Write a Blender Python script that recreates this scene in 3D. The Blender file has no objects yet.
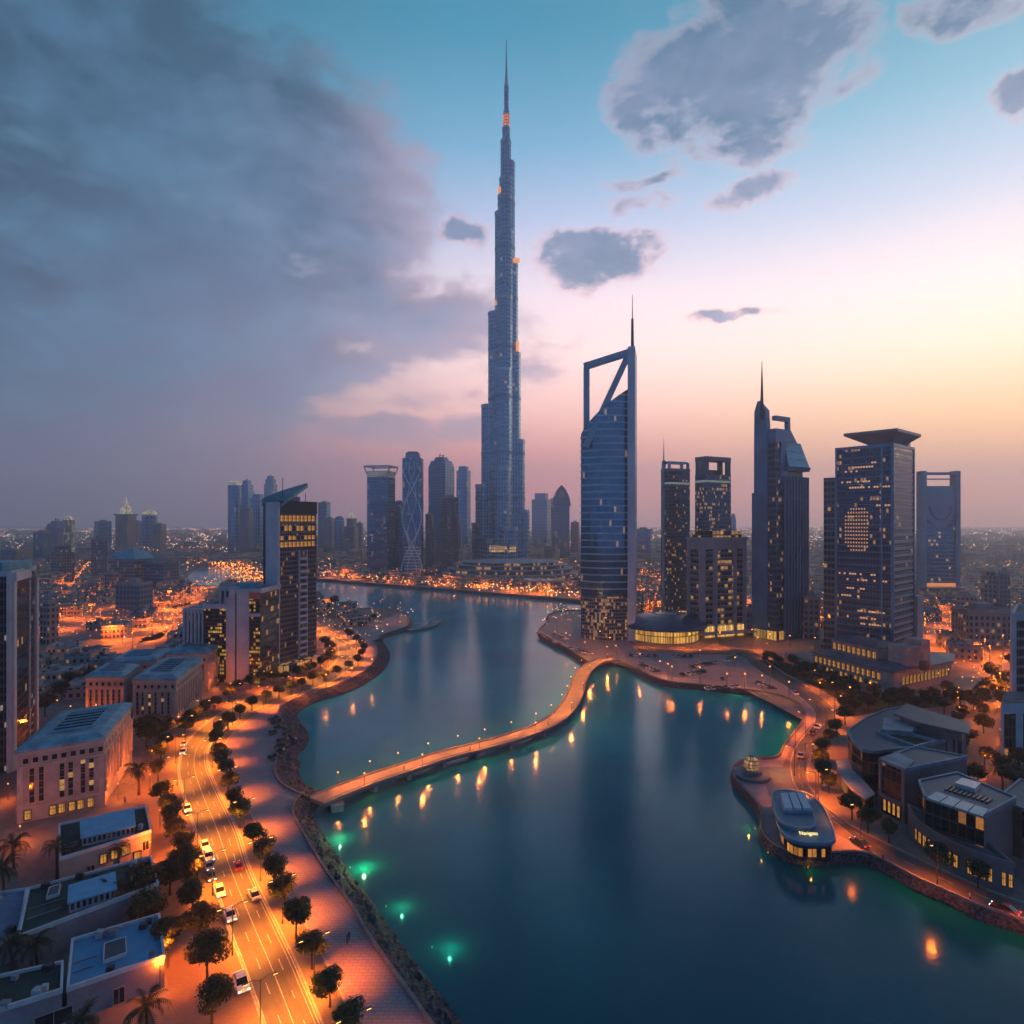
import bpy, bmesh, math, random
from mathutils import Vector, Matrix, noise
from mathutils.geometry import tessellate_polygon

# ------------------------------------------------------------------ camera, sky, sun, exposure
SC = bpy.context.scene
COL = SC.collection
F, HY, CX, H = 626.0, 522.0, 512.0, 75.0      # focal length in pixels, horizon row, centre column, eye height in metres
R = math.radians
cam_d = bpy.data.cameras.new("camera")
cam = bpy.data.objects.new("camera", cam_d)
COL.objects.link(cam)
cam.location = (0, 0, H)
cam.rotation_euler = (R(90), 0, 0)
cam_d.sensor_width = 36
cam_d.lens = 36 * F / 1024
cam_d.shift_y = (HY - 512) / 1024
cam_d.clip_start = 0.5
cam_d.clip_end = 60000
SC.camera = cam
SC.view_settings.view_transform = 'Standard'
SC.view_settings.look = 'None'
SC.view_settings.exposure = 0.25
SC.view_settings.gamma = 1
SC.render.engine = 'CYCLES'
cy = SC.cycles
cy.use_denoising = True
cy.max_bounces = 5
cy.diffuse_bounces = 2
cy.glossy_bounces = 3
cy.transmission_bounces = 2
cy.volume_bounces = 2
cy.transparent_max_bounces = 6
cy.caustics_reflective = False
cy.caustics_refractive = False
cy.sample_clamp_indirect = 6
cy.use_adaptive_sampling = True
cy.adaptive_threshold = 0.02
try: cy.use_light_tree = True
except Exception: pass

def lin(r, g, b):
    def c(x):
        x /= 255.0
        return x / 12.92 if x <= 0.04045 else ((x + 0.055) / 1.055) ** 2.4
    return (c(r), c(g), c(b), 1)

def azel(px, py):
    x, z = px - CX, HY - py
    return math.degrees(math.atan2(x, F)), math.degrees(math.atan2(z, math.hypot(x, F)))

SUN_AZ, SUN_EL = 48.0, 2.5

class NT:
    """small helper for writing node trees"""
    def __init__(s, nt): s.nt = nt
    def new(s, t, **kw):
        n = s.nt.nodes.new(t)
        for k, v in kw.items(): setattr(n, k, v)
        return n
    def link(s, a, b): s.nt.links.new(a, b)
    def put(s, sock, v):
        if hasattr(v, 'is_output') or isinstance(v, bpy.types.NodeSocket): s.link(v, sock)
        elif v is not None: sock.default_value = v
    def m(s, op, a, b=None, c=None, clamp=False):
        n = s.new('ShaderNodeMath', operation=op); n.use_clamp = clamp
        s.put(n.inputs[0], a)
        if b is not None: s.put(n.inputs[1], b)
        if c is not None: s.put(n.inputs[2], c)
        return n.outputs[0]
    def mix(s, f, a, b, bt='MIX'):
        n = s.new('ShaderNodeMix', data_type='RGBA', blend_type=bt)
        s.put(n.inputs[0], f); s.put(n.inputs[6], a); s.put(n.inputs[7], b)
        return n.outputs[2]
    def ramp(s, fac, stops, interp='LINEAR'):
        n = s.new('ShaderNodeValToRGB'); e = n.color_ramp; e.interpolation = interp
        while len(e.elements) < len(stops): e.elements.new(0.5)
        for el, (p, c) in zip(e.elements, stops):
            el.position = p; el.color = c
        s.put(n.inputs[0], fac)
        return n.outputs[0]
    def smooth(s, x, a, b):
        n = s.new('ShaderNodeMapRange', interpolation_type='SMOOTHSTEP')
        s.put(n.inputs[0], x); n.inputs[1].default_value = a; n.inputs[2].default_value = b
        return n.outputs[0]
    def noise(s, vec, scale, detail=4, rough=0.5, dist=0.0, out=0):
        n = s.new('ShaderNodeTexNoise')
        s.put(n.inputs['Vector'], vec); n.inputs['Scale'].default_value = scale
        n.inputs['Detail'].default_value = detail; n.inputs['Roughness'].default_value = rough
        n.inputs['Distortion'].default_value = dist
        return n.outputs[out]
    def comb(s, x, y, z=0.0):
        n = s.new('ShaderNodeCombineXYZ')
        s.put(n.inputs[0], x); s.put(n.inputs[1], y); s.put(n.inputs[2], z)
        return n.outputs[0]
    def sep(s, v):
        n = s.new('ShaderNodeSeparateXYZ'); s.put(n.inputs[0], v)
        return n.outputs

def build_world():
    w = bpy.data.worlds.new("World"); SC.world = w; w.use_nodes = True
    nt = w.node_tree; nt.nodes.clear(); T = NT(nt)
    tc = T.new('ShaderNodeTexCoord')
    X, Y, Z = T.sep(tc.outputs['Generated'])
    deg = 180 / math.pi
    az = T.m('MULTIPLY', T.m('ARCTAN2', X, Y), deg)
    el = T.m('MULTIPLY', T.m('ARCSINE', Z), deg)
    e = T.m('DIVIDE', T.m('MAXIMUM', el, 0.0), 60.0, clamp=True)
    def rp(l): return T.ramp(e, [(a / 60.0, lin(*c)) for a, c in l])
    left = rp([(0, (112, 106, 142)), (3, (112, 112, 150)), (8, (106, 116, 150)), (15, (98, 122, 150)), (25, (78, 126, 152)), (34, (58, 120, 146)), (60, (8, 52, 90))])
    mid = rp([(0, (196, 138, 150)), (3, (246, 128, 130)), (6, (252, 152, 140)), (10, (252, 196, 186)), (15, (246, 218, 216)), (20, (226, 212, 224)), (26, (168, 186, 220)), (31, (108, 168, 204)), (38, (46, 142, 176)), (60, (8, 58, 100))])
    right = rp([(0, (210, 138, 140)), (2.6, (255, 142, 104)), (5, (255, 174, 90)), (8, (255, 204, 136)), (13, (255, 228, 202)), (18, (240, 222, 224)), (24, (182, 198, 222)), (30, (122, 180, 206)), (36, (74, 158, 186)), (60, (8, 58, 100))])
    c = T.mix(T.smooth(az, -34, -2), left, mid)
    c = T.mix(T.smooth(az, 0, 36), c, right)
    # the sky behind the camera is bluer, its low band brightened to light the facades
    back = rp([(0, (104, 142, 196)), (9, (80, 142, 200)), (22, (30, 96, 152)), (60, (8, 52, 98))])
    aaz = T.m('ABSOLUTE', az)
    c = T.mix(T.smooth(aaz, 55, 110), c, back)
    # clouds
    dirv = tc.outputs['Generated']
    warp = T.noise(dirv, 5.0, 3, 0.5, out=1)
    sub = T.new('ShaderNodeVectorMath', operation='SUBTRACT'); T.link(warp, sub.inputs[0]); sub.inputs[1].default_value = (0.5, 0.5, 0.5)
    def shifted(dx, dz):
        a = T.new('ShaderNodeVectorMath', operation='MULTIPLY_ADD')
        T.link(sub.outputs[0], a.inputs[0]); a.inputs[1].default_value = (0.10, 0.10, 0.07)
        b = T.new('ShaderNodeVectorMath', operation='ADD'); T.link(dirv, b.inputs[0]); b.inputs[1].default_value = (dx, 0, dz)
        T.link(b.outputs[0], a.inputs[2])
        mp = T.new('ShaderNodeVectorMath', operation='MULTIPLY'); T.link(a.outputs[0], mp.inputs[0]); mp.inputs[1].default_value = (1.0, 1.0, 2.0)
        return mp.outputs[0]
    n0 = T.noise(shifted(0, 0), 4.6, 9, 0.58)
    n1 = T.noise(shifted(0.035, -0.03), 4.6, 6, 0.58)
    nf = T.noise(shifted(0, 0), 15.0, 8, 0.62)
    wv = T.noise(dirv, 9.0, 4, 0.6, out=1)
    wx_, wy_, wz_ = T.sep(wv)
    jx = T.m('MULTIPLY', T.m('SUBTRACT', wx_, 0.5), 9.0); jy = T.m('MULTIPLY', T.m('SUBTRACT', wz_, 0.5), 7.0)
    bank = [(60, 330, 330, 250, 1.3), (300, 322, 210, 84, 1.05), (250, 190, 190, 150, 1.0), (300, 250, 130, 70, 1.3), (40, 10, 250, 210, 1.1), (180, 90, 150, 90, .85), (400, 430, 120, 19, 0.8), (370, 392, 120, 26, 0.72)]
    small = [(745, 60, 118, 78, 1.15), (690, 95, 70, 44, 1.0), (770, 120, 60, 40, .95), (752, 190, 46, 15, 0.8), (600, 262, 62, 27, 1.1), (566, 250, 40, 16, .85), (728, 320, 38, 9, 0.85),
             (960, 2, 62, 34, 1.0), (1030, 92, 34, 26, 0.95), (650, 203, 32, 12, 0.62), (836, 40, 40, 26, 0.72), (461, 236, 24, 14, 0.75), (645, 176, 40, 9, 0.5)]
    def field(lst, amp):
        dens = None
        for bx, by, rx, ry, wt in lst:
            a0, e0 = azel(bx, by)
            ra = max(0.6, abs(azel(bx + rx, by)[0] - azel(bx - rx, by)[0]) / 2)
            re = max(0.5, abs(azel(bx, by - ry)[1] - azel(bx, by + ry)[1]) / 2)
            dx = T.m('DIVIDE', T.m('SUBTRACT', T.m('ADD', az, T.m('MULTIPLY', jx, amp)), a0), ra)
            dy = T.m('DIVIDE', T.m('SUBTRACT', T.m('ADD', el, T.m('MULTIPLY', jy, amp)), e0), re)
            d = T.m('SQRT', T.m('ADD', T.m('MULTIPLY', dx, dx), T.m('MULTIPLY', dy, dy)))
            b = T.m('MINIMUM', T.m('MULTIPLY', T.m('SUBTRACT', 1.2, d), wt), 0.62 * wt)
            dens = b if dens is None else T.m('MAXIMUM', dens, b)
        return T.m('MAXIMUM', dens, -0.7)
    db = T.m('ADD', field(bank, .5), T.m('MULTIPLY', T.m('SUBTRACT', n0, 0.5), 2.5))
    ds = T.m('ADD', field(small, .8), T.m('ADD', T.m('MULTIPLY', T.m('SUBTRACT', nf, 0.5), 1.7), T.m('MULTIPLY', T.m('SUBTRACT', n0, 0.5), .8)))
    ab = T.smooth(db, 0.08, 0.50); as_ = T.smooth(ds, -0.04, 0.66)
    thick_b = T.smooth(db, 0.25, 1.0); thick_s = T.smooth(ds, 0.0, 0.58)
    light = T.m('ADD', T.m('MULTIPLY', T.m('SUBTRACT', n0, n1), 4.2), 0.40, clamp=True)
    # the big bank: slate teal overhead, mauve lower down, pink only on its lit right rim
    body = T.mix(T.smooth(el, 4, 25), lin(116, 112, 146), lin(54, 92, 126))
    body = T.mix(T.smooth(el, 24, 37), body, lin(34, 74, 102))
    body = T.mix(T.smooth(az, -24, -42), body, lin(20, 58, 86))
    lb = T.mix(T.smooth(az, -32, -8), lin(66, 110, 144), lin(122, 138, 172))
    cb = T.mix(T.m('MULTIPLY', light, 0.9), body, lb)
    rim_b = T.m('MULTIPLY', T.m('SUBTRACT', 1.0, thick_b), T.smooth(az, -20, -8))
    cb = T.mix(T.m('MULTIPLY', rim_b, .4), cb, lin(214, 176, 192))
    ab = T.m('MULTIPLY', T.m('MULTIPLY', ab, T.smooth(el, 2.0, 11.0)), .95)
    cs = T.mix(thick_s, lin(244, 176, 176), T.mix(light, lin(62, 102, 138), lin(112, 130, 164)))
    c2 = T.mix(ab, c, cb)
    c2 = T.mix(T.m('MULTIPLY', as_, .92), c2, cs)
    # the afterglow side of the sky outshines the rest
    glow = T.m('MULTIPLY', T.m('MULTIPLY', T.smooth(aaz, 85, 35), T.m('ADD', .35, T.m('MULTIPLY', T.smooth(az, -26, 10), .65))), T.smooth(el, 40, 6))
    c2 = T.mix(glow, c2, T.mix(1.0, c2, (1.85, 1.72, 1.68, 1), 'MULTIPLY'))
    # a faint layer of the physical dusk sky on top
    sky = T.new('ShaderNodeTexSky', sky_type='NISHITA'); sky.sun_disc = False
    sky.sun_elevation = R(SUN_EL); sky.sun_rotation = R(SUN_AZ); sky.dust_density = 2.0
    add = T.mix(0.03, c2, sky.outputs[0], 'ADD')
    bg = T.new('ShaderNodeBackground'); T.link(add, bg.inputs[0]); bg.inputs[1].default_value = 0.97
    out = T.new('ShaderNodeOutputWorld'); T.link(bg.outputs[0], out.inputs[0])
build_world()

sun_d = bpy.data.lights.new("sun", 'SUN'); sun_d.energy = 0.30; sun_d.angle = R(14); sun_d.color = (1.0, 0.66, 0.52)
sun = bpy.data.objects.new("sun", sun_d); COL.objects.link(sun)
sv = Vector((math.sin(R(SUN_AZ + 14)), math.cos(R(SUN_AZ + 14)), math.tan(R(9))))
sun.rotation_euler = sv.to_track_quat('Z', 'Y').to_euler(); sun.location = (400, 200, 400)

# ------------------------------------------------------------------ placing helpers
def G(px, py, z=0.0):
    d = F * (H - z) / (py - HY)
    return Vector(((px - CX) * d / F, d, z))
def X(px, d): return (px - CX) * d / F
def Zt(py, d): return H + (HY - py) * d / F
def D(py): return F * H / (py - HY)

def foot(l, c, r, yb, yaw, W=None, Dp=None):
    """footprint (front-left, near corner, right-back, back-left) from the columns of its edges and the row of the near corner"""
    C = G(c, yb); th = R(yaw)
    a = Vector((-math.cos(th), math.sin(th), 0)); b = Vector((math.sin(th), math.cos(th), 0))
    if W is None:
        k = (l - CX) / F; W = (k * C.y - C.x) / (a.x - k * a.y)
    if Dp is None:
        k = (r - CX) / F; Dp = (k * C.y - C.x) / (b.x - k * b.y)
    return [C + a * W, C.copy(), C + b * Dp, C + a * W + b * Dp]

def para(p0, p1, p2):
    return [p0, p1, p2, p0 + (p2 - p1)]

def inset(pts, t):
    """move every corner of a convex counter-clockwise polygon inwards by t"""
    n = len(pts); out = []
    for i in range(n):
        p0, p1, p2 = pts[i - 1], pts[i], pts[(i + 1) % n]
        d1 = (p1 - p0).normalized(); d2 = (p2 - p1).normalized()
        n1 = Vector((-d1.y, d1.x, 0)); n2 = Vector((-d2.y, d2.x, 0))
        k = 1 + n1.dot(n2)
        out.append(p1 + (n1 + n2) * (t / max(k, 0.25)))
    return out

def cen(pts):
    c = Vector((0, 0, 0))
    for p in pts: c += Vector((p[0], p[1], 0))
    return c / len(pts)

def ellipse(c, rx, ry, rz=0.0, n=48, a0=0.0, a1=2 * math.pi):
    o = []
    full = abs(a1 - a0 - 2 * math.pi) < 1e-6
    for i in range(n):
        t = a0 + (a1 - a0) * i / (n if full else n - 1)
        x, y = rx * math.cos(t), ry * math.sin(t)
        o.append(Vector((c[0] + x * math.cos(rz) - y * math.sin(rz), c[1] + x * math.sin(rz) + y * math.cos(rz), 0)))
    return o

def catmull(pts, sub=8, closed=False):
    P = [Vector((p[0], p[1], p[2] if len(p) > 2 else 0)) for p in pts]
    n = len(P); out = []
    for i in range(n if closed else n - 1):
        p0 = P[(i - 1) % n] if (closed or i > 0) else P[0] * 2 - P[1]
        p1 = P[i]; p2 = P[(i + 1) % n]
        p3 = P[(i + 2) % n] if (closed or i + 2 < n) else P[-1] * 2 - P[-2]
        for k in range(sub):
            t = k / sub
            out.append(0.5 * ((2 * p1) + (p2 - p0) * t + (2 * p0 - 5 * p1 + 4 * p2 - p3) * t * t + (3 * p1 - p0 - 3 * p2 + p3) * t ** 3))
    if not closed: out.append(P[-1].copy())
    return out

def inside(p, poly):
    x, y = p[0], p[1]; r = False; n = len(poly)
    j = n - 1
    for i in range(n):
        xi, yi, xj, yj = poly[i][0], poly[i][1], poly[j][0], poly[j][1]
        if (yi > y) != (yj > y) and x < (xj - xi) * (y - yi) / (yj - yi) + xi: r = not r
        j = i
    return r

def dist_line(p, line):
    best = 1e9
    for a, b in zip(line, line[1:]):
        ab = Vector((b[0] - a[0], b[1] - a[1])); ap = Vector((p[0] - a[0], p[1] - a[1]))
        t = max(0, min(1, ap.dot(ab) / max(ab.length_squared, 1e-9)))
        best = min(best, (ap - ab * t).length)
    return best

class MB:
    """collects faces and links them as one mesh object"""
    def __init__(s): s.v = []; s.f = []; s.mi = []; s.uv = []
    def face(s, pts, m=0, uv=None):
        k = len(s.v)
        s.v += [Vector((p[0], p[1], p[2])) for p in pts]
        s.f.append(tuple(range(k, k + len(pts)))); s.mi.append(m)
        s.uv.append(uv or [(p[0], p[1]) for p in pts])
    def wall(s, a, b, z0, z1, m=0, u0=0.0, v0=0.0):
        L = math.hypot(b[0] - a[0], b[1] - a[1])
        s.face([(a[0], a[1], z0), (b[0], b[1], z0), (b[0], b[1], z1), (a[0], a[1], z1)], m, [(u0, z0 - v0), (u0 + L, z0 - v0), (u0 + L, z1 - v0), (u0, z1 - v0)])
        return u0 + L
    def prism(s, pts, z0, z1, m=0, mt=None, mb=None, v0=0.0, u0=0.0, cont=True):
        u = u0; n = len(pts)
        for i in range(n):
            u2 = s.wall(pts[i], pts[(i + 1) % n], z0, z1, m, u, v0)
            u = u2 if cont else u0
        s.face([(p[0], p[1], z1) for p in pts], m if mt is None else mt)
        if mb is not None: s.face([(p[0], p[1], z0) for p in reversed(pts)], mb)
    def loft(s, rings, m=0, cap0=None, cap1=None, closed=True):
        n = len(rings[0])
        for a, b in zip(rings, rings[1:]):
            u = 0
            for i in range(n if closed else n - 1):
                j = (i + 1) % n
                L = (Vector(a[j]) - Vector(a[i])).length
                s.face([a[i], a[j], b[j], b[i]], m, [(u, a[i][2]), (u + L, a[j][2]), (u + L, b[j][2]), (u, b[i][2])])
                u += L
        if cap0 is not None: s.face(list(reversed(rings[0])), cap0)
        if cap1 is not None: s.face(rings[-1], cap1)
    def hexa(s, b4, t4, m=0):
        """box from four bottom and four top corners, counter-clockwise from above"""
        for i in range(4):
            j = (i + 1) % 4
            L = (Vector(b4[j]) - Vector(b4[i])).length
            s.face([b4[i], b4[j], t4[j], t4[i]], m, [(0, b4[i][2]), (L, b4[j][2]), (L, t4[j][2]), (0, t4[i][2])])
        s.face(t4, m); s.face(list(reversed(b4)), m)
    def fbox(s, a, b, u0, u1, n0, n1, z0, z1, m=0):
        """box on the wall a->b (outside on its right): u along it, n outwards"""
        d = Vector((b[0] - a[0], b[1] - a[1], 0)).normalized(); nn = Vector((d.y, -d.x, 0)); o = Vector((a[0], a[1], 0))
        q = [o + d * u0 + nn * n1, o + d * u1 + nn * n1, o + d * u1 + nn * n0, o + d * u0 + nn * n0]
        s.hexa([(p.x, p.y, z0) for p in q], [(p.x, p.y, z1) for p in q], m)
    def box(s, c, sx, sy, z0, z1, rz=0.0, m=0):
        q = []
        for x, y in ((-1, -1), (1, -1), (1, 1), (-1, 1)):
            x *= sx / 2; y *= sy / 2
            q.append((c[0] + x * math.cos(rz) - y * math.sin(rz), c[1] + x * math.sin(rz) + y * math.cos(rz)))
        s.hexa([(p[0], p[1], z0) for p in q], [(p[0], p[1], z1) for p in q], m)
    def ring(s, pts, z0, z1, t, m=0):
        """a flat-topped band round a polygon: outer pts, inner inset by t"""
        inn = inset(pts, t); n = len(pts)
        for i in range(n):
            j = (i + 1) % n
            a, b, c, d = pts[i], pts[j], inn[j], inn[i]
            s.wall(a, b, z0, z1, m)
            s.wall(c, d, z0, z1, m)
            s.face([(a[0], a[1], z1), (b[0], b[1], z1), (c[0], c[1], z1), (d[0], d[1], z1)], m)
            s.face([(d[0], d[1], z0), (c[0], c[1], z0), (b[0], b[1], z0), (a[0], a[1], z0)], m)
    def tube(s, path, r, n=8, m=0, caps=True):
        P = [Vector(p) for p in path]; rs = r if isinstance(r, (list, tuple)) else [r] * len(P)
        rings = []
        for i, p in enumerate(P):
            t = (P[min(i + 1, len(P) - 1)] - P[max(i - 1, 0)]).normalized()
            up = Vector((0, 0, 1)) if abs(t.z) < 0.95 else Vector((1, 0, 0))
            a = t.cross(up).normalized(); b = t.cross(a).normalized()
            rings.append([p + (a * math.cos(2 * math.pi * k / n) - b * math.sin(2 * math.pi * k / n)) * rs[i] for k in range(n)])
        s.loft(rings, m, m if caps else None, m if caps else None)
    def bar(s, p, q, w, h=None, m=0):
        """straight bar with a square-ish section"""
        h = h or w
        p, q = Vector(p), Vector(q); t = (q - p).normalized()
        up = Vector((0, 0, 1)) if abs(t.z) < 0.9 else Vector((0, 1, 0))
        a = t.cross(up).normalized() * (w / 2); b = a.cross(t).normalized() * (h / 2)
        r0 = [p - a - b, p + a - b, p + a + b, p - a + b]; r1 = [x + (q - p) for x in r0]
        s.loft([r0, r1], m, m, m)
    def ball(s, c, r, n=10, m=0, sz=1.0, z0=-1.0):
        rings = []
        k = n // 2 + 1
        for i in range(k + 1):
            t = -math.pi / 2 + math.pi * i / k
            if math.sin(t) < z0 - 1e-6: continue
            rr = max(r * math.cos(t), 1e-3)
            rings.append([(c[0] + rr * math.cos(2 * math.pi * j / n), c[1] + rr * math.sin(2 * math.pi * j / n), c[2] + r * sz * math.sin(t)) for j in range(n)])
        s.loft(rings, m, m, m)
    def build(s, name, mats, parent=None, smooth=False):
        o = Vector((0, 0, 0))
        if parent is not None:
            q = parent
            while q is not None: o = o + q.location; q = q.parent
        me = bpy.data.meshes.new(name)
        me.from_pydata([p - o for p in s.v], [], s.f)
        if not isinstance(mats, (list, tuple)): mats = [mats]
        for mt in mats: me.materials.append(mt)
        me.polygons.foreach_set('material_index', s.mi)
        ul = me.uv_layers.new(name='UVMap')
        flat = []
        for u in s.uv:
            for a in u: flat += [a[0], a[1]]
        ul.data.foreach_set('uv', flat)
        if smooth:
            bm = bmesh.new(); bm.from_mesh(me)
            bmesh.ops.remove_doubles(bm, verts=bm.verts, dist=0.0005)
            bm.to_mesh(me); bm.free()
            me.polygons.foreach_set('use_smooth', [True] * len(me.polygons))
            try: me.set_sharp_from_angle(angle=R(40))
            except Exception: pass
        me.update()
        ob = bpy.data.objects.new(name, me); COL.objects.link(ob)
        if parent is not None: ob.parent = parent
        return ob

def tag(o, label=None, cat=None, group=None, kind=None):
    if label: o['label'] = label
    if cat: o['category'] = cat
    if group: o['group'] = group
    if kind: o['kind'] = kind
    return o
def thing(name, loc, label, cat, group=None, rz=0.0):
    o = bpy.data.objects.new(name, None); COL.objects.link(o)
    o.location = (loc[0], loc[1], loc[2] if len(loc) > 2 else 0.0); o.rotation_euler = (0, 0, rz)
    o.empty_display_size = 1
    return tag(o, label, cat, group)
def kids(o): return [c for c in o.children]
def copy_tree(o, parent=None):
    c = o.copy(); COL.objects.link(c)
    if parent is not None: c.parent = parent
    for ch in kids(o): copy_tree(ch, c)
    return c
ORD = "first second third fourth fifth sixth seventh eighth ninth tenth eleventh twelfth thirteenth fourteenth fifteenth sixteenth seventeenth eighteenth nineteenth twentieth".split()
def nth(i):
    if i < 20: return ORD[i]
    t = ["", "", "twenty", "thirty", "forty", "fifty", "sixty", "seventy", "eighty", "ninety"]
    n = i + 1; a, b = divmod(n, 10)
    if n >= 100: return "%dth" % n
    return (["", "", "twentieth", "thirtieth", "fortieth", "fiftieth", "sixtieth", "seventieth", "eightieth", "ninetieth"][a]) if b == 0 else t[a] + "-" + ORD[b - 1]

# ------------------------------------------------------------------ materials
MATS = {}
def pmat(name, col, rough=0.6, metal=0.0, var=0.15, scale=0.5, bump=0.0, bscale=4.0, spec=0.5, col2=None):
    """painted, stone or metal surface with a little mottling and wear"""
    if name in MATS: return MATS[name]
    m = bpy.data.materials.new(name); m.use_nodes = True; MATS[name] = m
    nt = m.node_tree; T = NT(nt); b = nt.nodes['Principled BSDF']
    tc = T.new('ShaderNodeTexCoord'); v = tc.outputs['Object']
    n = T.noise(v, scale, 6, 0.62)
    c = (col[0], col[1], col[2], 1)
    d = col2 or tuple(min(1, x * (1 - var * 1.6)) for x in col[:3])
    k = T.smooth(n, 0.3, 0.7)
    T.link(T.mix(k, (d[0], d[1], d[2], 1), tuple(min(1, x * (1 + var)) for x in col[:3]) + (1,)), b.inputs['Base Color'])
    n2 = T.noise(v, scale * 3.1, 3, 0.5)
    T.link(T.m('ADD', rough - 0.08, T.m('MULTIPLY', n2, 0.16), clamp=True), b.inputs['Roughness'])
    b.inputs['Metallic'].default_value = metal
    b.inputs['Specular IOR Level'].default_value = spec
    if bump:
        bp = T.new('ShaderNodeBump'); bp.inputs['Strength'].default_value = bump; bp.inputs['Distance'].default_value = 0.2
        T.link(T.noise(v, bscale, 5, 0.6), bp.inputs['Height']); T.link(bp.outputs[0], b.inputs['Normal'])
    return m

def emat(name, col, strength):
    if name in MATS: return MATS[name]
    m = bpy.data.materials.new(name); m.use_nodes = True; MATS[name] = m
    b = m.node_tree.nodes['Principled BSDF']
    b.inputs['Base Color'].default_value = (col[0] * .5, col[1] * .5, col[2] * .5, 1)
    b.inputs['Emission Color'].default_value = (col[0], col[1], col[2], 1)
    b.inputs['Emission Strength'].default_value = strength
    return m

def facade(name, cw=2.0, ch=3.6, fx=0.2, fz=0.3, glass=(.03, .07, .12), frame=(.2, .22, .26), lit=0.08, e=1.3,
           warm=(1, .46, .12), seed=0.0, gmetal=0.3, grough=0.07, fmetal=0.3, frough=0.45, cluster=0.6, cscale=0.05, jit=0.6, dim=0.5):
    """curtain wall: panes in a grid of frames, some rooms lit. u runs along the wall and v up it, both in metres"""
    if name in MATS: return MATS[name]
    if gmetal >= .35: glass = (glass[0] * 1.9, glass[1] * 2.3, glass[2] * 2.5)
    m = bpy.data.materials.new(name); m.use_nodes = True; MATS[name] = m
    m.cycles.emission_sampling = 'NONE'
    nt = m.node_tree; T = NT(nt); b = nt.nodes['Principled BSDF']
    uv = T.new('ShaderNodeUVMap'); uv.uv_map = 'UVMap'
    u, v, _ = T.sep(uv.outputs[0])
    su = T.m('DIVIDE', u, cw); sv_ = T.m('DIVIDE', v, ch)
    iu = T.m('FLOOR', su); iv = T.m('FLOOR', sv_)
    fu = T.m('SUBTRACT', su, iu); fv = T.m('SUBTRACT', sv_, iv)
    def band(x, w):
        if w <= 0: return 1.0
        return T.m('MULTIPLY', T.m('GREATER_THAN', x, w / 2), T.m('LESS_THAN', x, 1 - w / 2))
    mask = T.m('MULTIPLY', band(fu, fx), band(fv, fz))
    wn = T.new('ShaderNodeTexWhiteNoise', noise_dimensions='3D'); T.link(T.comb(iu, iv, seed), wn.inputs['Vector'])
    r1 = wn.outputs['Value']; r2, r3, r4 = T.sep(wn.outputs['Color'])
    cl = T.noise(T.comb(T.m('MULTIPLY', iu, cscale * 2.0), T.m('MULTIPLY', iv, cscale * 3.0), seed * 7.3), 1.0, 2, 0.6)
    cl = T.smooth(cl, 0.42, 0.68)
    p = T.m('MULTIPLY', lit, T.m('ADD', 1 - cluster, T.m('MULTIPLY', cl, cluster * 3.0)))
    on = T.m('LESS_THAN', r1, p)
    # rooms that are lit show ceilings, blinds and furniture: uneven across the pane
    inn = T.noise(T.comb(T.m('MULTIPLY', su, 2.3), T.m('MULTIPLY', sv_, 2.6), seed), 1.0, 3, 0.7)
    inn = T.m('ADD', 0.25, T.m('MULTIPLY', inn, 1.5))
    em = T.m('MULTIPLY', T.m('MULTIPLY', on, mask), T.m('MULTIPLY', inn, T.m('ADD', 1 - dim, T.m('MULTIPLY', r2, dim * 1.6))))
    gl = T.mix(T.m('MULTIPLY', r3, jit), (glass[0], glass[1], glass[2], 1), (glass[0] * .45, glass[1] * .5, glass[2] * .55, 1))
    big = T.noise(T.comb(T.m('MULTIPLY', u, 0.04), T.m('MULTIPLY', v, 0.02), seed), 1.0, 4, 0.6)
    fr = T.mix(T.smooth(big, .3, .7), (frame[0] * .8, frame[1] * .8, frame[2] * .8, 1), (frame[0], frame[1], frame[2], 1))
    T.link(T.mix(mask, fr, gl), b.inputs['Base Color'])
    T.link(T.m('ADD', T.m('MULTIPLY', mask, gmetal - fmetal), fmetal), b.inputs['Metallic'])
    T.link(T.m('ADD', T.m('MULTIPLY', mask, grough - frough), T.m('ADD', frough, T.m('MULTIPLY', r4, 0.05))), b.inputs['Roughness'])
    wc = T.mix(r4, (warm[0], warm[1], warm[2], 1), (1, warm[1] * 1.12, warm[2] * 1.35, 1))
    T.link(wc, b.inputs['Emission Color'])
    T.link(T.m('MULTIPLY', em, e * 0.42), b.inputs['Emission Strength'])
    bp = T.new('ShaderNodeBump'); bp.inputs['Strength'].default_value = 0.5; bp.inputs['Distance'].default_value = 0.25
    # panes never sit perfectly true, so reflections break from pane to pane
    hgt = T.m('SUBTRACT', T.m('MULTIPLY', T.m('SUBTRACT', fu, 0.5), T.m('MULTIPLY', T.m('SUBTRACT', r3, 0.5), 0.42 * jit)), T.m('MULTIPLY', mask, 0.5))
    T.link(hgt, bp.inputs['Height']); T.link(bp.outputs[0], b.inputs['Normal'])
    return m

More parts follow.
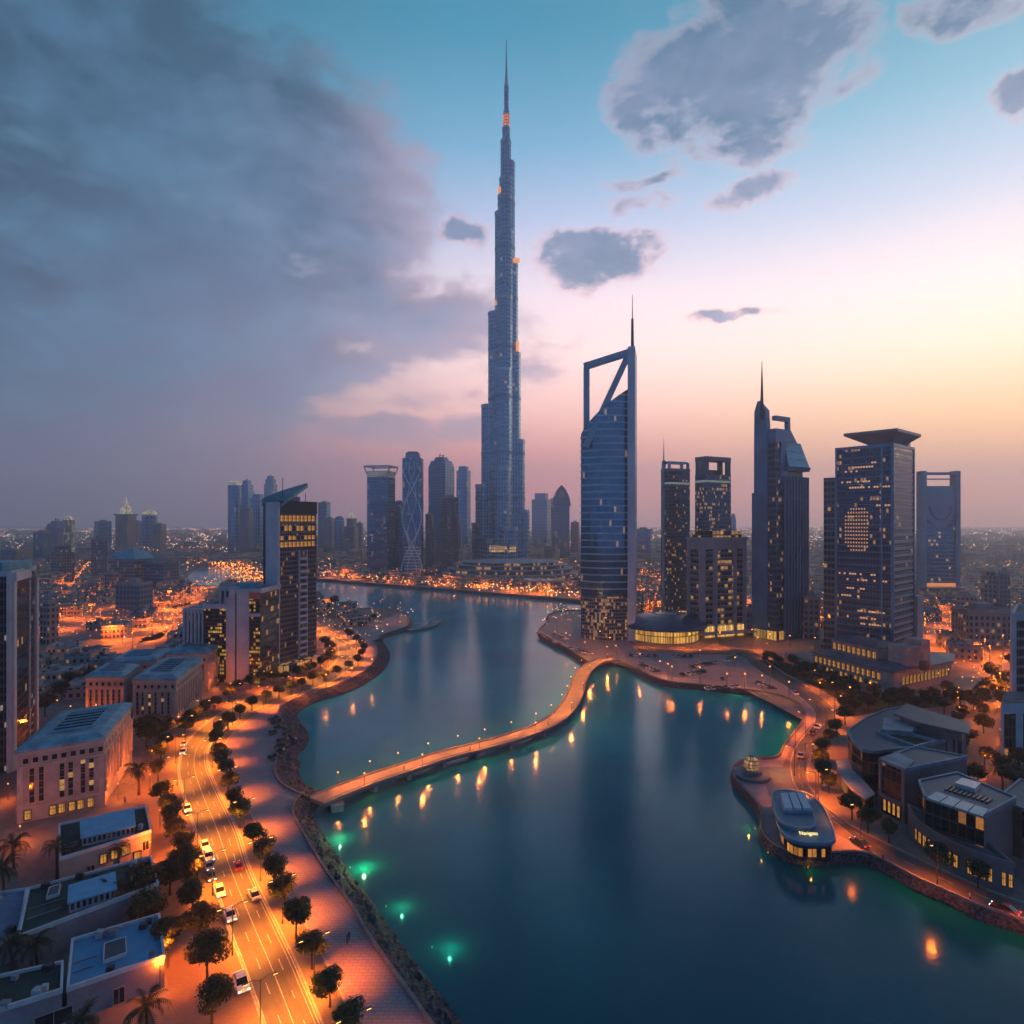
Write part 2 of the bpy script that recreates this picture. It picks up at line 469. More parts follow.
SODIUM = (1.0, 0.165, 0.008)
GOLDEN = (1.0, 0.25, 0.013)
P_PAVE = 9000
P_ROAD, P_PROM, P_LAKE, P_GLOBE, P_FAR, P_PATH, P_WATER, P_MAST, P_MASTF = 15000, 16000, 9500, 4200, 11000, 3000, 650, 45000, 60000
WARM = (1.0, 0.62, 0.24)
LIGHTS = {}
def lamp(kind, col, power, radius, typ='POINT', cone=None, blend=0.6):
    if kind not in LIGHTS:
        l = bpy.data.lights.new(kind, typ); l.color = col; l.energy = power; l.shadow_soft_size = radius
        if typ == 'SPOT': l.spot_size = R(cone); l.spot_blend = blend
        LIGHTS[kind] = l
    return LIGHTS[kind]
def light_at(p, kind, parent=None, **kw):
    o = bpy.data.objects.new(kind, lamp(kind, **kw)); COL.objects.link(o)
    if parent is not None: o.parent = parent
    o.location = p
    return o
# ------------------------------------------------------------------ ground, water, roads
WZ = -2.2
LEFT_SHORE = [(462, 1024), (400, 943), (375, 906), (347, 870), (324, 835), (313, 816), (317, 806), (331, 798), (318, 792), (305, 785), (299, 773), (301, 764), (297, 757),
              (305, 749), (309, 740), (307, 731), (300, 722), (297, 715), (303, 709), (320, 701), (344, 694), (367, 683), (384, 670), (390, 658), (388, 649), (383, 642),
              (385, 638), (398, 634), (411, 629), (412, 620), (402, 614), (385, 610), (365, 611), (350, 609), (338, 605), (325, 600), (300, 599), (270, 598)]
FAR_SHORE = [(262, 590), (280, 581), (318, 580.5), (340, 583), (372, 585.5), (406, 588.5), (440, 591), (473, 594), (505, 596.5), (539, 599.5), (579, 603), (600, 606)]
RIGHT_SHORE = [(596, 612), (579, 613), (558, 614), (546, 619), (549, 624), (538, 632), (541, 639), (556, 647), (570, 655), (580, 662), (592, 668), (612, 666), (632, 671), (651, 682),
               (672, 688), (698, 690), (731, 694), (760, 697), (786, 703), (800, 712), (803, 722), (794, 737), (781, 753), (776, 764), (752, 766), (736, 770), (730, 777), (734, 789),
               (750, 806), (759, 822), (758, 838), (767, 852), (784, 862), (810, 867), (840, 865), (863, 865), (883, 873), (916, 892), (950, 907), (976, 920), (1024, 936), (1120, 975)]
def gp(l, z=0.0): return [G(a, b, z) for a, b in l]
left_sh = catmull(gp(LEFT_SHORE, WZ), 4); far_sh = catmull(gp(FAR_SHORE, WZ), 3); right_sh = catmull(gp(RIGHT_SHORE, WZ), 4)
a0 = left_sh[0]; dirn = (left_sh[0] - left_sh[3]).normalized()
lead = [a0 + dirn * 400, a0 + dirn * 120]
b0 = right_sh[-1]
tail = [b0 + Vector((60, -25, 0)), b0 + Vector((420, -260, 0))]
LAKE = lead + left_sh + far_sh + right_sh + tail
LAKE = [Vector((p.x, p.y, 0)) for p in LAKE]
def clean(poly, dmin=0.6):
    o = []
    for p in poly:
        if not o or (p - o[-1]).length > dmin: o.append(p)
    return o
LAKE = clean(LAKE)

def area2(poly): return sum(poly[i - 1].x * poly[i].y - poly[i].x * poly[i - 1].y for i in range(len(poly)))
LAKE_CCW = LAKE if area2(LAKE) > 0 else LAKE[::-1]

def sheet(name, outline, z, mat, holes=(), kind='structure'):
    loops = [[Vector((p[0], p[1], z)) for p in outline]] + [[Vector((p[0], p[1], z)) for p in h] for h in holes]
    tris = tessellate_polygon(loops)
    flat = [p for l in loops for p in l]
    mb = MB()
    for t in tris:
        a, b, c = (flat[i] for i in t)
        if (b - a).cross(c - a).z < 0: b, c = c, b
        mb.face([a, b, c])
    o = mb.build(name, mat)
    if kind: o['kind'] = kind
    return o

def ground_mat():
    m = bpy.data.materials.new("dusty_city_ground"); m.use_nodes = True
    T = NT(m.node_tree); b = m.node_tree.nodes['Principled BSDF']
    tc = T.new('ShaderNodeTexCoord'); v = tc.outputs['Object']
    n = T.noise(v, 0.02, 6, 0.6); n2 = T.noise(v, 0.35, 5, 0.6)
    c = T.ramp(n, [(0.3, (.10, .09, .085, 1)), (0.5, (.20, .175, .155, 1)), (0.7, (.34, .29, .24, 1))])
    T.link(T.mix(0.5, c, T.ramp(n2, [(0.3, (.09, .085, .085, 1)), (0.7, (.28, .25, .22, 1))])), b.inputs['Base Color'])
    b.inputs['Roughness'].default_value = 0.9
    return m
BIG = 9000

def water_mat():
    m = bpy.data.materials.new("lake_water"); m.use_nodes = True
    T = NT(m.node_tree); b = m.node_tree.nodes['Principled BSDF']
    tc = T.new('ShaderNodeTexCoord'); v = tc.outputs['Object']
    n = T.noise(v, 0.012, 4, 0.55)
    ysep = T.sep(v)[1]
    far_tone = T.mix(T.smooth(n, .35, .68), (.0, .26, .31, 1), (.0, .35, .39, 1))
    # the base colour is painted darker towards the near end of the lake
    T.link(T.mix(T.smooth(T.m('ADD', ysep, T.m('MULTIPLY', n, 120)), 330, 130), far_tone, (.0, .066, .095, 1)), b.inputs['Base Color'])
    b.inputs['Roughness'].default_value = 0.15
    b.inputs['Specular IOR Level'].default_value = 0.36
    b.inputs['Specular Tint'].default_value = (.16, .78, 1.0, 1)
    b.inputs['IOR'].default_value = 1.33
    n1 = T.noise(v, 0.55, 3, 0.55); n2 = T.noise(v, 0.12, 3, 0.5); n3 = T.noise(v, 2.2, 2, 0.5)
    hgt = T.m('ADD', T.m('MULTIPLY', n1, 0.5), T.m('ADD', T.m('MULTIPLY', n2, 0.7), T.m('MULTIPLY', n3, 0.12)))
    bp = T.new('ShaderNodeBump'); bp.inputs['Strength'].default_value = 0.2; bp.inputs['Distance'].default_value = 0.34
    T.link(hgt, bp.inputs['Height']); T.link(bp.outputs[0], b.inputs['Normal'])
    return m
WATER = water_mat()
mb = MB()
wx = [p.x for p in LAKE]; wy = [p.y for p in LAKE]
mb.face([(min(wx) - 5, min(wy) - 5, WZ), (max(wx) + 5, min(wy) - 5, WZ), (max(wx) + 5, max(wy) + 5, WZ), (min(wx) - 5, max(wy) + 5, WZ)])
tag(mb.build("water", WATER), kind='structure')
# the small creek behind the offices on the left
creek = catmull(gp([(192, 572), (200, 569), (222, 568.5), (242, 571), (250, 576), (238, 582), (215, 586), (196, 584), (188, 578)]), 3, True)
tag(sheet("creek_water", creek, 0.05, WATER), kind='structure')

# quay walls: a sloping rock revetment on the left bank, a coping everywhere
rock = pmat("dark_rock_revetment", (.055, .058, .078), 0.9, 0, 0.6, 1.6, 1.0, 2.6)
stone = pmat("pale_coping_stone", (.20, .18, .19), 0.8, 0, 0.2, 0.6)
def offs(line, t):
    o = []
    for i, p in enumerate(line):
        d = (line[min(i + 1, len(line) - 1)] - line[max(i - 1, 0)]); d = Vector((d.x, d.y, 0)).normalized()
        o.append(Vector((p.x, p.y, 0)) + Vector((-d.y, d.x, 0)) * t)
    return o
def smooth_line(line, k=2):
    for _ in range(k):
        line = [line[0]] + [(line[i - 1] + line[i] * 2 + line[i + 1]) / 4 for i in range(1, len(line) - 1)] + [line[-1]]
    return line
TOPS = []
def quay(name, line, w_top, slope, side, parapet):
    """side +1: land lies to the left of the line's direction"""
    line = clean([Vector((p.x, p.y, 0)) for p in line], 0.8)
    if slope > 3:      # close stations so that single boulders can stand out
        q = []
        for a, b in zip(line, line[1:]):
            n = max(1, int((b - a).length / 0.95)); q += [a.lerp(b, k / n) for k in range(n)]
        line = smooth_line(q + [line[-1]], 3)
    e = line
    t0 = smooth_line(offs(e, side * slope), 2); t1 = smooth_line(offs(e, side * (slope + 0.55)), 2)
    mb = MB()
    for i in range(len(e) - 1):
        a, b = (i, i + 1)
        rows = [[(e[k].x, e[k].y, WZ - 0.6) for k in (a, b)], [(e[k].x, e[k].y, WZ + 0.35 + 0.3 * noise.noise(e[k] * .4)) for k in (a, b)]]
        ns = 8 if slope > 3 else 2 if slope > 1 else 1
        for s in range(1, ns + 1):
            rr = []
            for k in (a, b):
                q = e[k].lerp(t0[k], s / ns); z = WZ + 0.35 + (-0.02 - WZ) * s / ns
                if s < ns: z += (0.9 if slope > 3 else .4) * noise.cell(Vector((q.x * .8, q.y * .8, 3.1))) * .5 + .5 * noise.noise(Vector((q.x * .9, q.y * .9, 1.7)))
                rr.append((q.x, q.y, z))
            rows.append(rr)
        for r0, r1 in zip(rows, rows[1:]):
            q = [r0[0], r0[1], r1[1], r1[0]]
            mb.face(q if side < 0 else [q[1], q[0], q[3], q[2]])
        # coping
        for (p, q, z0, z1) in ((t0, t0, -0.3, parapet), (t1, t1, 0, parapet)):
            mb.face([(p[a].x, p[a].y, z0), (p[b].x, p[b].y, z0), (p[b].x, p[b].y, z1), (p[a].x, p[a].y, z1)], 1)
        mb.face([(t0[a].x, t0[a].y, parapet), (t0[b].x, t0[b].y, parapet), (t1[b].x, t1[b].y, parapet), (t1[a].x, t1[a].y, parapet)], 1)
    o = mb.build(name, [rock, stone]); tag(o, kind='structure')
    TOPS.append(([p for p in t0], slope)); return t1
all_left = clean([a0 + dirn * 60] + left_sh, 0.5)
cutb = next(i for i, p in enumerate(all_left) if (p - G(331, 798, WZ)).length < 1.2)
i_top = next(i for i, p in enumerate(all_left) if p.y > D(640))
ql0 = quay("quay_wall", all_left[:cutb - 1], 0, 5.0, 1, 0.55)
ql1 = quay("quay_wall", all_left[cutb + 2:i_top], 0, 6.8, 1, 0.55)
ql2 = quay("quay_wall", all_left[i_top:], 0, 2.0, 1, 0.5)
quay("quay_wall", far_sh, 0, 1.5, 1, 0.8)
qr = quay("quay_wall", right_sh + [tail[0]], 0, 0.5, 1, 0.75)

wl_all = [Vector((p.x, p.y, 0)) for p in LAKE]
hole = []
for t0_, sl_ in TOPS:
    hole += [p for p in t0_ if dist_line(p, wl_all) > sl_ * .8 - .02]
hole = clean([lead[0] + Vector((-6, 0, 0))] + hole + tail, .5)
hole = [Vector((p.x, p.y, 0)) for p in hole]
ground = sheet("ground", [(-BIG, -700), (BIG, -700), (BIG, BIG), (-BIG, BIG)], 0.0, ground_mat(), [hole])

# ---- paved surfaces
def pave_mat(name, c1, c2, joint=3.0, rough=0.75):
    m = bpy.data.materials.new(name); m.use_nodes = True
    T = NT(m.node_tree); b = m.node_tree.nodes['Principled BSDF']
    tc = T.new('ShaderNodeTexCoord'); v = tc.outputs['Object']
    n = T.noise(v, 0.12, 6, 0.62); n2 = T.noise(v, 1.4, 3, 0.6)
    br = T.new('ShaderNodeTexBrick'); T.link(v, br.inputs['Vector']); br.inputs['Scale'].default_value = 1.0 / joint
    br.inputs['Color1'].default_value = (1, 1, 1, 1); br.inputs['Color2'].default_value = (.86, .86, .88, 1); br.inputs['Mortar'].default_value = (.55, .55, .57, 1)
    br.inputs['Mortar Size'].default_value = 0.018
    c = T.mix(T.smooth(n, .3, .7), c1 + (1,), c2 + (1,))
    c = T.mix(T.m('MULTIPLY', T.smooth(n2, .45, .75), .25), c, (c1[0] * .6, c1[1] * .6, c1[2] * .6, 1))
    T.link(T.mix(1.0, c, br.outputs[0], 'MULTIPLY'), b.inputs['Base Color'])
    b.inputs['Roughness'].default_value = rough
    return m
promenade_m = pave_mat("promenade_paving", (.33, .29, .31), (.26, .23, .26))
plaza_m = pave_mat("plaza_paving", (.36, .32, .33), (.28, .25, .27), 2.0)
verge_m = pave_mat("verge_brick", (.26, .19, .15), (.19, .14, .12), 1.2, .85)
def asphalt_mat():
    m = bpy.data.materials.new("asphalt"); m.use_nodes = True
    T = NT(m.node_tree); b = m.node_tree.nodes['Principled BSDF']
    tc = T.new('ShaderNodeTexCoord'); v = tc.outputs['Object']
    uv = T.new('ShaderNodeUVMap'); uv.uv_map = 'UVMap'
    u, w, _ = T.sep(uv.outputs[0])
    n = T.noise(v, 0.3, 6, 0.6); st = T.noise(T.comb(T.m('MULTIPLY', u, 1.1), T.m('MULTIPLY', w, 0.03), 0), 1.0, 4, 0.6)
    c = T.mix(T.smooth(n, .3, .7), (.075, .073, .075, 1), (.105, .10, .10, 1))
    T.link(T.mix(T.m('MULTIPLY', T.smooth(st, .42, .7), .5), c, (.048, .047, .05, 1)), b.inputs['Base Color'])
    T.link(T.m('ADD', .42, T.m('MULTIPLY', n, .3)), b.inputs['Roughness'])
    return m
ASPH = asphalt_mat()
paint = pmat("road_paint", (.42, .40, .37), 0.6, 0, 0.25, 1.5)
kerb_m = pmat("kerb_stone", (.36, .33, .31), 0.8, 0, 0.2, 1.0)

LEFT_ROAD = [((292, 1110), (362, 1118)), ((264, 1024), (321, 1024)), ((242, 962), (296, 965)), ((228, 925), (279, 930)), ((209, 866), (251, 872)), ((195, 829), (237, 829)),
             ((182, 789), (218, 790)), ((179, 765), (208, 765)), ((187, 743), (209, 748)), ((203, 726), (224, 730)), ((228, 709), (247, 714)), ((264, 693), (280, 700)),
             ((300, 681), (316, 688)), ((326, 670), (342, 675)), ((338, 658), (355, 662)), ((337, 646), (355, 650)), ((328, 638), (344, 641)), ((312, 630), (326, 633)), ((286, 621), (298, 624)), ((250, 612), (260, 614))]
RIGHT_ROAD = [((640, 652), (640, 648)), ((690, 655), (690, 650)), ((720, 655), (722, 649)), ((742, 657), (752, 650)), ((749, 663), (766, 660)), ((762, 673), (780, 670)), ((786, 687), (808, 687)), ((804, 701), (826, 700)),
              ((814, 712), (836, 712)), ((813, 724), (835, 724)), ((801, 739), (822, 741)), ((793, 752), (812, 757)), ((790, 768), (808, 775)), ((796, 788), (814, 792)),
              ((817, 808), (835, 814)), ((845, 831), (864, 832)), ((879, 857), (905, 852)), ((926, 881), (950, 873)), ((968, 900), (990, 890)), ((1030, 926), (1040, 908)), ((1120, 962), (1130, 940))]
def road(name, pairs, z=0.03):
    Ls = catmull([G(*p[0]) for p in pairs], 8); Rs = catmull([G(*p[1]) for p in pairs], 8)
    mb = MB(); s = 0
    for i in range(len(Ls) - 1):
        ds = ((Ls[i + 1] + Rs[i + 1]) - (Ls[i] + Rs[i])).length / 2
        w0, w1 = (Rs[i] - Ls[i]).length, (Rs[i + 1] - Ls[i + 1]).length
        mb.face([(Ls[i].x, Ls[i].y, z), (Rs[i].x, Rs[i].y, z), (Rs[i + 1].x, Rs[i + 1].y, z), (Ls[i + 1].x, Ls[i + 1].y, z)], 0, [(0, s), (w0, s), (w1, s + ds), (0, s + ds)])
        s += ds
    tag(mb.build(name, ASPH), kind='structure')
    return Ls, Rs
def lane(Ls, Rs, t, i): return Ls[i].lerp(Rs[i], t)
def markings(name, Ls, Rs, specs, z):
    """specs: (fraction across, dash length or 0, gap, width)"""
    mb = MB()
    for t, dash, gap, wd in specs:
        run = 0.0
        for i in range(len(Ls) - 1):
            a, b = lane(Ls, Rs, t, i), lane(Ls, Rs, t, i + 1)
            L = (b - a).length
            n = max(1, int(L / 1.0))
            d = (b - a).normalized(); nn = Vector((-d.y, d.x, 0)) * (wd / 2)
            for k in range(n):
                run += L / n
                if dash and (run % (dash + gap)) > dash: continue
                p, q = a.lerp(b, k / n), a.lerp(b, (k + 1) / n)
                mb.face([(p.x - nn.x, p.y - nn.y, z), (p.x + nn.x, p.y + nn.y, z), (q.x + nn.x, q.y + nn.y, z), (q.x - nn.x, q.y - nn.y, z)][::-1])
    o = mb.build(name, paint); tag(o, kind='structure')
def kerb(name, line, side, w=0.35, h=0.13):
    mb = MB(); o = offs(line, side * w)
    for i in range(len(line) - 1):
        a, b, c, d = line[i], line[i + 1], o[i + 1], o[i]
        for p, q in ((a, b), (c, d)):
            mb.face([(p.x, p.y, 0), (q.x, q.y, 0), (q.x, q.y, h), (p.x, p.y, h)])
        mb.face([(a.x, a.y, h), (b.x, b.y, h), (c.x, c.y, h), (d.x, d.y, h)])
    tag(mb.build(name, kerb_m), kind='structure')

# pavements are sheets just above the ground, the roads just above those
bl = [p for p in ql0]
LL, LR = road("boulevard_road", LEFT_ROAD, 0.016)
RL, RR = road("lakeside_road", RIGHT_ROAD, 0.016)
markings("boulevard_markings", LL, LR, [(0.03, 0, 0, .22), (0.97, 0, 0, .22), (0.9, 0, 0, .14), (0.30, 3, 5, .16), (0.52, 0, 0, .16), (0.72, 3, 5, .16)], 0.021)
markings("lakeside_markings", RL, RR, [(0.04, 0, 0, .2), (0.96, 0, 0, .2), (0.5, 3, 4, .16), (0.88, 0, 0, .12)], 0.021)
kerb("kerb", LL, 1); kerb("kerb", LR, -1); kerb("kerb", RL, 1); kerb("kerb", RR, -1)
# seaward promenade on the left: everything between the road and the shore
prom = [p for p in LR if p.y < D(636)]
shore_in = clean([p for t, k in ((ql0, 5.0), (ql1, 6.8), (ql2, 2.0)) for p in t if p.y < D(612) and dist_line(p, wl_all) > k * .8], .5)
sheet("promenade", prom + shore_in[::-1], 0.006, promenade_m)
# right bank promenade between the lakeside road and the water, with the plaza of the pier
rin = offs(clean([Vector((q.x, q.y, 0)) for q in right_sh], .8), 0.9)
sheet("promenade", [p for p in RL] + rin[::-1], 0.006, plaza_m)
# planted verge, a brick strip along the seaward kerb, with the joint line beyond the trees
vo = offs(LR, -4.2)
mb = MB()
for i in range(len(LR) - 1):
    a, b = offs(LR, -.4)[i], offs(LR, -.4)[i + 1]
    mb.face([(a.x, a.y, .011), (vo[i].x, vo[i].y, .011), (vo[i + 1].x, vo[i + 1].y, .011), (b.x, b.y, .011)])
tag(mb.build("verge", verge_m), kind='structure')
mb = MB(); v2 = offs(LR, -4.6)
for i in range(len(LR) - 1):
    mb.hexa([(p.x, p.y, 0) for p in (vo[i], v2[i], v2[i + 1], vo[i + 1])], [(p.x, p.y, .12) for p in (vo[i], v2[i], v2[i + 1], vo[i + 1])])
tag(mb.build("verge_edging", kerb_m), kind='structure')
# landward pavement on the left
lo = offs(LL, 11.0)
mb = MB()
for i in range(len(LL) - 4):
    a, b = offs(LL, .4)[i], offs(LL, .4)[i + 1]
    mb.face([(lo[i].x, lo[i].y, .011), (a.x, a.y, .011), (b.x, b.y, .011), (lo[i + 1].x, lo[i + 1].y, .011)])
tag(mb.build("pavement", verge_m), kind='structure')
ro = offs(RR, -7.0)
mb = MB()
for i in range(len(RR) - 1):
    a, b = offs(RR, -.4)[i], offs(RR, -.4)[i + 1]
    mb.face([(a.x, a.y, .011), (ro[i].x, ro[i].y, .011), (ro[i + 1].x, ro[i + 1].y, .011), (b.x, b.y, .011)])
tag(mb.build("pavement", verge_m), kind='structure')

# ---- haze over the whole place
def haze():
    m = bpy.data.materials.new("haze"); m.use_nodes = True
    nt = m.node_tree; nt.nodes.clear(); T = NT(nt)
    pv = T.new('ShaderNodeVolumePrincipled'); pv.inputs['Color'].default_value = (.97, .98, 1.0, 1)
    pv.inputs['Density'].default_value = HAZE_DENSITY; pv.inputs['Anisotropy'].default_value = 0.62
    out = T.new('ShaderNodeOutputMaterial'); T.link(pv.outputs[0], out.inputs['Volume'])
    mb = MB(); mb.box((0, 4150), 18200, 9800, -4.0, 842)
    o = mb.build("haze", m); tag(o, kind='stuff')
HAZE_DENSITY = 2.5e-4
haze()
# ------------------------------------------------------------------ large buildings
roof_m = pmat("flat_roof_gravel", (.16, .16, .18), 0.9, 0, 0.3, 0.3)
teal_roof = pmat("teal_metal_roof", (.14, .33, .42), 0.5, 0.15, 0.22, 0.25)
dark_metal = pmat("dark_metal", (.05, .06, .075), 0.4, 0.6, 0.2, 0.5)
steel = pmat("brushed_steel", (.28, .36, .44), 0.35, 0.7, 0.15, 0.1)
pale_conc = pmat("pale_concrete", (.42, .40, .42), 0.75, 0, 0.15, 0.2)
grey_conc = pmat("grey_concrete", (.24, .24, .27), 0.8, 0, 0.2, 0.2)
beige = pmat("beige_stone", (.36, .31, .275), 0.8, 0, 0.14, 0.25)
beige_trim = pmat("beige_stone_trim", (.42, .36, .32), 0.8, 0, 0.12, 0.4)
dark_glass = pmat("dark_window_glass", (.015, .022, .035), 0.08, 0.0, 0.3, 0.4, spec=0.8)
blue_panel = pmat("blue_grey_cladding", (.09, .20, .34), 0.4, 0.35, 0.15, 0.06)
strip_win = facade("strip_window_glass", 1.0, 1.5, 0, .12, (.015, .022, .035), (.05, .05, .06), lit=.09, e=1.5, warm=(1, .5, .12), seed=4, gmetal=0, cluster=.7)
lit_win = facade("lit_shop_window", 1.1, 1.5, .1, .1, (.1, .08, .05), (.05, .04, .04), lit=3, e=1.15, warm=(1, .40, .07), seed=3, cluster=0.2)
warm_glow = emat("warm_lamp_glass", (1, .62, .25), 6.0)
white_glow = emat("white_lamp_glass", (1, .85, .62), 5.0)
orange_glow = emat("orange_lamp_glass", (1, .42, .09), 9.0)

def body_roof(root, pts, z0, z1, mat, name="glass_body", roof=None, par=1.0, trim=None):
    mb = MB(); mb.prism(pts, z0, z1, 0, 1, v0=z0); o = mb.build(name, [mat, roof or roof_m], root)
    if par:
        r = MB(); r.ring(inset(pts, -0.15), z1 - 0.4, z1 + par, 0.6); r.build("parapet", trim or grey_conc, root)
    return o
def bands(root, pts, zs, t=0.3, h=0.5, mat=None, name="floor_bands"):
    mb = MB()
    out = inset(pts, -t)
    for z in zs: mb.prism(out, z, z + h, 0, 0, 0)
    return mb.build(name, mat or steel, root)
def piers(root, a, b, us, w, n, z0, z1, mat, name="pier"):
    mb = MB()
    for u in us: mb.fbox(a, b, u - w / 2, u + w / 2, -0.05, n, z0, z1)
    return mb.build(name, mat, root)
def frange(a, b, s):
    o = []
    while a < b - 1e-6: o.append(a); a += s
    return o
RESERVED = []     # footprints no small house may stand on
def reserve(pts, grow=8): RESERVED.append(inset(pts, -grow))
def ltop(py, p): return Zt(py, p.y)

WIN_MESH = {}
def window(root, a, b, u, z, w, h, lit=False, mull=1, name="window"):
    """a framed window set on the wall a->b, bottom at z"""
    key = (round(w, 2), round(h, 2), lit, mull, int(u * 10) if h > 5 else 0)
    d = Vector((b[0] - a[0], b[1] - a[1], 0)).normalized(); nn = Vector((d.y, -d.x, 0))
    p = Vector((a[0], a[1], 0)) + d * u
    if key not in WIN_MESH:
        mb = MB(); A, B = (0, 0), (w, 0)
        mb.fbox(A, B, 0, w, -0.02, 0.04, 0, h, 0)
        if h > 5: mb.uv = [[(a + 13 * int(u * 3), b + 1.5 * int(u * 7)) for a, b in q] for q in mb.uv]
        f = min(0.14, w * .12)
        for u0, u1, z0, z1 in ((-f, 0, -f, h + f), (w, w + f, -f, h + f), (0, w, -f, 0), (0, w, h, h + f)):
            mb.fbox(A, B, u0, u1, -0.01, 0.17, z0, z1, 1)
        n = max(1, int(h / 1.5)) if mull else 0
        for k in range(1, n): mb.fbox(A, B, 0, w, 0.04, 0.1, h * k / n - .05, h * k / n + .05, 1)
        if mull > 1:
            for k in range(1, mull): mb.fbox(A, B, w * k / mull - .04, w * k / mull + .04, 0.04, 0.11, 0, h, 1)
        WIN_MESH[key] = mb.build(name, [lit_win if lit else strip_win if h > 5 else dark_glass, beige_trim if not lit else dark_metal])
        o = WIN_MESH[key]
    else:
        o = WIN_MESH[key].copy(); COL.objects.link(o)
    o.parent = root; o.location = p - root.location + Vector((0, 0, z)); o.rotation_euler = (0, 0, math.atan2(d.y, d.x))
    return o

# ======== the tallest tower, stepping up in rounded lobes
def super_tower():
    d0 = D(570); s = d0 / F
    root = thing("stepped_skyscraper", (X(505, d0), d0, 0), "tallest tower, steel blue glass stepping up in rounded lobes to a needle spire", "skyscraper")
    gm = facade("tall_tower_glass", 4.6, 6.2, .26, .34, (.034, .085, .13), (.20, .34, .46), lit=.01, e=1.0, seed=1, gmetal=.75, grough=.2, fmetal=.7, frough=.34, cluster=.9, cscale=.03, jit=.12)
    def lobe(c, hw, top, dy, ry=None, n=18):
        rx = hw * s
        return ellipse((X(c, d0), d0 + dy, 0), rx, ry or rx, 0, n), Zt(top, d0)
    lobes = [(479, 8, 524, 14), (484, 9, 485.5, 10), (490, 9, 405.6, 8), (496.5, 8.5, 313, 6), (502, 7.2, 213, 4), (503.5, 5.8, 196, 4),
             (521.6, 8.2, 511, 12), (516.5, 8.6, 440.6, 9), (512, 8.8, 353.6, 7), (510, 8.0, 264, 5), (508.6, 6.4, 163, 3.5),
             (503, 8.5, 372, -12), (504.5, 8, 300, -7), (505.5, 7.5, 234, -4), (506, 6.6, 180, -1), (501, 10, 470, -20), (508, 9.5, 528, -26), (492, 9, 540, -14)]
    mb = MB(); cap = MB()
    for c, hw, top, dy in lobes:
        pts, z1 = lobe(c, hw, top, dy)
        mb.prism(pts, 0, z1, 0, 1)
        cap.ring(inset(pts, -0.5), z1 - 3, z1 + 2.2, 1.4)
    for c, hw, t0, t1 in ((505.8, 5.3, 165, 141), (506.2, 3.9, 141, 128), (506.4, 3.0, 128, 112), (506.4, 2.3, 112, 86)):
        pts, z1 = lobe(c, hw, t1, 2, n=14)
        mb.prism(pts, Zt(t0, d0) - 20, z1, 0, 1)
        cap.ring(inset(pts, -0.3), z1 - 2, z1 + 1.5, 1.0)
    mb.build("glass_shaft", [gm, roof_m], root)
    cap.build("setback_rim", steel, root)
    # horizontal service-floor bands
    sb = MB()
    for c, hw, top, dy in lobes:
        pts, z1 = lobe(c, hw, top, dy)
        for py in (545, 500, 455, 400, 350, 300, 250, 205):
            z = Zt(py, d0)
            if z < z1 - 8: sb.prism(inset(pts, -0.35), z, z + 4.5, 0, 0, 0)
    sb.build("service_floor_band", blue_panel, root)
    sp = MB()
    sp.tube([(X(506.4, d0), d0 + 2, Zt(86, d0)), (X(506.3, d0), d0 + 2, Zt(70, d0)), (X(506.2, d0), d0 + 2, Zt(39, d0))], [1.9 * s, 0.95 * s, 0.45], 8)
    sp.build("spire", steel, root)
    ln = MB()
    ln.prism(ellipse((X(506.4, d0), d0 + 2, 0), 3.3 * s, 3.3 * s, 0, 14), Zt(131, d0), Zt(114, d0), 0, 0, 0)
    ln.build("lit_lantern", facade("lantern_glow", 3, 4.5, .2, .35, (.1, .05, .03), (.1, .06, .05), lit=5, e=2.6, warm=(1, .2, .04), seed=2, cluster=0), root)
    for (c, py, w, h, dy) in ((516.5, 263, 3.4, 1.6, -5), (497.3, 303, 2, 2.6, 2), (499.6, 192, 1.8, 2.4, 0), (517.5, 347, 1.6, 5, 2)):
        g = MB(); g.prism(ellipse((X(c, d0), d0 + dy - 5, 0), w * s, 4, 0, 10), Zt(py + h, d0), Zt(py - h, d0), 0, 0, 0)
        g.build("setback_light", emat("setback_glow", (1, .32, .12), 0.85), root)
    for y0, y1, x0, x1, q in ((546, 552, 489, 516, .9), (561, 566, 491, 515, .55), (571, 577, 489, 516, .7)):
        g = MB(); yy = d0 - 42
        g.box((X((x0 + x1) / 2, yy), yy + 6), (x1 - x0) * yy / F, 14, max(1, Zt(y1, yy)), Zt(y0, yy))
        g.build("lit_floor", facade("lit_floor_%d" % y0, 3.4, 4.2, .25, .3, (.03, .05, .08), (.2, .25, .3), lit=q, e=1.2, warm=(1, .56, .18), seed=y0, cluster=.2), root)
    return root
super_tower()
def terraced_podium():
    d0 = D(578); c = (X(510, d0), d0 + 22, 0)
    root = thing("terraced_podium", c, "wide oval terraced podium with stacked balcony rings round the foot of the tallest tower", "podium")
    fm = facade("podium_glass", 3, 5.5, .2, .35, (.04, .06, .09), (.24, .24, .27), lit=.3, e=1.1, seed=5, cluster=.6)
    for k, (rx, ry, z0, z1) in enumerate(((92, 66, 0, 6), (84, 58, 6, 12), (76, 52, 12, 17), (66, 46, 17, 21))):
        mb = MB(); mb.prism(ellipse(c, rx, ry, 0, 56), z0, z1, 0, 1, v0=z0); mb.build("terrace_tier", [fm, grey_conc], root)
        sl = MB(); sl.prism(ellipse(c, rx + 2.2, ry + 2.2, 0, 56), z1, z1 + .9, 0, 0, 0); sl.build("terrace_slab", pale_conc, root)
    wing = MB(); wd = D(592)
    wing.box((X(545, wd), wd + 14), 46, 26, 0, 12, -.1); wing.build("side_hall", fm, root)
    RESERVED.append(ellipse(c, 110, 84, 0, 24))
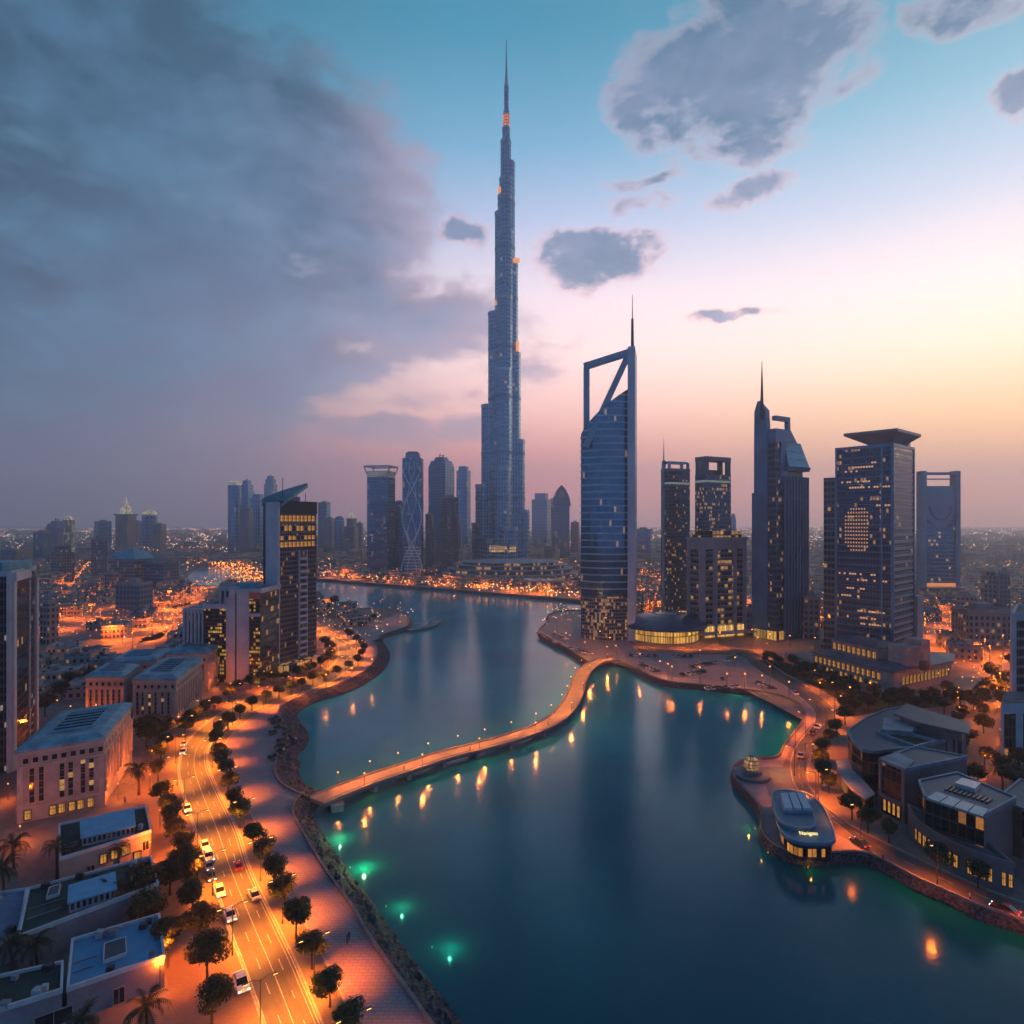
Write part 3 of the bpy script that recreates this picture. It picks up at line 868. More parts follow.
terraced_podium()

# ======== the tower with the open triangular crown
def sail_tower():
    NC = G(628, 641); d = NC.y
    base_c = Vector((X(607, d + 14), d + 14, 0))
    root = thing("curved_office_tower", base_c, "curved banded glass tower with an open triangular frame and mast on top", "tower")
    # plan: a bowed front between the left edge and the right pylon
    L = Vector((X(581, d + 10), d + 10, 0)); Rr = Vector((X(627.5, d + 3), d + 3, 0))
    ax = (Rr - L).normalized(); nn = Vector((ax.y, -ax.x, 0)); W = (Rr - L).length
    def plan(t=0.0, sh=0.0):
        o = []
        for i in range(15):
            u = i / 14.0
            o.append(L + ax * (W * u) + nn * ((7.5 + t) * math.sin(math.pi * (0.12 + u * 0.80)) ** 1.0 - 2.5) - ax * (t if u < .3 else 0))
        o += [Rr - nn * 24, L - nn * 24]
        return o
    pl = plan()
    ztopL, ztopR, zpod = Zt(432, d), Zt(388, d), Zt(597, d)
    fm = facade("banded_tower_glass", 1.5, 4.4, .14, .0, (.028, .085, .125), (.10, .14, .18), lit=.03, e=1.0, seed=11, gmetal=.7, grough=.05, cluster=.9)
    pod = facade("tower_base_grid", 1.3, 2.2, .26, .26, (.03, .045, .06), (.30, .29, .30), lit=.3, e=1.0, seed=12, cluster=.7)
    mb = MB(); mb.prism(inset(plan(), -.0), 0, zpod, 0, 1); mb.build("base_storeys", [pod, roof_m], root)
    # shaft with a top that slopes up to the right and back
    n = len(pl); top = []
    for p in pl:
        u = (p - L).dot(ax) / W
        top.append(Vector((p.x, p.y, ztopL + (ztopR - ztopL) * max(0, min(1, u)) ** .8)))
    mb = MB(); uu = 0
    for i in range(n):
        j = (i + 1) % n; Ls = (pl[j] - pl[i]).length
        mb.face([(pl[i].x, pl[i].y, zpod), (pl[j].x, pl[j].y, zpod), top[j], top[i]], 0, [(uu, 0), (uu + Ls, 0), (uu + Ls, top[j].z - zpod), (uu, top[i].z - zpod)]); uu += Ls
    mb.face(top, 1)
    mb.build("glass_shaft", [fm, dark_metal], root)
    # projecting floor bands; above the springing of the slope they follow only the higher side
    bn = MB(); k = 0
    for z in frange(zpod + 4.4, ztopR - 2, 4.4):
        q = plan(.5) if False else inset(pl, -.45)
        if z < ztopL - 1: bn.prism(q, z, z + .85, 0, 0, 0)
        else:
            f = ((z - ztopL) / (ztopR - ztopL)) ** 1.25
            cut = [p for p in q if (p - L).dot(ax) / W >= f]
            if len(cut) > 3: bn.prism(cut, z, z + .85, 0, 0, 0)
    bn.build("floor_bands", pmat("band_aluminium", (.34, .42, .48), 0.4, .4, .1, .1), root)
    # right pylon, left post, crown beam and diagonal
    zp = Zt(346, d); P = MB()
    q0 = Rr + nn * 2.0 + ax * .2; pyl = [q0, q0 + ax * 4.6, q0 + ax * 4.6 - nn * 27, q0 - nn * 27]
    P.prism(pyl, 0, zp, 0, 0); P.build("pylon", pmat("pale_blue_pylon", (.33, .40, .50), .45, .35, .1, .05), root)
    fr = pmat("crown_frame_metal", (.17, .27, .36), .4, .5, .1, .05)
    lp = L + ax * 3.2 - nn * 3
    P = MB(); P.bar((lp.x, lp.y, ztopL - 6), (lp.x, lp.y, Zt(361, d)), 3.6, 3.6)
    P.build("crown_post", fr, root)
    P = MB(); rp = Rr + ax * 1.0 - nn * 3
    P.bar((lp.x - 1.5, lp.y, Zt(362, d)), (rp.x, rp.y, Zt(350, d)), 3.4, 4.2); P.build("crown_beam", fr, root)
    P = MB(); a = L + ax * (W * .12) + nn * 4.4
    P.bar((a.x, a.y, Zt(446, d)), (rp.x - 1, rp.y - 3, Zt(353, d)), 3.8, 3.0); P.build("crown_diagonal", fr, root)
    P = MB(); m0 = pyl[0].lerp(pyl[2], .5) 
    P.tube([(m0.x, m0.y, zp), (m0.x, m0.y, Zt(312, d)), (m0.x, m0.y, Zt(312, d)), (m0.x, m0.y, Zt(287, d))], [1.1, .8, .35, .15], 8); P.build("mast", dark_metal, root)
    reserve(pl, 20)
sail_tower()

# ======== round pavilion with a wide disc roof
def disc_pavilion():
    y = D(640); c = Vector((X(667, y), y + 8, 0))
    root = thing("round_pavilion", c, "low round hall with a wide blue disc roof above a ring of golden windows", "pavilion")
    mb = MB(); mb.prism(ellipse(c, 21.5, 21.5, 0, 64), 0, 7.2, 0, 0); mb.build("glazed_drum", facade("drum_windows", 2.0, 4.3, .18, .12, (.1, .08, .05), (.18, .13, .09), lit=3, e=1.5, warm=(1, .46, .08), seed=7, cluster=.1), root)
    mb = MB()
    prof = [(22, 7.2), (26.5, 7.9), (27.4, 9.0), (26.8, 10.2), (20, 13.0), (12, 15.2), (8, 15.8), (7.4, 15.5), (0.05, 15.5)]
    mb.loft([[Vector((p.x, p.y, z)) for p in ellipse(c, r, r, 0, 64)] for r, z in prof], 0, 0)
    mb.build("disc_roof", pmat("blue_disc_roof", (.05, .10, .17), .4, .4, .15, .1), root, True)
    mb = MB(); mb.prism(ellipse(c + Vector((1, 0, 0)), 6.6, 6.0, 0, 40), 15.3, 15.95, 0, 0, 0); mb.build("skylight", pmat("pale_skylight", (.5, .52, .55), .3, .1, .1, .3), root)
    for i in range(32):
        t = 2 * math.pi * i / 32; p = c + Vector((math.cos(t), math.sin(t), 0)) * 22.6
        mb = MB(); mb.tube([(p.x, p.y, 0), (p.x, p.y, 7.6)], .22, 6); mb.build("column", dark_metal, root)
    RESERVED.append(ellipse(c, 34, 34, 0, 16))
disc_pavilion()

# ======== left twin with mast, right twin with open frame, arched block in front
def mast_tower():
    pts = foot(661, 669, 690, 621, 66); d = pts[1].y
    root = thing("slender_tower", cen(pts), "slim dark tower with a corner mast, left of the open-frame tower", "tower")
    z1 = Zt(470, d)
    fm = facade("slim_tower_glass", 1.5, 2.7, .34, .4, (.03, .055, .085), (.10, .11, .14), lit=.08, e=1.1, seed=21, cluster=.55, gmetal=.4)
    body_roof(root, pts, 0, z1, fm, par=1.4)
    crown = inset(pts, 1.2)
    mb = MB(); mb.ring(pts, z1, Zt(481, d) + 12, 1.0); 
    mb = MB()
    for p in crown: mb.box(p, 2.0, 2.0, z1, Zt(462, d))
    zc = Zt(463, d)
    mb.ring(crown, zc, zc + 1.6, 2.0); mb.build("crown_frame", steel, root)
    mb = MB(); mb.ring(inset(pts, -.2), Zt(484, d), Zt(482, d), .5); mb.build("lit_band", emat("pale_band_light", (.75, .9, .8), .12), root)
    mb = MB(); p = pts[0].lerp(pts[1], .35) 
    mb.tube([(p.x, p.y, 0), (p.x, p.y, Zt(460, d)), (p.x, p.y, Zt(460, d)), (p.x, p.y, Zt(437, d))], [1.5, 1.5, .5, .12], 8); mb.build("mast", steel, root)
    mb = MB(); e = inset(pts, -.9); mb.prism(e, 0, 7.5, 0, 1); mb.build("lobby", [facade("golden_lobby", 2.6, 7.5, .25, .1, (.1, .07, .04), (.2, .14, .1), lit=2, e=1.3, warm=(1, .5, .12), seed=9, cluster=.2), roof_m], root)
    reserve(pts)
mast_tower()
def frame_tower():
    yb = 628; pts = foot(695, 706, 731, yb, 62); d = pts[1].y
    root = thing("open_frame_tower", cen(pts), "dark glass tower topped by an open square frame, rising behind the arched block", "tower")
    z1 = Zt(474, d)
    body_roof(root, pts, 0, z1, facade("frame_tower_glass", 1.5, 2.7, .3, .36, (.03, .06, .095), (.12, .14, .17), lit=.16, e=1.0, seed=31, cluster=.8, gmetal=.5), par=0)
    zt = Zt(456, d); mb = MB()
    for i, p in enumerate(inset(pts, 1.6)): mb.box(p, 3.2, 3.2, z1, zt - 3, 0)
    mb.ring(pts, zt - 3, zt, 3.4); mb.fbox(pts[0], pts[1], .3, (pts[1] - pts[0]).length - .3, -2.5, -.2, z1, zt - 3); mb.build("crown_frame", pmat("bronze_grey_frame", (.20, .19, .23), .5, .4, .15, .1), root)
    mb = MB(); q = inset(pts, 4); mb.prism(q, z1, z1 + 3.5, 0, 0); mb.build("plant_room", dark_metal, root)
    mb = MB(); mb.ring(inset(pts, -.2), Zt(482, d), Zt(480, d), .5); mb.build("lit_band", emat("pale_band_light", (.75, .9, .8), .12), root)
    reserve(pts)
frame_tower()
def arched_block():
    pts = foot(688, 701, 746, 639, 70); d = pts[1].y
    A, B, C2, E = pts
    root = thing("arched_block", cen(pts), "stone block with tall arched window bays, glowing at street level beside the round hall", "office block")
    z1 = Zt(540, d); wallm = pmat("lilac_stone", (.33, .30, .33), .75, 0, .12, .15)
    mb = MB(); mb.prism(pts, 0, z1, 0, 1); mb.build("wall", [wallm, roof_m], root)
    bayf = facade("arch_bay_glass", 3.0, 3.9, .16, .3, (.022, .035, .055), (.15, .15, .18), lit=.16, e=1.1, seed=33, cluster=.8)
    def bay(a, b, u0, u1, z0, z1_, arch):
        dd = (b - a).normalized(); n = Vector((dd.y, -dd.x, 0)); w = u1 - u0
        out = [(u0, z0), (u1, z0)]
        if arch:
            for k in range(9):
                t = math.pi * k / 8; out.append((u0 + w / 2 + math.cos(t) * w / 2, z1_ - w * .28 + math.sin(t) * w * .28))
        else: out += [(u1, z1_), (u0, z1_)]
        mb = MB(); f = [a + dd * u + n * .12 + Vector((0, 0, z)) for u, z in out]
        mb.face(f, 0, out); 
        o = mb.build("window_bay", bayf, root)
        for z in frange(z0 + 3.9, z1_ - w * .28, 3.9):
            sl = MB(); sl.fbox(a, b, u0 + .2, u1 - .2, .1, .55, z - .35, z + .25); sl.build("balcony_band", wallm, root)
    Wr = (C2 - B).length; Wl = (B - A).length
    bay(A, B, Wl * .18, Wl * .82, 9, z1 - 6, True)
    bay(B, C2, Wr * .10, Wr * .26, 9, z1 - 6, False); bay(B, C2, Wr * .36, Wr * .70, 9, z1 - 6, True); bay(B, C2, Wr * .79, Wr * .92, 9, z1 - 6, False)
    mb = MB()
    for a, b, us in ((A, B, (.05, .95)), (B, C2, (.03, .31, .75, .97))):
        W = (b - a).length
        for u in us: mb.fbox(a, b, W * u - 1.0, W * u + 1.0, -.1, .8, 0, z1)
    mb.build("pier", wallm, root)
    mb = MB(); mb.prism(inset(pts, -1.2), z1, z1 + 1.6, 0, 0, 0); mb.build("cornice", wallm, root)
    up = inset(pts, 2.0); mb = MB(); mb.prism(up, z1 + 1.6, Zt(531, d), 0, 1); mb.build("roof_lounge", [facade("roof_lounge_glass", 3, 3.5, .2, .2, (.1, .08, .05), (.12, .12, .14), lit=.8, e=.9, seed=8, cluster=.5), roof_m], root)
    mb = MB()
    for u0, u1, e in ((.08, .30, 0), (.36, .70, 1), (.76, .95, 0)): mb.fbox(B, C2, Wr * u0, Wr * u1, .1, .6, .6, 8.2)
    mb.fbox(A, B, Wl * .2, Wl * .8, .1, .6, .6, 8.2)
    mb.build("lobby_window", facade("bright_lobby", 1.6, 4, .14, .1, (.1, .08, .05), (.15, .1, .07), lit=3, e=2.0, warm=(1, .5, .12), seed=10, cluster=.1), root)
    pc = MB(); pc.fbox(B, C2, -4, Wr + 5, .7, 9, 3.6, 4.3); pc.build("entrance_canopy", wallm, root)
    reserve(pts, 14)
arched_block()

# ======== tower with sloped crown and spire
def spire_tower():
    pts = foot(756, 776, 805, 641, 58); d = pts[1].y
    A, B, C2, E = pts
    root = thing("spired_tower", cen(pts), "dark blue tower with a tapering blade, tilted glass box and needle spire", "tower")
    fm = facade("spire_tower_glass", 1.7, 3.8, .26, .36, (.025, .075, .15), (.10, .13, .18), lit=.11, e=1.0, seed=41, cluster=.7, gmetal=.32)
    fv = facade("ribbed_tower_glass", 1.3, 30, .4, .02, (.03, .07, .12), (.13, .22, .33), lit=0, e=0, seed=42, gmetal=.6, fmetal=.6)
    zs = Zt(479, d); W = (C2 - B).length; Dp = W
    wl = (B - A).length; da = (B - A).normalized(); bdir = (C2 - B).normalized()
    def P(u, v, z): p = A + da * u + bdir * v; return (p.x, p.y, z)
    m2 = blue_panel
    mb = MB(); mb.prism(pts, 0, zs, 0, 1); mb.build("glass_body", [fm, roof_m], root)
    dd = bdir; n = Vector((dd.y, -dd.x, 0)); o = B + dd * (W * .22)
    q = [o + n * 1.6, o + dd * W * .81 + n * 1.6, o + dd * W * .81, o]
    mb = MB(); mb.prism(q, 0, zs + 2, 0, 1); mb.build("ribbed_bay", [fv, roof_m], root)
    mb = MB()
    for k in range(9):
        u = W * (.22 + .80 * k / 8); mb.fbox(B, C2, u - .3, u + .3, 1.5, 2.3, 4, zs + 2)
    mb.build("vertical_rib", blue_panel, root)
    z418, z428, z447 = Zt(418, d), Zt(428, d), Zt(447, d)
    z441, z466, z470 = Zt(441, d), Zt(466, d), Zt(470, d)
    def blk(nm, mat, b, t, zb, zt):
        m = MB(); (u0, u1, v0, v1), (s0, s1, t0, t1) = b, t
        m.hexa([P(u0, v0, zb), P(u1, v0, zb), P(u1, v1, zb), P(u0, v1, zb)], [P(s0, t0, zt), P(s1, t0, zt), P(s1, t1, zt), P(s0, t1, zt)]); return m.build(nm, mat, root)
    blk("left_shaft", fm, (.3, wl - .3, .3, Dp * .36), (.3, wl - .3, .3, Dp * .36), zs, z441)
    blk("shoulder_panel", m2, (wl - 1.2, wl + .5, Dp * .12, Dp * .40), (wl - 1.2, wl + .4, Dp * .16, Dp * .36), zs - 6, z441)
    blk("neck", dark_glass, (1, wl - 1.0, Dp * .3, Dp - 1), (1, wl - 1.0, Dp * .3, Dp - 1), zs, z470)
    blk("box_sill", m2, (.5, wl + 2.6, Dp * .24, Dp + .8), (.5, wl + 3.4, Dp * .22, Dp + 1.2), z470, z466)
    blk("tilted_glass_box", facade("bright_blue_glass", 4.2, 5, .06, .1, (.035, .12, .17), (.1, .2, .28), lit=0, seed=43, gmetal=.6, grough=.15), (.5, wl + 2.8, Dp * .30, Dp + .8), (.5, wl - .4, Dp * .30, Dp * .86), z466, z441)
    blk("upper_storeys", m2, (.4, wl - .2, .4, Dp * .74), (.4, wl - .6, .6, Dp * .52), z441, z428)
    blk("frame_post", m2, (wl - 3.2, wl - .6, Dp * .44, Dp * .52), (wl - 3.2, wl - .6, Dp * .43, Dp * .51), z428, z418)
    blk("frame_beam", m2, (wl - 3.2, wl - .6, .4, Dp * .51), (wl - 3.2, wl - .5, .4, Dp * .51), z418 - 1, z418 + 1.8)
    mb = MB()   # blade
    zbl = Zt(398, d)
    mb.loft([[P(-.8, -1, 0), P(wl * .62, -1, 0), P(wl * .62, 3.2, 0), P(-.8, 3.2, 0)], [P(-.8, -1, z447), P(wl * .62, -1, z447), P(wl * .62, 3.2, z447), P(-.8, 3.2, z447)],
             [P(-.6, -1, z418 + 6), P(wl * .55, -1, z418 + 6), P(wl * .55, 2.6, z418 + 6), P(-.6, 2.6, z418 + 6)], [P(1.5, -.6, zbl), P(3.5, -.6, zbl), P(3.5, .4, zbl), P(1.5, .4, zbl)]], 0, 0, 0)
    mb.build("blade", m2, root)
    mb = MB(); px = X(766, d); yy = P(wl * .5, .4, 0)[1]
    mb.tube([(px, yy, z418), (px, yy, Zt(398, d)), (px, yy, Zt(376, d)), (px, yy, Zt(358, d))], [1.2, 1.0, .55, .12], 8); mb.build("spire", dark_metal, root)
    mb = MB(); an = [A - bdir * 0 + da * -3.2, A, A + bdir * Dp * .5, A + bdir * Dp * .5 - da * 3.2]; mb.prism(an, 0, Zt(492, d), 0, 1); mb.build("side_shaft", [blue_panel, roof_m], root)
    mb = MB(); mb.prism(inset(pts, -1.0), 0, 6.5, 0, 1); mb.build("lobby", [facade("golden_lobby2", 2.4, 6.5, .2, .15, (.1, .08, .04), (.14, .1, .08), lit=1.6, e=1.5, warm=(1, .46, .08), seed=19, cluster=.5), roof_m], root)
    reserve(pts, 12)
spire_tower()

# ======== big tower with the flared roof slab
def slab_tower():
    pts = foot(836, 893, 914, 668, 50); d = pts[1].y
    A, B, C2, E = pts
    root = thing("slab_roof_tower", cen(pts), "broad dark tower under a flared flat roof slab, scattered lit windows on its front", "tower")
    z1 = Zt(446, d)
    W = (B - A).length; Dp = (C2 - B).length
    front = facade("slab_tower_front", 1.55, 3.3, .3, .42, (.025, .07, .15), (.04, .08, .15), lit=.13, e=1.1, seed=57, cluster=.95, cscale=.055, gmetal=.3)
    side = facade("slab_tower_side", 2.6, 3.6, .0, .45, (.04, .055, .085), (.30, .31, .36), lit=.02, e=1, seed=52, cluster=.5)
    mb = MB(); mb.wall(A, B, 0, z1, 0); mb.wall(B, C2, 0, z1, 1); mb.wall(C2, E, 0, z1, 1); mb.wall(E, A, 0, z1, 1); mb.face([(p.x, p.y, z1) for p in pts], 2)
    mb.build("glass_body", [front, side, roof_m], root)
    lit = MB(); zA, zB = Zt(552, d), Zt(509, d)
    for i, z in enumerate(frange(zA, zB, 2.0)):
        for j, u in enumerate(frange(W * .17, W * .60, 1.35)):
            cx, cz = (u - W * .385) / (W * .23), (z - (zA + zB) / 2) / ((zB - zA) / 2)
            if abs(cx) ** 5 + abs(cz) ** 5 < 1.05 and random.Random(i * 91 + j).random() < .96: lit.fbox(A, B, u, u + .62, .02, .14, z, z + .85)
    o = lit.build("lit_window", emat("lit_office", (1, .46, .2), .42), root); o['kind'] = 'stuff'
    lit = MB(); rr = random.Random(5)
    for py, t0, t1, pr in ((462, .35, .85, .5), (466, .3, .7, .8), (470, .12, .4, .6), (481, .1, .65, .85), (487, .1, .95, .6), (506, .72, 1.0, .95), (577, .05, .7, .5), (583, .1, .9, .5), (592, .2, .5, .5), (615, .3, .9, .5), (622, .2, .8, .6), (628, .4, .95, .5), (600, .1, .4, .5)):
        z = Zt(py, d)
        for u in frange(W * t0, W * t1, 1.35):
            if rr.random() < pr: lit.fbox(A, B, u, u + .95, .02, .14, z, z + .9)
    o = lit.build("lit_window_row", emat("lit_office_row", (1, .5, .25), .45), root); o['kind'] = 'stuff'
    bands(root, pts, frange(5, z1 - 3, 3.6), .12, .3, blue_panel)
    for a, b, u0, u1 in ((A, B, -.3, .7), (A, B, W - .9, W + .1), (B, C2, -.25, .7), (B, C2, Dp - .9, Dp + .1), (A, B, W * .80, W * .83)):
        mb = MB(); mb.fbox(a, b, u0, u1, -.1, .45, 0, z1 + 1); mb.build("pier", blue_panel, root)
    mb = MB(); mb.prism(inset(pts, -.4), z1, z1 + 1.5, 0, 0, 0); mb.build("roof_edge", blue_panel, root)
    # neck and flared slab
    da = (B - A).normalized(); db = (C2 - B).normalized()
    nk = [A + da * W * .55 + db * 2.5, A + da * W * .93 + db * 2.5, A + da * W * .93 + db * (Dp - 9), A + da * W * .55 + db * (Dp - 9)]
    zf, zt = Zt(437, d), Zt(428.5, d)
    mb = MB()
    mb.prism(nk, z1, z1 + 1.8, 0, 0)
    pq = B + db * (Dp - 3.5) - da * 3; mb.box(pq, 3.6, 3.6, z1, zf, math.atan2(da.y, da.x))
    mb.build("roof_neck", blue_panel, root)
    mb = MB()
    s0 = nk; s1 = [A + da * 4.5 - db * 1.5, B + da * 2.5 - db * 1.5, C2 + da * 2.5 + db * 3, E + da * 4.5 + db * 3]
    mb.hexa([(p.x, p.y, z1 + 1.8) for p in s0], [(p.x, p.y, zt - 1.6) for p in s1]); mb.prism(s1, zt - 1.59, zt - .2, 0, 0)
    mb.build("flared_roof_slab", pmat("slab_cladding", (.17, .18, .22), .5, .3, .15, .06), root)
    # annex to the left and the wing wall to the right
    an = [A - da * 7.5 + db * 2, A + db * 2, A + db * 20, A - da * 7.5 + db * 20]
    mb = MB(); mb.prism(an, 0, Zt(478, an[0].y), 0, 1); mb.build("annex", [facade("annex_glass", 2.0, 3.5, .2, .4, (.03, .05, .08), (.12, .14, .18), lit=.07, seed=54), roof_m], root)
    wg = [C2 - da * 1.2 + db * .2, C2 + da * 1.6 + db * .2, C2 + da * 1.6 + db * 9, C2 - da * 1.2 + db * 9]
    mb = MB(); mb.prism(wg, 0, Zt(596, C2.y), 0, 0); mb.build("wing_wall", pmat("lilac_stone", (.33, .30, .33)), root)
    mb = MB(); mb.fbox(B, C2, Dp * .25, Dp * .9, .1, .5, 3.5, 8.5); mb.build("lobby_window", lit_win, root)
    reserve(pts, 12); reserve(an, 4)
    return pts
slab_tower()

# ======== terraced palace-like building in front of it
def terraced_hall():
    A = G(785, 662); B = G(893, 694); C2 = G(951, 681)
    root = thing("terraced_hall", cen([A, B, C2]), "sprawling stone hall with two terraces of glowing windows at the foot of the slab-roofed tower", "hall")
    st = pmat("hall_stone", (.30, .27, .28), .8, 0, .15, .3); rf = pmat("hall_roof", (.11, .15, .20), .5, .3, .2, .2)
    da = (B - A).normalized(); n = Vector((da.y, -da.x, 0)); back = -n
    A1 = A + da * ((B - A).length * .30); E = C2 + back * 14 - da * 10; Fp = A1 + back * 26
    h = 9.0
    main = [A1, B, C2, E, Fp]
    mb = MB(); mb.prism(main, 0, h, 0, 1); mb.build("wall", [st, st], root)
    mb = MB(); low = [A, A1, Fp, A + back * 18]; mb.prism(low, 0, 5.0, 0, 1); mb.build("side_wing", [st, rf], root)
    def roofed(pts, z, over, nm):
        mb = MB(); o = inset(pts, -over); i = inset(pts, 5)
        mb.prism(o, z, z + .8, 0, 0, 0)
        mb.loft([[Vector((p.x, p.y, z + .8)) for p in o], [Vector((p.x, p.y, z + 2.2)) for p in i]], 0, None, 0); mb.build(nm, rf, root)
    roofed(main, h, 1.2, "roof")
    L = (B - A1).length
    k = 0
    for u in frange(1.5, L - 6, 2.8):
        window(root, A1, B, u, 4.6, 1.7, 3.1, True, 2); k += 1
    for u in frange(3, L - 8, 2.8): window(root, A1, B, u, 1.0, 1.7, 2.4, k % 3 != 0, 1); k += 1
    Lr = (C2 - B).length
    for u in frange(7, Lr - 3, 2.9): window(root, B, C2, u, 3.0, 1.9, 3.6, True, 2)
    mb = MB(); mb.fbox(A1, B, L - 5.5, L + .6, -1, .8, 0, h + .2); mb.fbox(B, C2, -.6, 5.5, -1, .8, 0, h + .2); mb.build("corner_pavilion", st, root)
    up = [A1 + da * 3 + back * 9, B - da * 16 + back * 9, B - da * 12 + back * 25, A1 + da * 3 + back * 25]
    mb = MB(); mb.prism(up, h, h + 7, 0, 1); mb.build("upper_storey", [st, rf], root)
    roofed(up, h + 7, .8, "upper_roof")
    Lu = (up[1] - up[0]).length
    for u in frange(1, Lu - 2, 2.9): window(root, up[0], up[1], u, h + 2.2, 1.9, 3.2, True, 2)
    mb = MB(); t = B + back * 16 - da * 8; mb.box(t, 9, 9, h, h + 10, math.atan2(da.y, da.x)); mb.box(t + back * 8, 8, 5, h, h + 12.5, math.atan2(da.y, da.x)); mb.build("stair_tower", st, root)
    mb = MB(); mb.tube([t + da * 10 + Vector((0, 0, h + 1)), t + da * 10 + Vector((0, 0, h + 4.5))], 2.3, 16); mb.build("roof_drum", dark_metal, root)
    RESERVED.append([A - da * 10 - back * 20, B - back * 25 + da * 20, C2 + da * 25, E + back * 20, A + back * 40])
terraced_hall()

# ======== far right tower with the bowl-shaped notch
def notch_tower():
    pts = foot(921, 959.6, 960, 601, 36, Dp=22); d = D(601); A, B, C2, E = pts
    A = Vector((X(921, d), d, 0)); B = Vector((X(959.5, d), d, 0)); C2 = B + Vector((15, 22, 0)); E = A + Vector((15, 22, 0)); pts = [A, B, C2, E]
    root = thing("notched_tower", cen(pts), "pale blue tower with two side pylons, a crossbar on top and a bowl-shaped notch", "tower")
    W = (B - A).length; z1 = Zt(486, d); zt = Zt(471, d)
    cl = pmat("notch_cladding", (.22, .28, .37), .5, .3, .1, .05)
    mb = MB()
    for u in (0, W - 4.5): mb.fbox(A, B, u, u + 4.5, -7, 1.6, 0, zt)
    mb.build("pylon", cl, root)
    mb = MB(); q = [A + Vector((4.5, 0, 0)), B - Vector((4.5, 0, 0)), B + Vector((6, 20, 0)), E + Vector((4.5, -2, 0))]
    mb.prism(q, 0, z1, 0, 1); mb.build("glass_body", [facade("notch_glass", 2.4, 3.7, .12, .42, (.04, .085, .13), (.20, .26, .35), lit=.07, seed=61, cluster=.9, cscale=.1, gmetal=.5), roof_m], root)
    # bowl-shaped apron near the top
    mb = MB(); out = []
    zA, zB = Zt(510, d), Zt(527, d)
    pr = [(4.5, z1), (4.5, zA)]
    for k in range(13):
        t = math.pi * k / 12; pr.append((W / 2 - math.cos(t) * (W / 2 - 4.5), zA - math.sin(t) * (zA - zB)))
    pr += [(W - 4.5, z1)]
    f0 = [A + Vector((u, -.6, z)) for u, z in pr]; mb.face(f0, 0)
    mb.build("bowl_apron", cl, root)
    mb = MB(); c = [A + Vector((W / 2 - math.cos(math.pi * k / 12) * (W / 2 - 8), -.9, zA + 4 - math.sin(math.pi * k / 12) * (zA - zB - 3))) for k in range(13)]
    mb.tube(c, .7, 6); mb.build("bowl_rim", blue_panel, root)
    mb = MB(); mb.fbox(A, B, 0, W, -5, 0, zt - 3.5, zt - 1.2); mb.fbox(A, B, 0, W, -6, -4.5, zt - 8, zt - 6.8); mb.build("crossbar", cl, root)
    mb = MB(); mb.fbox(A, B, 3.5, W - 3.5, 0, 1.2, 12, 17); mb.build("lit_band", emat("orange_lobby_band", (1, .33, .12), .55), root)
    mb = MB(); mb.fbox(A, B, -4, W - 2, 2, 14, 0, 14); mb.build("annex", facade("notch_annex", 2.2, 3.4, .4, .45, (.25, .15, .08), (.3, .26, .28), lit=.5, e=.7, seed=63), root)
    reserve(pts, 10)
notch_tower()

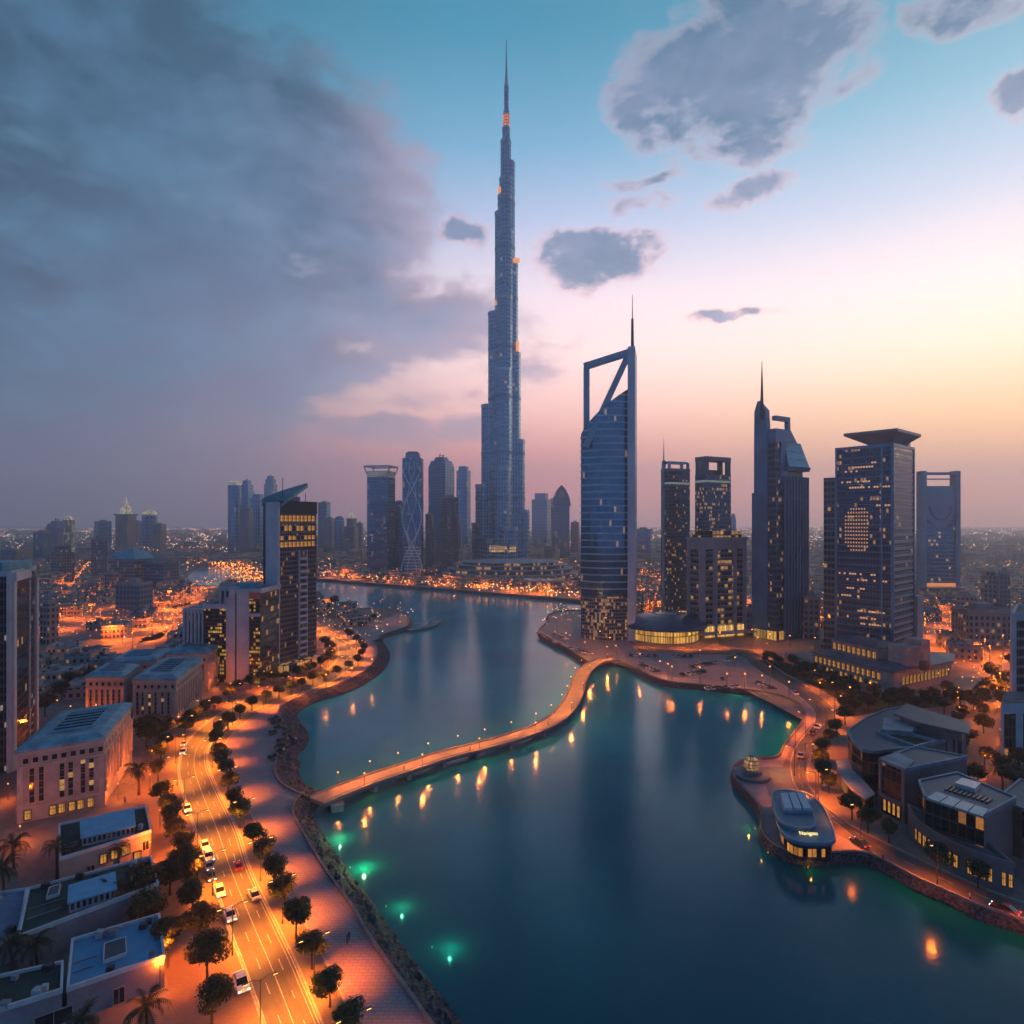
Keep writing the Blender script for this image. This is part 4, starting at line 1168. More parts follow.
# ======== fin-roofed tower on the left bank
def fin_tower():
    pts = foot(263.5, 279, 316.5, 673, 26); d = pts[1].y; A, B, C2, E = pts
    root = thing("fin_roof_tower", cen(pts), "tall dark-windowed tower with a white end wall and a raised teal blade on its roof", "tower")
    z1 = Zt(503, d); W = (B - A).length; Dp = (C2 - B).length
    wm = facade("fin_tower_windows", 1.15, 2.4, .28, .36, (.022, .03, .05), (.15, .13, .16), lit=.05, e=.9, seed=71, cluster=.5)
    zlit = z1 - 15
    white = pmat("white_render", (.50, .48, .52), .7, 0, .1, .1)
    mb = MB(); mb.wall(A, B, 0, z1, 1); mb.wall(B, C2, 0, z1, 0); mb.wall(C2, E, 0, z1, 1); mb.wall(E, A, 0, z1, 1); mb.face([(p.x, p.y, z1) for p in pts], 2)
    mb.build("tower_body", [wm, white, roof_m], root)
    mb = MB(); mb.fbox(A, B, 0, W * .22, -.1, .25, 0, z1); mb.build("dark_slot", dark_glass, root)
    mb = MB(); mb.fbox(A, B, W * .22, W + .5, -.1, .8, 0, z1 + .4); mb.build("end_wall", white, root)
    # lit top storeys as big windows
    for r, (zz, h) in enumerate(((z1 - 9.2, 3.2), (z1 - 14.0, 2.6), (z1 - 18.6, 2.2), (z1 - 22.2, 2.6))):
        for k in range(9):
            u = .8 + (Dp - 1.6) * k / 9
            window(root, B, C2, u, zz, (Dp - 1.6) / 9 - .5, h, (r, k) not in ((1, 3), (1, 0), (2, 4), (2, 5), (2, 1), (1, 6)), 1)
    mb = MB(); mb.fbox(B, C2, -.2, Dp + .1, -.1, .4, z1 - 5.2, z1 + 1.2); mb.build("roof_fascia", pmat("dark_fascia", (.02, .035, .05), .4, .3), root)
    # balcony strip
    u0 = Dp * .50; zz = 6
    mb = MB(); mb.fbox(B, C2, u0 - .4, u0, 0, 1.3, 5, z1 - 24); mb.fbox(B, C2, u0 + 5.2, u0 + 5.5, 0, 1.0, 5, z1 - 24); mb.build("balcony_shaft", white, root)
    for k, z in enumerate(frange(6, z1 - 26, 3.3)):
        b = MB(); b.fbox(B, C2, u0, u0 + 5.2, 0, 1.5, z, z + .3); b.fbox(B, C2, u0, u0 + 5.2, 1.35, 1.5, z + .3, z + 1.3); b.build("balcony", white, root)
    # blade roof: a curved teal sail rising to the right
    zl, zr = Zt(503.5, d), Zt(482, d + 12)
    up = Vector((0, 0, 1)); dr = (C2 - B).normalized()
    pth0 = [A + Vector((-.8, 0, 0)), A.lerp(E, .35), A.lerp(E, .7), E + dr * 2]
    S = MB(); rings = []
    for k in range(9):
        t = k / 8
        a = A.lerp(E, t) - (B - A).normalized() * 1.2; b = B.lerp(C2, t * .93) + (B - A).normalized() * 1.0
        c = a.lerp(b, .5)
        wf = 1 - .97 * t ** 1.6
        z = zl + (zr - zl) * (t ** .85)
        a2 = c.lerp(a, wf) ; b2 = c.lerp(b, max(wf, .04))
        rings.append([Vector((a2.x, a2.y, z + .3 + 2.0 * (1 - t))), Vector((b2.x, b2.y, z - .6)), Vector((b2.x, b2.y, z - 2.2)), Vector((a2.x, a2.y, z - 2.2 + 1.0 * (1 - t)))])
    S.loft([[r[3], r[2], r[1], r[0]] for r in rings], 0, 0, 0)
    S.build("blade_roof", pmat("teal_blade", (.05, .19, .27), .35, .5, .15, .1), root)
    for u, h in ((.25, 13), (.5, 7), (.62, 8), (.86, 6)):
        p = B.lerp(C2, u) + (A - B) * .4; m = MB(); m.tube([(p.x, p.y, z1), (p.x, p.y, z1 + h)], .18, 6); m.build("antenna", dark_metal, root)
    mb = MB(); mb.box(A.lerp(C2, .55), 6, 9, z1, z1 + 3.5, .4); mb.build("plant_room", grey_conc, root)
    mb = MB(); mb.fbox(B, C2, -1, Dp + 1, .1, 4, 0, 4.2); mb.build("arcade", facade("arcade_lights", 1.8, 4.2, .3, .2, (.1, .08, .05), (.3, .27, .25), lit=.8, e=1.3, seed=73, cluster=.4), root)
    reserve(pts, 10)
fin_tower()

# ======== stepped office with white piers beside it
def pier_office():
    pts = foot(181, 262, 266, 683, 3, Dp=20); d = pts[1].y; A, B, C2, E = pts
    root = thing("stepped_office", cen(pts), "stepped office block with white vertical piers and lit floors left of the fin-roofed tower", "office block")
    W = (B - A).length; x = (B - A).normalized(); y = Vector((-x.y, x.x, 0)); g = lambda u, v: A + x * u + y * v
    wm = pmat("white_pier", (.44, .44, .48), .7, 0, .12, .1)
    dk = facade("office_glass", 1.6, 3.5, .16, .3, (.02, .028, .045), (.06, .06, .08), lit=.05, e=1.2, seed=81)
    lt = facade("office_glass_lit", 1.1, 1.75, .22, .4, (.02, .022, .03), (.04, .04, .045), lit=.42, e=1.1, warm=(1, .48, .08), seed=82, cluster=.75, cscale=.16)
    u1, u2 = W * .28, W * .62
    zl, zm, zh = Zt(611, d), Zt(606, d), Zt(590, d)
    a = [g(0, 2), g(u1, 2), g(u1, 20), g(0, 20)]; b = [g(u1, 0), g(u2, 0), g(u2, 20), g(u1, 20)]; c = [g(u2, -1.5), g(W, -1.5), g(W, 22), g(u2, 22)]; e = [g(W * .36, 8), g(u2, 8), g(u2, 24), g(W * .36, 24)]
    for q, z, m, nm in ((a, zl, dk, "low_wing"), (b, zm, lt, "lit_wing"), (c, zh, dk, "main_wing"), (e, zh, dk, "rear_wing")):
        mb = MB(); mb.prism(q, 0, z, 0, 1); mb.build(nm, [m, pmat("office_roof", (.16, .25, .30), .6, .2, .2, .3)], root)
        r = MB(); r.ring(inset(q, -.3), z - 1.4, z + .7, .7); r.build("roof_edge", wm, root)
    def pr(q0, q1, us, w, z):
        m = MB()
        for u in us: m.fbox(q0, q1, u - w / 2, u + w / 2, -.1, .9, 0, z)
        m.build("pier", wm, root)
    pr(a[0], a[1], [i * u1 / 6 + .6 for i in range(6)], .9, zl)
    pr(b[0], b[1], [u2 - u1 - 1.0], 2.0, zm + 4)
    pr(c[0], c[1], [1.5, (W - u2) * .36, (W - u2) * .55], 3.0, zh)
    pr(e[0], e[1], [1, 3.4, 5.8, 8.2], 1.0, zh)
    l2 = MB(); l2.fbox(c[0], c[1], (W - u2) * .63, (W - u2) - .2, -.1, .3, 0, zh - 4); l2.build("lit_bay", lt, root)
    bd = MB(); bd.fbox(c[0], c[1], (W - u2) * .62, (W - u2), -.1, .6, zh - 4, zh - 1); bd.build("orange_spandrel", pmat("rust_panel", (.42, .12, .07), .7), root)
    bd = MB()
    for z in (zh * .72,): bd.fbox(c[0], c[1], (W - u2) * .62, (W - u2), .2, .9, z, z + 1.6)
    bd.build("spandrel", wm, root)
    mb = MB(); mb.box(g(W * .7, 12), 9, 8, zh, zh + 2.5); mb.build("plant_room", teal_roof, root)
    reserve(pts, 10)
pier_office()

# ======== beige civic blocks with teal roofs
def civic(foot4, h, label, bays, side_fins, seed, storefront=False, top_windows=9, louvre=True, strip_pairs=None):
    A, B, C2, E = foot4
    root = thing("civic_block", cen(foot4), label, "civic building", "beige civic blocks with teal roofs")
    W = (B - A).length; Dp = (C2 - B).length; rr = random.Random(seed)
    mb = MB(); mb.prism(foot4, 0, h, 0, 0); mb.build("wall", beige, root)
    out = inset(foot4, -.45); ins = inset(foot4, 1.6)
    mb = MB(); mb.prism(inset(foot4, -.3), h - 1.0, h - .35, 0, 0, 0); mb.prism(inset(foot4, -.18), h - 4.2, h - 3.9, 0, 0, 0); mb.prism(inset(foot4, -.2), 3.4, 3.8, 0, 0, 0); mb.build("cornice", beige_trim, root)
    mb = MB(); mb.prism(out, h - .3, h + .5, 0, 0, 0)
    mb.loft([[Vector((p.x, p.y, h + .5)) for p in out], [Vector((p.x, p.y, h + 1.5)) for p in ins]], 0, None, 0); rf = mb.build("roof", teal_roof, root)
    # slatted louvre field sunk between upstands in the roof
    ctr = cen(foot4); q = [ctr + (p - ctr) * .66 for p in ins]; zb = h + 1.5
    mb = MB(); mb.ring(q, zb, zb + .5, .35); mb.build("roof_upstand", teal_roof, rf)
    mb = MB(); mb.face([(p.x, p.y, zb + .06) for p in inset(q, .35)]); mb.build("louvre_bed", pmat("black_louvre_bed", (.006, .008, .012), 1.0, 0, .1, spec=.02), rf)
    mb = MB(); n = 6
    qi = inset(q, .4)
    for k in range(n):
        t0 = (k + .34) / n; t1 = (k + .50) / n
        p = [qi[0].lerp(qi[3], t0), qi[1].lerp(qi[2], t0), qi[1].lerp(qi[2], t1), qi[0].lerp(qi[3], t1)]
        mb.hexa([(v.x, v.y, zb + .1) for v in p], [(p[0].x, p[0].y, zb + .28), (p[1].x, p[1].y, zb + .28), (p[2].x, p[2].y, zb + .45), (p[3].x, p[3].y, zb + .45)])
    o = mb.build("louvre", pmat("louvre_metal", (.16, .34, .44), .5, .2), rf)
    # windows of the front
    zt = h - 3.2
    for k in range(top_windows):
        window(root, A, B, W * (k + .6) / (top_windows + .3), zt, min(1.1, W / top_windows * .55), 1.3, False, 0)
    for u in bays:
        for z0 in ((4.4,) if h < 18.5 else (4.4,)):
            hh = h - 9.2
            window(root, A, B, W * u, 4.6, W * .055, hh, False, 1)
    if storefront:
        for k, u in enumerate((.08, .36, .46, .58, .68, .80)): window(root, A, B, W * u, .5, W * .075, 2.3, True, 2)
    mb = MB()
    for k in range(side_fins + 1):
        u = .6 + (Dp - 1.2) * k / side_fins
        mb.fbox(B, C2, u - .32, u + .32, -.05, .55, 3.8, h - 4.2)
    mb.build("pilaster", beige_trim, root)
    for k in range(side_fins):
        u = .6 + (Dp - 1.2) * (k + .5) / side_fins
        window(root, B, C2, u - .35, 4.6, .7, h - 9.4, False, 1)
        window(root, B, C2, u - .35, h - 3.2, .7, 1.2, False, 0)
    for a, b, L in ((A, B, W), (B, C2, Dp)):
        for u in (0.0, L - 1.1):
            mb = MB(); mb.fbox(a, b, u, u + 1.1, -.05, .22, 0, h - 4.2); mb.build("corner_pier", beige_trim, root)
    reserve(foot4, 7)
civic(para(G(17, 824), G(104, 806), G(131, 762)), 17.8, "nearest beige civic block, teal roof with long louvres and lit shopfronts", (.135, .24, .475, .575, .72, .82), 9, 1, True, 9)
civic(para(G(133, 727), G(176, 727), G(202, 701)), 17.3, "beige civic block second up the boulevard, tall narrow windows and pilastered side", (.08, .2, .36, .5, .66, .8), 11, 2, False, 6)
civic(para(G(86, 722), G(124, 722), G(139, 708)), 16.8, "low beige civic block tucked left of the second block, smaller teal roof", (.1, .25, .4, .55, .7, .85), 6, 3, False, 6)
civic(para(G(166, 691), G(208, 691), G(228, 673)), 16.4, "beige civic block against the stepped office, third along the boulevard", (.1, .25, .4, .55, .7, .85), 9, 4, False, 6)
civic(para(G(108, 700), G(156, 697), G(172, 684)), 15.6, "rearmost beige civic block, its teal roof showing above the others", (.1, .3, .5, .7, .85), 7, 5, False, 6)

# ======== dark tower at the left edge of the view
def edge_tower():
    C = G(11, 772); B = Vector((C.x, C.y, 0))
    A = Vector((X(-52, B.y - 6), B.y - 6, 0)); C2 = Vector((X(36, B.y + 26), B.y + 26, 0)); pts = para(A, B, C2)
    root = thing("striped_tower", cen(pts), "dark office tower with white vertical stripes cut by the left edge", "tower")
    d = B.y; z1 = Zt(575, d); W = (B - A).length
    gm = facade("edge_tower_glass", 1.0, 2.6, .35, .4, (.018, .025, .04), (.05, .055, .07), lit=.10, e=.9, warm=(.9, .75, .6), seed=91, cluster=.3)
    wm = pmat("white_pier", (.44, .44, .48))
    body_roof(root, pts, 0, z1, gm, par=1.2, roof=teal_roof, trim=wm)
    mb = MB()
    Ds = (C2 - B).length
    for u, w in ((W - .45, .9), (W - 6, 1.2), (W - 11, 1.2), (W - 16, 1.2)): mb.fbox(A, B, u - w / 2, u + w / 2, -.1, .8, 0, z1 + .6)
    for u, w in ((1.4, 2.8), (Ds - 1.0, 2.0), (Ds * .62, .7)): mb.fbox(B, C2, u - w / 2, u + w / 2, -.1, .8, 0, z1 + (.6 if u < Ds * .6 else -3))
    mb.build("pier", wm, root)
    mb = MB(); mb.fbox(B, C2, 0, Ds * .6, .8, 1.3, z1 - 2, z1 + .8); mb.build("head_beam", wm, root)
    mb = MB(); mb.fbox(B, C2, 2.9, Ds * .6, .0, .5, 0, z1 - 2); mb.build("recessed_glass", facade("edge_tower_black", 1.5, 2.6, .08, .15, (.008, .012, .02), (.02, .024, .03), lit=.02, seed=92), root)
    mb = MB(); mb.box(cen(pts), 14, 12, z1, z1 + 3.5); mb.build("plant_room", teal_roof, root)
    q = [A + Vector((-1, 0, 0)), A + (B - A) * .62, A + (B - A) * .62 + Vector((0, -7, 0)), A + Vector((-1, -7, 0))]
    q = q[::-1] if area2(q) < 0 else q
    mb = MB(); mb.prism(q, 0, Zt(586, d - 5), 0, 1); mb.build("front_wing", [gm, teal_roof], root)
    reserve(pts, 8)
edge_tower()
# ======== tower cut by the right edge
def right_edge_tower():
    B = G(1012, 742); A = B; C2 = Vector((X(1090, B.y + 4), B.y + 4, 0)); E = C2 + Vector((16, 22, 0)); Bk = B + Vector((21, 24, 0))
    pts = [B, C2, E, Bk]
    root = thing("white_framed_tower", cen(pts), "dark banded tower with a white frame cut by the right edge", "tower")
    d = B.y; z1 = Zt(616, d)
    gm = facade("right_edge_glass", 2.4, 3.2, .05, .3, (.02, .03, .045), (.16, .17, .2), lit=.06, seed=95)
    wm = pmat("white_pier", (.44, .44, .48))
    body_roof(root, pts, 0, z1, gm, par=1.0, trim=wm)
    mb = MB(); mb.fbox(B, C2, -.6, .9, -.2, .8, 0, z1 + .6); mb.fbox(B, C2, .9, 30, .2, .9, z1 - 1.4, z1 + .6); mb.build("frame", wm, root)
    f0 = G(1001, 769); lw = [f0, f0 + Vector((26, 2, 0)), f0 + Vector((38, 14, 0)), f0 + Vector((12, 14, 0))]
    zl = Zt(704, f0.y)
    mb = MB(); mb.prism(lw, 0, zl, 0, 1); mb.build("low_wing", [wm, roof_m], root)
    mb = MB(); mb.fbox(lw[0], lw[1], 1.0, 4.6, 0, .2, 1.5, zl - 3); mb.fbox(lw[0], lw[1], 7.2, 20, 0, .2, 1.5, zl - 3); mb.build("tall_window", facade("right_low_glass", 1.2, 3.2, .1, .15, (.02, .02, .03), (.06, .06, .07), lit=.08, seed=96), root)
    reserve(pts, 8)
right_edge_tower()
# ------------------------------------------------------------------ skyline towers further off
SKY_MATS = [facade("skyline_glass_a", 3.2, 4.2, .3, .35, (.05, .10, .16), (.11, .18, .27), lit=.05, e=.8, seed=101, gmetal=.6, fmetal=.5, cluster=.7),
            facade("skyline_glass_b", 2.6, 3.8, .35, .4, (.04, .07, .12), (.12, .16, .24), lit=.07, e=.8, seed=102, gmetal=.5, cluster=.5),
            facade("skyline_glass_c", 4.0, 8.0, .22, .12, (.06, .12, .19), (.15, .23, .33), lit=.02, e=.7, seed=103, gmetal=.7, fmetal=.6),
            facade("skyline_stone", 3.0, 3.8, .45, .4, (.03, .04, .06), (.22, .21, .25), lit=.12, e=.8, seed=104, cluster=.4)]
glow_white = facade("crown_floodlight", 2.4, 3.0, .35, .4, (.3, .26, .2), (.32, .3, .26), lit=3, e=1.6, warm=(1, .74, .42), seed=108, cluster=.1, dim=.8)
def sky_tower(l, r, top, base, label, mat=0, crown='flat', yaw=25, cat="skyscraper", dep=None, name="skyline_tower"):
    d = D(base); w = (r - l) * d / F
    c = Vector((X((l + r) / 2, d), d + w / 2, 0)); z1 = Zt(top, d)
    root = thing(name, c, label, cat)
    s = SKY_MATS[mat]
    dp = dep or w * .8
    a = R(yaw) - math.atan2(c.x, c.y) * .0
    # a turned box whose outline fills the given columns
    k = w / (abs(math.cos(a)) * w + abs(math.sin(a)) * dp)
    w2, d2 = w * k, dp * k
    rect = []
    for x, y in ((-1, -1), (1, -1), (1, 1), (-1, 1)):
        x *= w2 / 2; y *= d2 / 2; rect.append(c + Vector((x * math.cos(a) + y * math.sin(a), -x * math.sin(a) + y * math.cos(a), 0)))
    def body(pts, z0, z, m=s, nm="body"):
        mb = MB(); mb.prism(pts, z0, z, 0, 1, v0=z0); return mb.build(nm, [m, roof_m], root)
    def scaled(f): return [c + (p - c) * f for p in rect]
    h = z1
    if crown == 'flat':
        body(rect, 0, z1); mb = MB(); mb.ring(rect, z1 - .5, z1 + 2, 1.2); mb.build("parapet", grey_conc, root)
        mb = MB(); mb.box(c, w2 * .4, d2 * .4, z1, z1 + 5, -a); mb.build("plant_room", grey_conc, root)
    elif crown == 'dome':
        n = ellipse(c, w / 2, w / 2, 0, 20); body(n, 0, z1 - w * .42)
        mb = MB(); mb.loft([[Vector((p.x, p.y, z1 - w * .42 + w * .42 * math.sin(t))) for p in ellipse(c, w / 2 * max(math.cos(t), .02), w / 2 * max(math.cos(t), .02), 0, 20)] for t in [i * math.pi / 12 for i in range(7)]], 0, None, 0); mb.build("dome", glow_white if 'lit' in label else blue_panel, root)
        mb = MB(); mb.prism(ellipse(c, w / 2 + .8, w / 2 + .8, 0, 20), z1 - w * .42 - 2, z1 - w * .42 - .2, 0, 0, 0); mb.build("rim", steel, root)
    elif crown == 'steps':
        body(rect, 0, h - w * .9); body(scaled(.8), h - w * .9, h - w * .45, nm="upper_body"); body(scaled(.55), h - w * .45, h - w * .15, nm="top_body")
        mb = MB(); mb.tube([(c.x, c.y, h - w * .15), (c.x, c.y, h)], [w * .12, .2], 6); mb.build("finial", steel, root)
    elif crown == 'litspire':
        body(rect, 0, h - w * 1.15); mb = MB(); mb.prism(scaled(1.18), h - w * 1.15, h - w * 1.05, 0, 0, 0); mb.build("cornice", grey_conc, root)
        mb = MB(); mb.loft([[Vector((p.x, p.y, h - w * 1.05)) for p in scaled(.62)], [Vector((p.x, p.y, h - w * .6)) for p in scaled(.5)], [Vector((p.x, p.y, h - w * .5)) for p in scaled(.3)], [Vector((p.x, p.y, h)) for p in scaled(.03)]], 0, 0, 0); mb.build("lit_crown", glow_white, root)
    elif crown == 'litall':
        mb = MB(); q = ellipse(c, w / 2, w / 2, 0, 16); mb.prism(q, 0, z1 - w * .35, 0, 0, v0=0); mb.build("body", facade("floodlit_stone", 3.2, 4, .5, .35, (.05, .05, .06), (.42, .38, .3), lit=.6, e=.75, warm=(1, .8, .45), seed=107, cluster=.2), root)
        mb = MB(); mb.ball((c.x, c.y, z1 - w * .4), w * .42, 14); mb.build("lit_dome", glow_white, root)
    elif crown == 'hip':
        body(rect, 0, h - 12); mb = MB(); o = scaled(1.06)
        mb.loft([[Vector((p.x, p.y, h - 12)) for p in o], [Vector((p.x, p.y, h - 4)) for p in scaled(.62)], [Vector((p.x, p.y, h - 4)) for p in scaled(.5)], [Vector((p.x, p.y, h)) for p in scaled(.2)]], 0, 0, 0); mb.build("roof", teal_roof, root)
    elif crown == 'flare':
        hb = h - w * .45; body(rect, 0, hb); n4 = scaled(.98)
        mb = MB(); mb.prism(scaled(1.0), hb, hb + w * .24, 0, 0, v0=hb); mb.build("lit_lattice", facade("crown_lattice", 2.2, 2.6, .4, .4, (.2, .25, .25), (.3, .33, .33), lit=.75, e=.6, warm=(.95, .9, .6), seed=109, cluster=.2), root)
        mb = MB(); top_ = scaled(1.22)
        for i in range(4):
            p, q = n4[i], top_[i]; mb.bar((p.x, p.y, hb + w * .1), (q.x, q.y, h - 1), 1.4)
        mb.ring(top_, h - 2.2, h, 1.8); mb.build("flared_frame", steel, root)
        mb = MB(); A, B = rect[0], rect[1]; L = (B - A).length; mb.fbox(A, B, L * .38, L * .98, .1, .8, 0, hb * .72); mb.build("dark_bay", SKY_MATS[1], root)
    elif crown == 'chamfer':
        body(rect, 0, h - w * .4); mb = MB(); o = scaled(.98)
        mb.loft([[Vector((p.x, p.y, h - w * .4)) for p in o], [Vector((p.x, p.y, h - w * .15)) for p in scaled(.8)], [Vector((p.x, p.y, h - w * .15)) for p in scaled(.6)], [Vector((p.x, p.y, h)) for p in scaled(.45)]], 0, 0, 0); mb.build("crown", s, root)
        mb = MB(); mb.bar((c.x - 3, c.y, h), (c.x - 2, c.y, h + 6), 1.2); mb.bar((c.x + 2, c.y, h), (c.x + 4, c.y, h + 4), 1.4); mb.bar((c.x - 4, c.y, h + 2), (c.x + 4, c.y, h + 3), 1.0); mb.build("mast_cluster", dark_metal, root)
    elif crown == 'ogive':
        body(rect, 0, h - w * 1.15)
        mb = MB(); n = 7; fr = []
        for i in range(n + 1):
            t = i / n; f = math.cos(t * math.pi / 2) ** .7
            fr.append([Vector((c.x - w / 2 * max(f, .03), c.y - d2 / 2, h - w * 1.15 + w * 1.15 * t)), Vector((c.x + w / 2 * max(f, .03), c.y - d2 / 2, h - w * 1.15 + w * 1.15 * t)), Vector((c.x + w / 2 * max(f, .03), c.y + d2 / 2, h - w * 1.15 + w * 1.15 * t)), Vector((c.x - w / 2 * max(f, .03), c.y + d2 / 2, h - w * 1.15 + w * 1.15 * t))])
        mb.loft(fr, 0, 0, 0); mb.build("pointed_crown", s, root)
        mb = MB(); z0 = h - w * .62; tri = [(-.2, 0), (.2, 0), (.12, w * .22), (0, w * .40), (-.12, w * .22)]
        mb.face([(c.x + x * w, c.y - d2 / 2 - .4, z0 + z) for x, z in tri]); mb.build("lit_arch", glow_white, root)
    elif crown == 'slim':
        body(rect, 0, h - w * .3); body(scaled(.7), h - w * .3, h, nm="top_body")
    return root
st = sky_tower
st(402, 421, 452, 577, "tower wrapped in a pale diamond lattice with antenna platform on top", 0, 'slim', 0, name="lattice_tower")
def lattice():
    root = [o for o in bpy.data.objects if o.name == "lattice_tower"][0]
    d = D(577); w = 19 * d / F; c = root.location; yf = c.y - w * .4 - .6; z1 = Zt(462, d)
    m = pmat("pale_lattice", (.72, .75, .8), .5, .1, .1, .1); k = 26
    for ph, amp in ((0, 1), (math.pi, 1), (0, .45), (math.pi, .45)):
        pts = []
        for i in range(k + 1):
            t = i / k; z = 8 + (z1 - 8) * t; wd = w * (.50 + .06 * (1 - t) ** 3)
            pts.append((c.x + math.cos(ph + t * math.pi * (2.0 if amp == 1 else 3)) * wd * amp * (1 if t < .95 else .6), yf, z))
        mb = MB(); mb.tube(pts, .85 if amp == 1 else .6, 5); mb.build("lattice_rib", m, root)
    mb = MB(); mb.box(c, w * .75, w * .5, Zt(456.5, d), Zt(455.5, d)); mb.box(c, w * .34, w * .3, Zt(452, d), Zt(456, d)); mb.box(c, w * .5, w * .4, Zt(451.6, d), Zt(450.8, d)); mb.build("antenna_platform", dark_metal, root)
    s = MB()
    for z in frange(6, Zt(545, d), 4.2): s.box((c.x, yf), w * .8, 1.0, z, z + 1.2)
    s.build("lower_louvre", m, root)
lattice()
st(365.5, 391.5, 465, 575, "blue tower with a flared open frame above a lit lattice crown", 0, 'flare', 12)
st(392, 404, 500, 573, "short dark tower squeezed between the flared tower and the lattice tower", 1, 'dome', 20)
st(427, 453, 456, 570, "bulky blue tower with a broken mast cluster, left of the tallest tower", 0, 'chamfer', 28)
st(440, 457.5, 498, 572, "lower dark tower standing in front of the bulky mast tower", 1, 'flat', 30)
st(425, 433, 515, 571, "narrow low tower hugging the left foot of the bulky mast tower", 1, 'flat', 20)
st(456, 470, 466, 561, "slim bluish tower just left of the tallest tower's shaft", 2, 'slim', 18)
st(457, 462, 523, 562, "thin low block at the foot of the slim bluish tower", 1, 'flat', 18)
st(532, 552, 493, 552, "pale twin-stepped tower right of the tallest tower", 2, 'slim', 22)
st(549, 556, 500, 551, "narrow blue tower between the pale tower and the pointed tower", 1, 'flat', 10)
st(552.5, 571, 485, 563, "blue tower with a glowing pointed arch at its tip", 0, 'ogive', 6)
st(571, 580, 523, 558, "low hazy block right of the pointed-arch tower", 1, 'flat', 15)
st(635, 656, 530, 562, "hazy bulky block between the curved tower and the mast tower", 2, 'flat', 20)
st(731, 737, 513, 560, "tiny hazy spire between arched block and spired tower", 2, 'steps', 10)
# the far group on the left, behind the fin-roofed tower
st(225.5, 238, 480, 559, "leftmost round tower of the far cluster, lit ring under its dome", 2, 'dome', 0)
st(237, 251, 478, 557, "far cluster tower with a stepped crown, second from its left", 2, 'steps', 20)
st(239, 250, 508, 561, "lower tower in front of the far cluster's stepped tower", 1, 'flat', 12)
st(249, 262, 494, 560, "far cluster tower with pale sloping shoulders beside the fin-roofed tower", 2, 'slim', 15)
st(263, 274, 474, 552, "far pinnacled tower peeking over the fin-roofed tower's blade", 2, 'steps', 10)
st(317, 328, 503, 555, "tall plain slab just right of the fin-roofed tower", 2, 'flat', 12)
st(325, 333, 519, 556, "short hazy block right of the tall plain slab", 1, 'flat', 12)
st(333, 343, 516, 557, "hazy domed block in the far group right of the fin-roofed tower", 2, 'dome', 12)
st(343, 356, 527, 559, "stone block below the small lit spire", 3, 'flat', 10)
st(346, 355, 509, 556, "small tower with a lit white spire, right of the fin-roofed tower", 1, 'litspire', 10)
st(356, 362, 524, 557, "last narrow tower of the far group beside the flared tower", 1, 'flat', 10)
# left-hand old district
st(113, 129, 497, 556, "beige tower with a floodlit spired crown in the far left district", 3, 'litspire', 10)
st(138.5, 152.5, 509, 554, "blue cylinder tower capped by a lit white dome", 2, 'dome', 0)
st(151, 162, 525, 556, "mauve block behind right of the white-domed cylinder", 3, 'flat', 15)
st(130, 139, 522, 552, "grey block left of the white-domed cylinder", 1, 'flat', 15)
st(88, 106, 522, 554, "pair-faced blue block left of the floodlit spired tower", 2, 'flat', 40)
st(86, 102, 540, 580, "plain grey slab in front of the pair-faced blue block", 1, 'flat', 35)
st(60, 70.5, 516, 563, "floodlit ivory column tower with a glowing ball top", 3, 'litall', 0)
st(42, 59, 521, 560, "dark stepped tower left of the ivory column tower", 1, 'chamfer', 15)
st(31, 43, 533, 565, "blue block with a lit roofline, near the far left", 0, 'flat', 10)
st(44, 66, 546, 581, "brownish apartment tower in front of the dark stepped tower", 3, 'slim', 30)
st(0, 9, 550, 566, "low blue block at the far left edge", 1, 'flat', 0)
st(102, 139, 549, 588, "wide beige hotel with a teal hipped roof", 3, 'hip', 12, cat="hotel", name="hipped_roof_hotel")
st(139, 168, 563, 588, "long dark office slab right of the teal-roofed hotel", 1, 'flat', 16)
st(112, 140, 586, 617, "near black glass cube office amid the glowing streets", 0, 'flat', 8)
st(36, 51, 604, 645, "grey apartment block right behind the striped edge tower", 3, 'flat', 20)
st(103, 113, 574, 592, "low stone annex in front of the teal-roofed hotel", 3, 'flat', 10)
# right-hand background
st(988, 1003, 572, 612, "mauve apartment tower near the right edge", 3, 'slim', 25)
st(1003, 1014, 574, 613, "taller neighbour right of the mauve apartment tower", 1, 'flat', 30)
st(961, 982, 598, 616, "white-fronted apartment block right of the notched tower's foot", 3, 'flat', 20)
st(975, 1018, 614, 648, "long flat-roofed hall left of the white-framed edge tower", 3, 'flat', 8)
st(806, 824, 600, 640, "small plain block between spired tower and slab-roofed tower", 3, 'flat', 15)
st(747, 756, 612, 636, "low dark block between the arched block and the spired tower", 1, 'flat', 10)
for o in list(bpy.data.objects):
    if o.get('category') in ("skyscraper", "hotel") and o.type == 'EMPTY' and o.name != "stepped_skyscraper": RESERVED.append(ellipse(o.location, 22, 22, 0, 8))

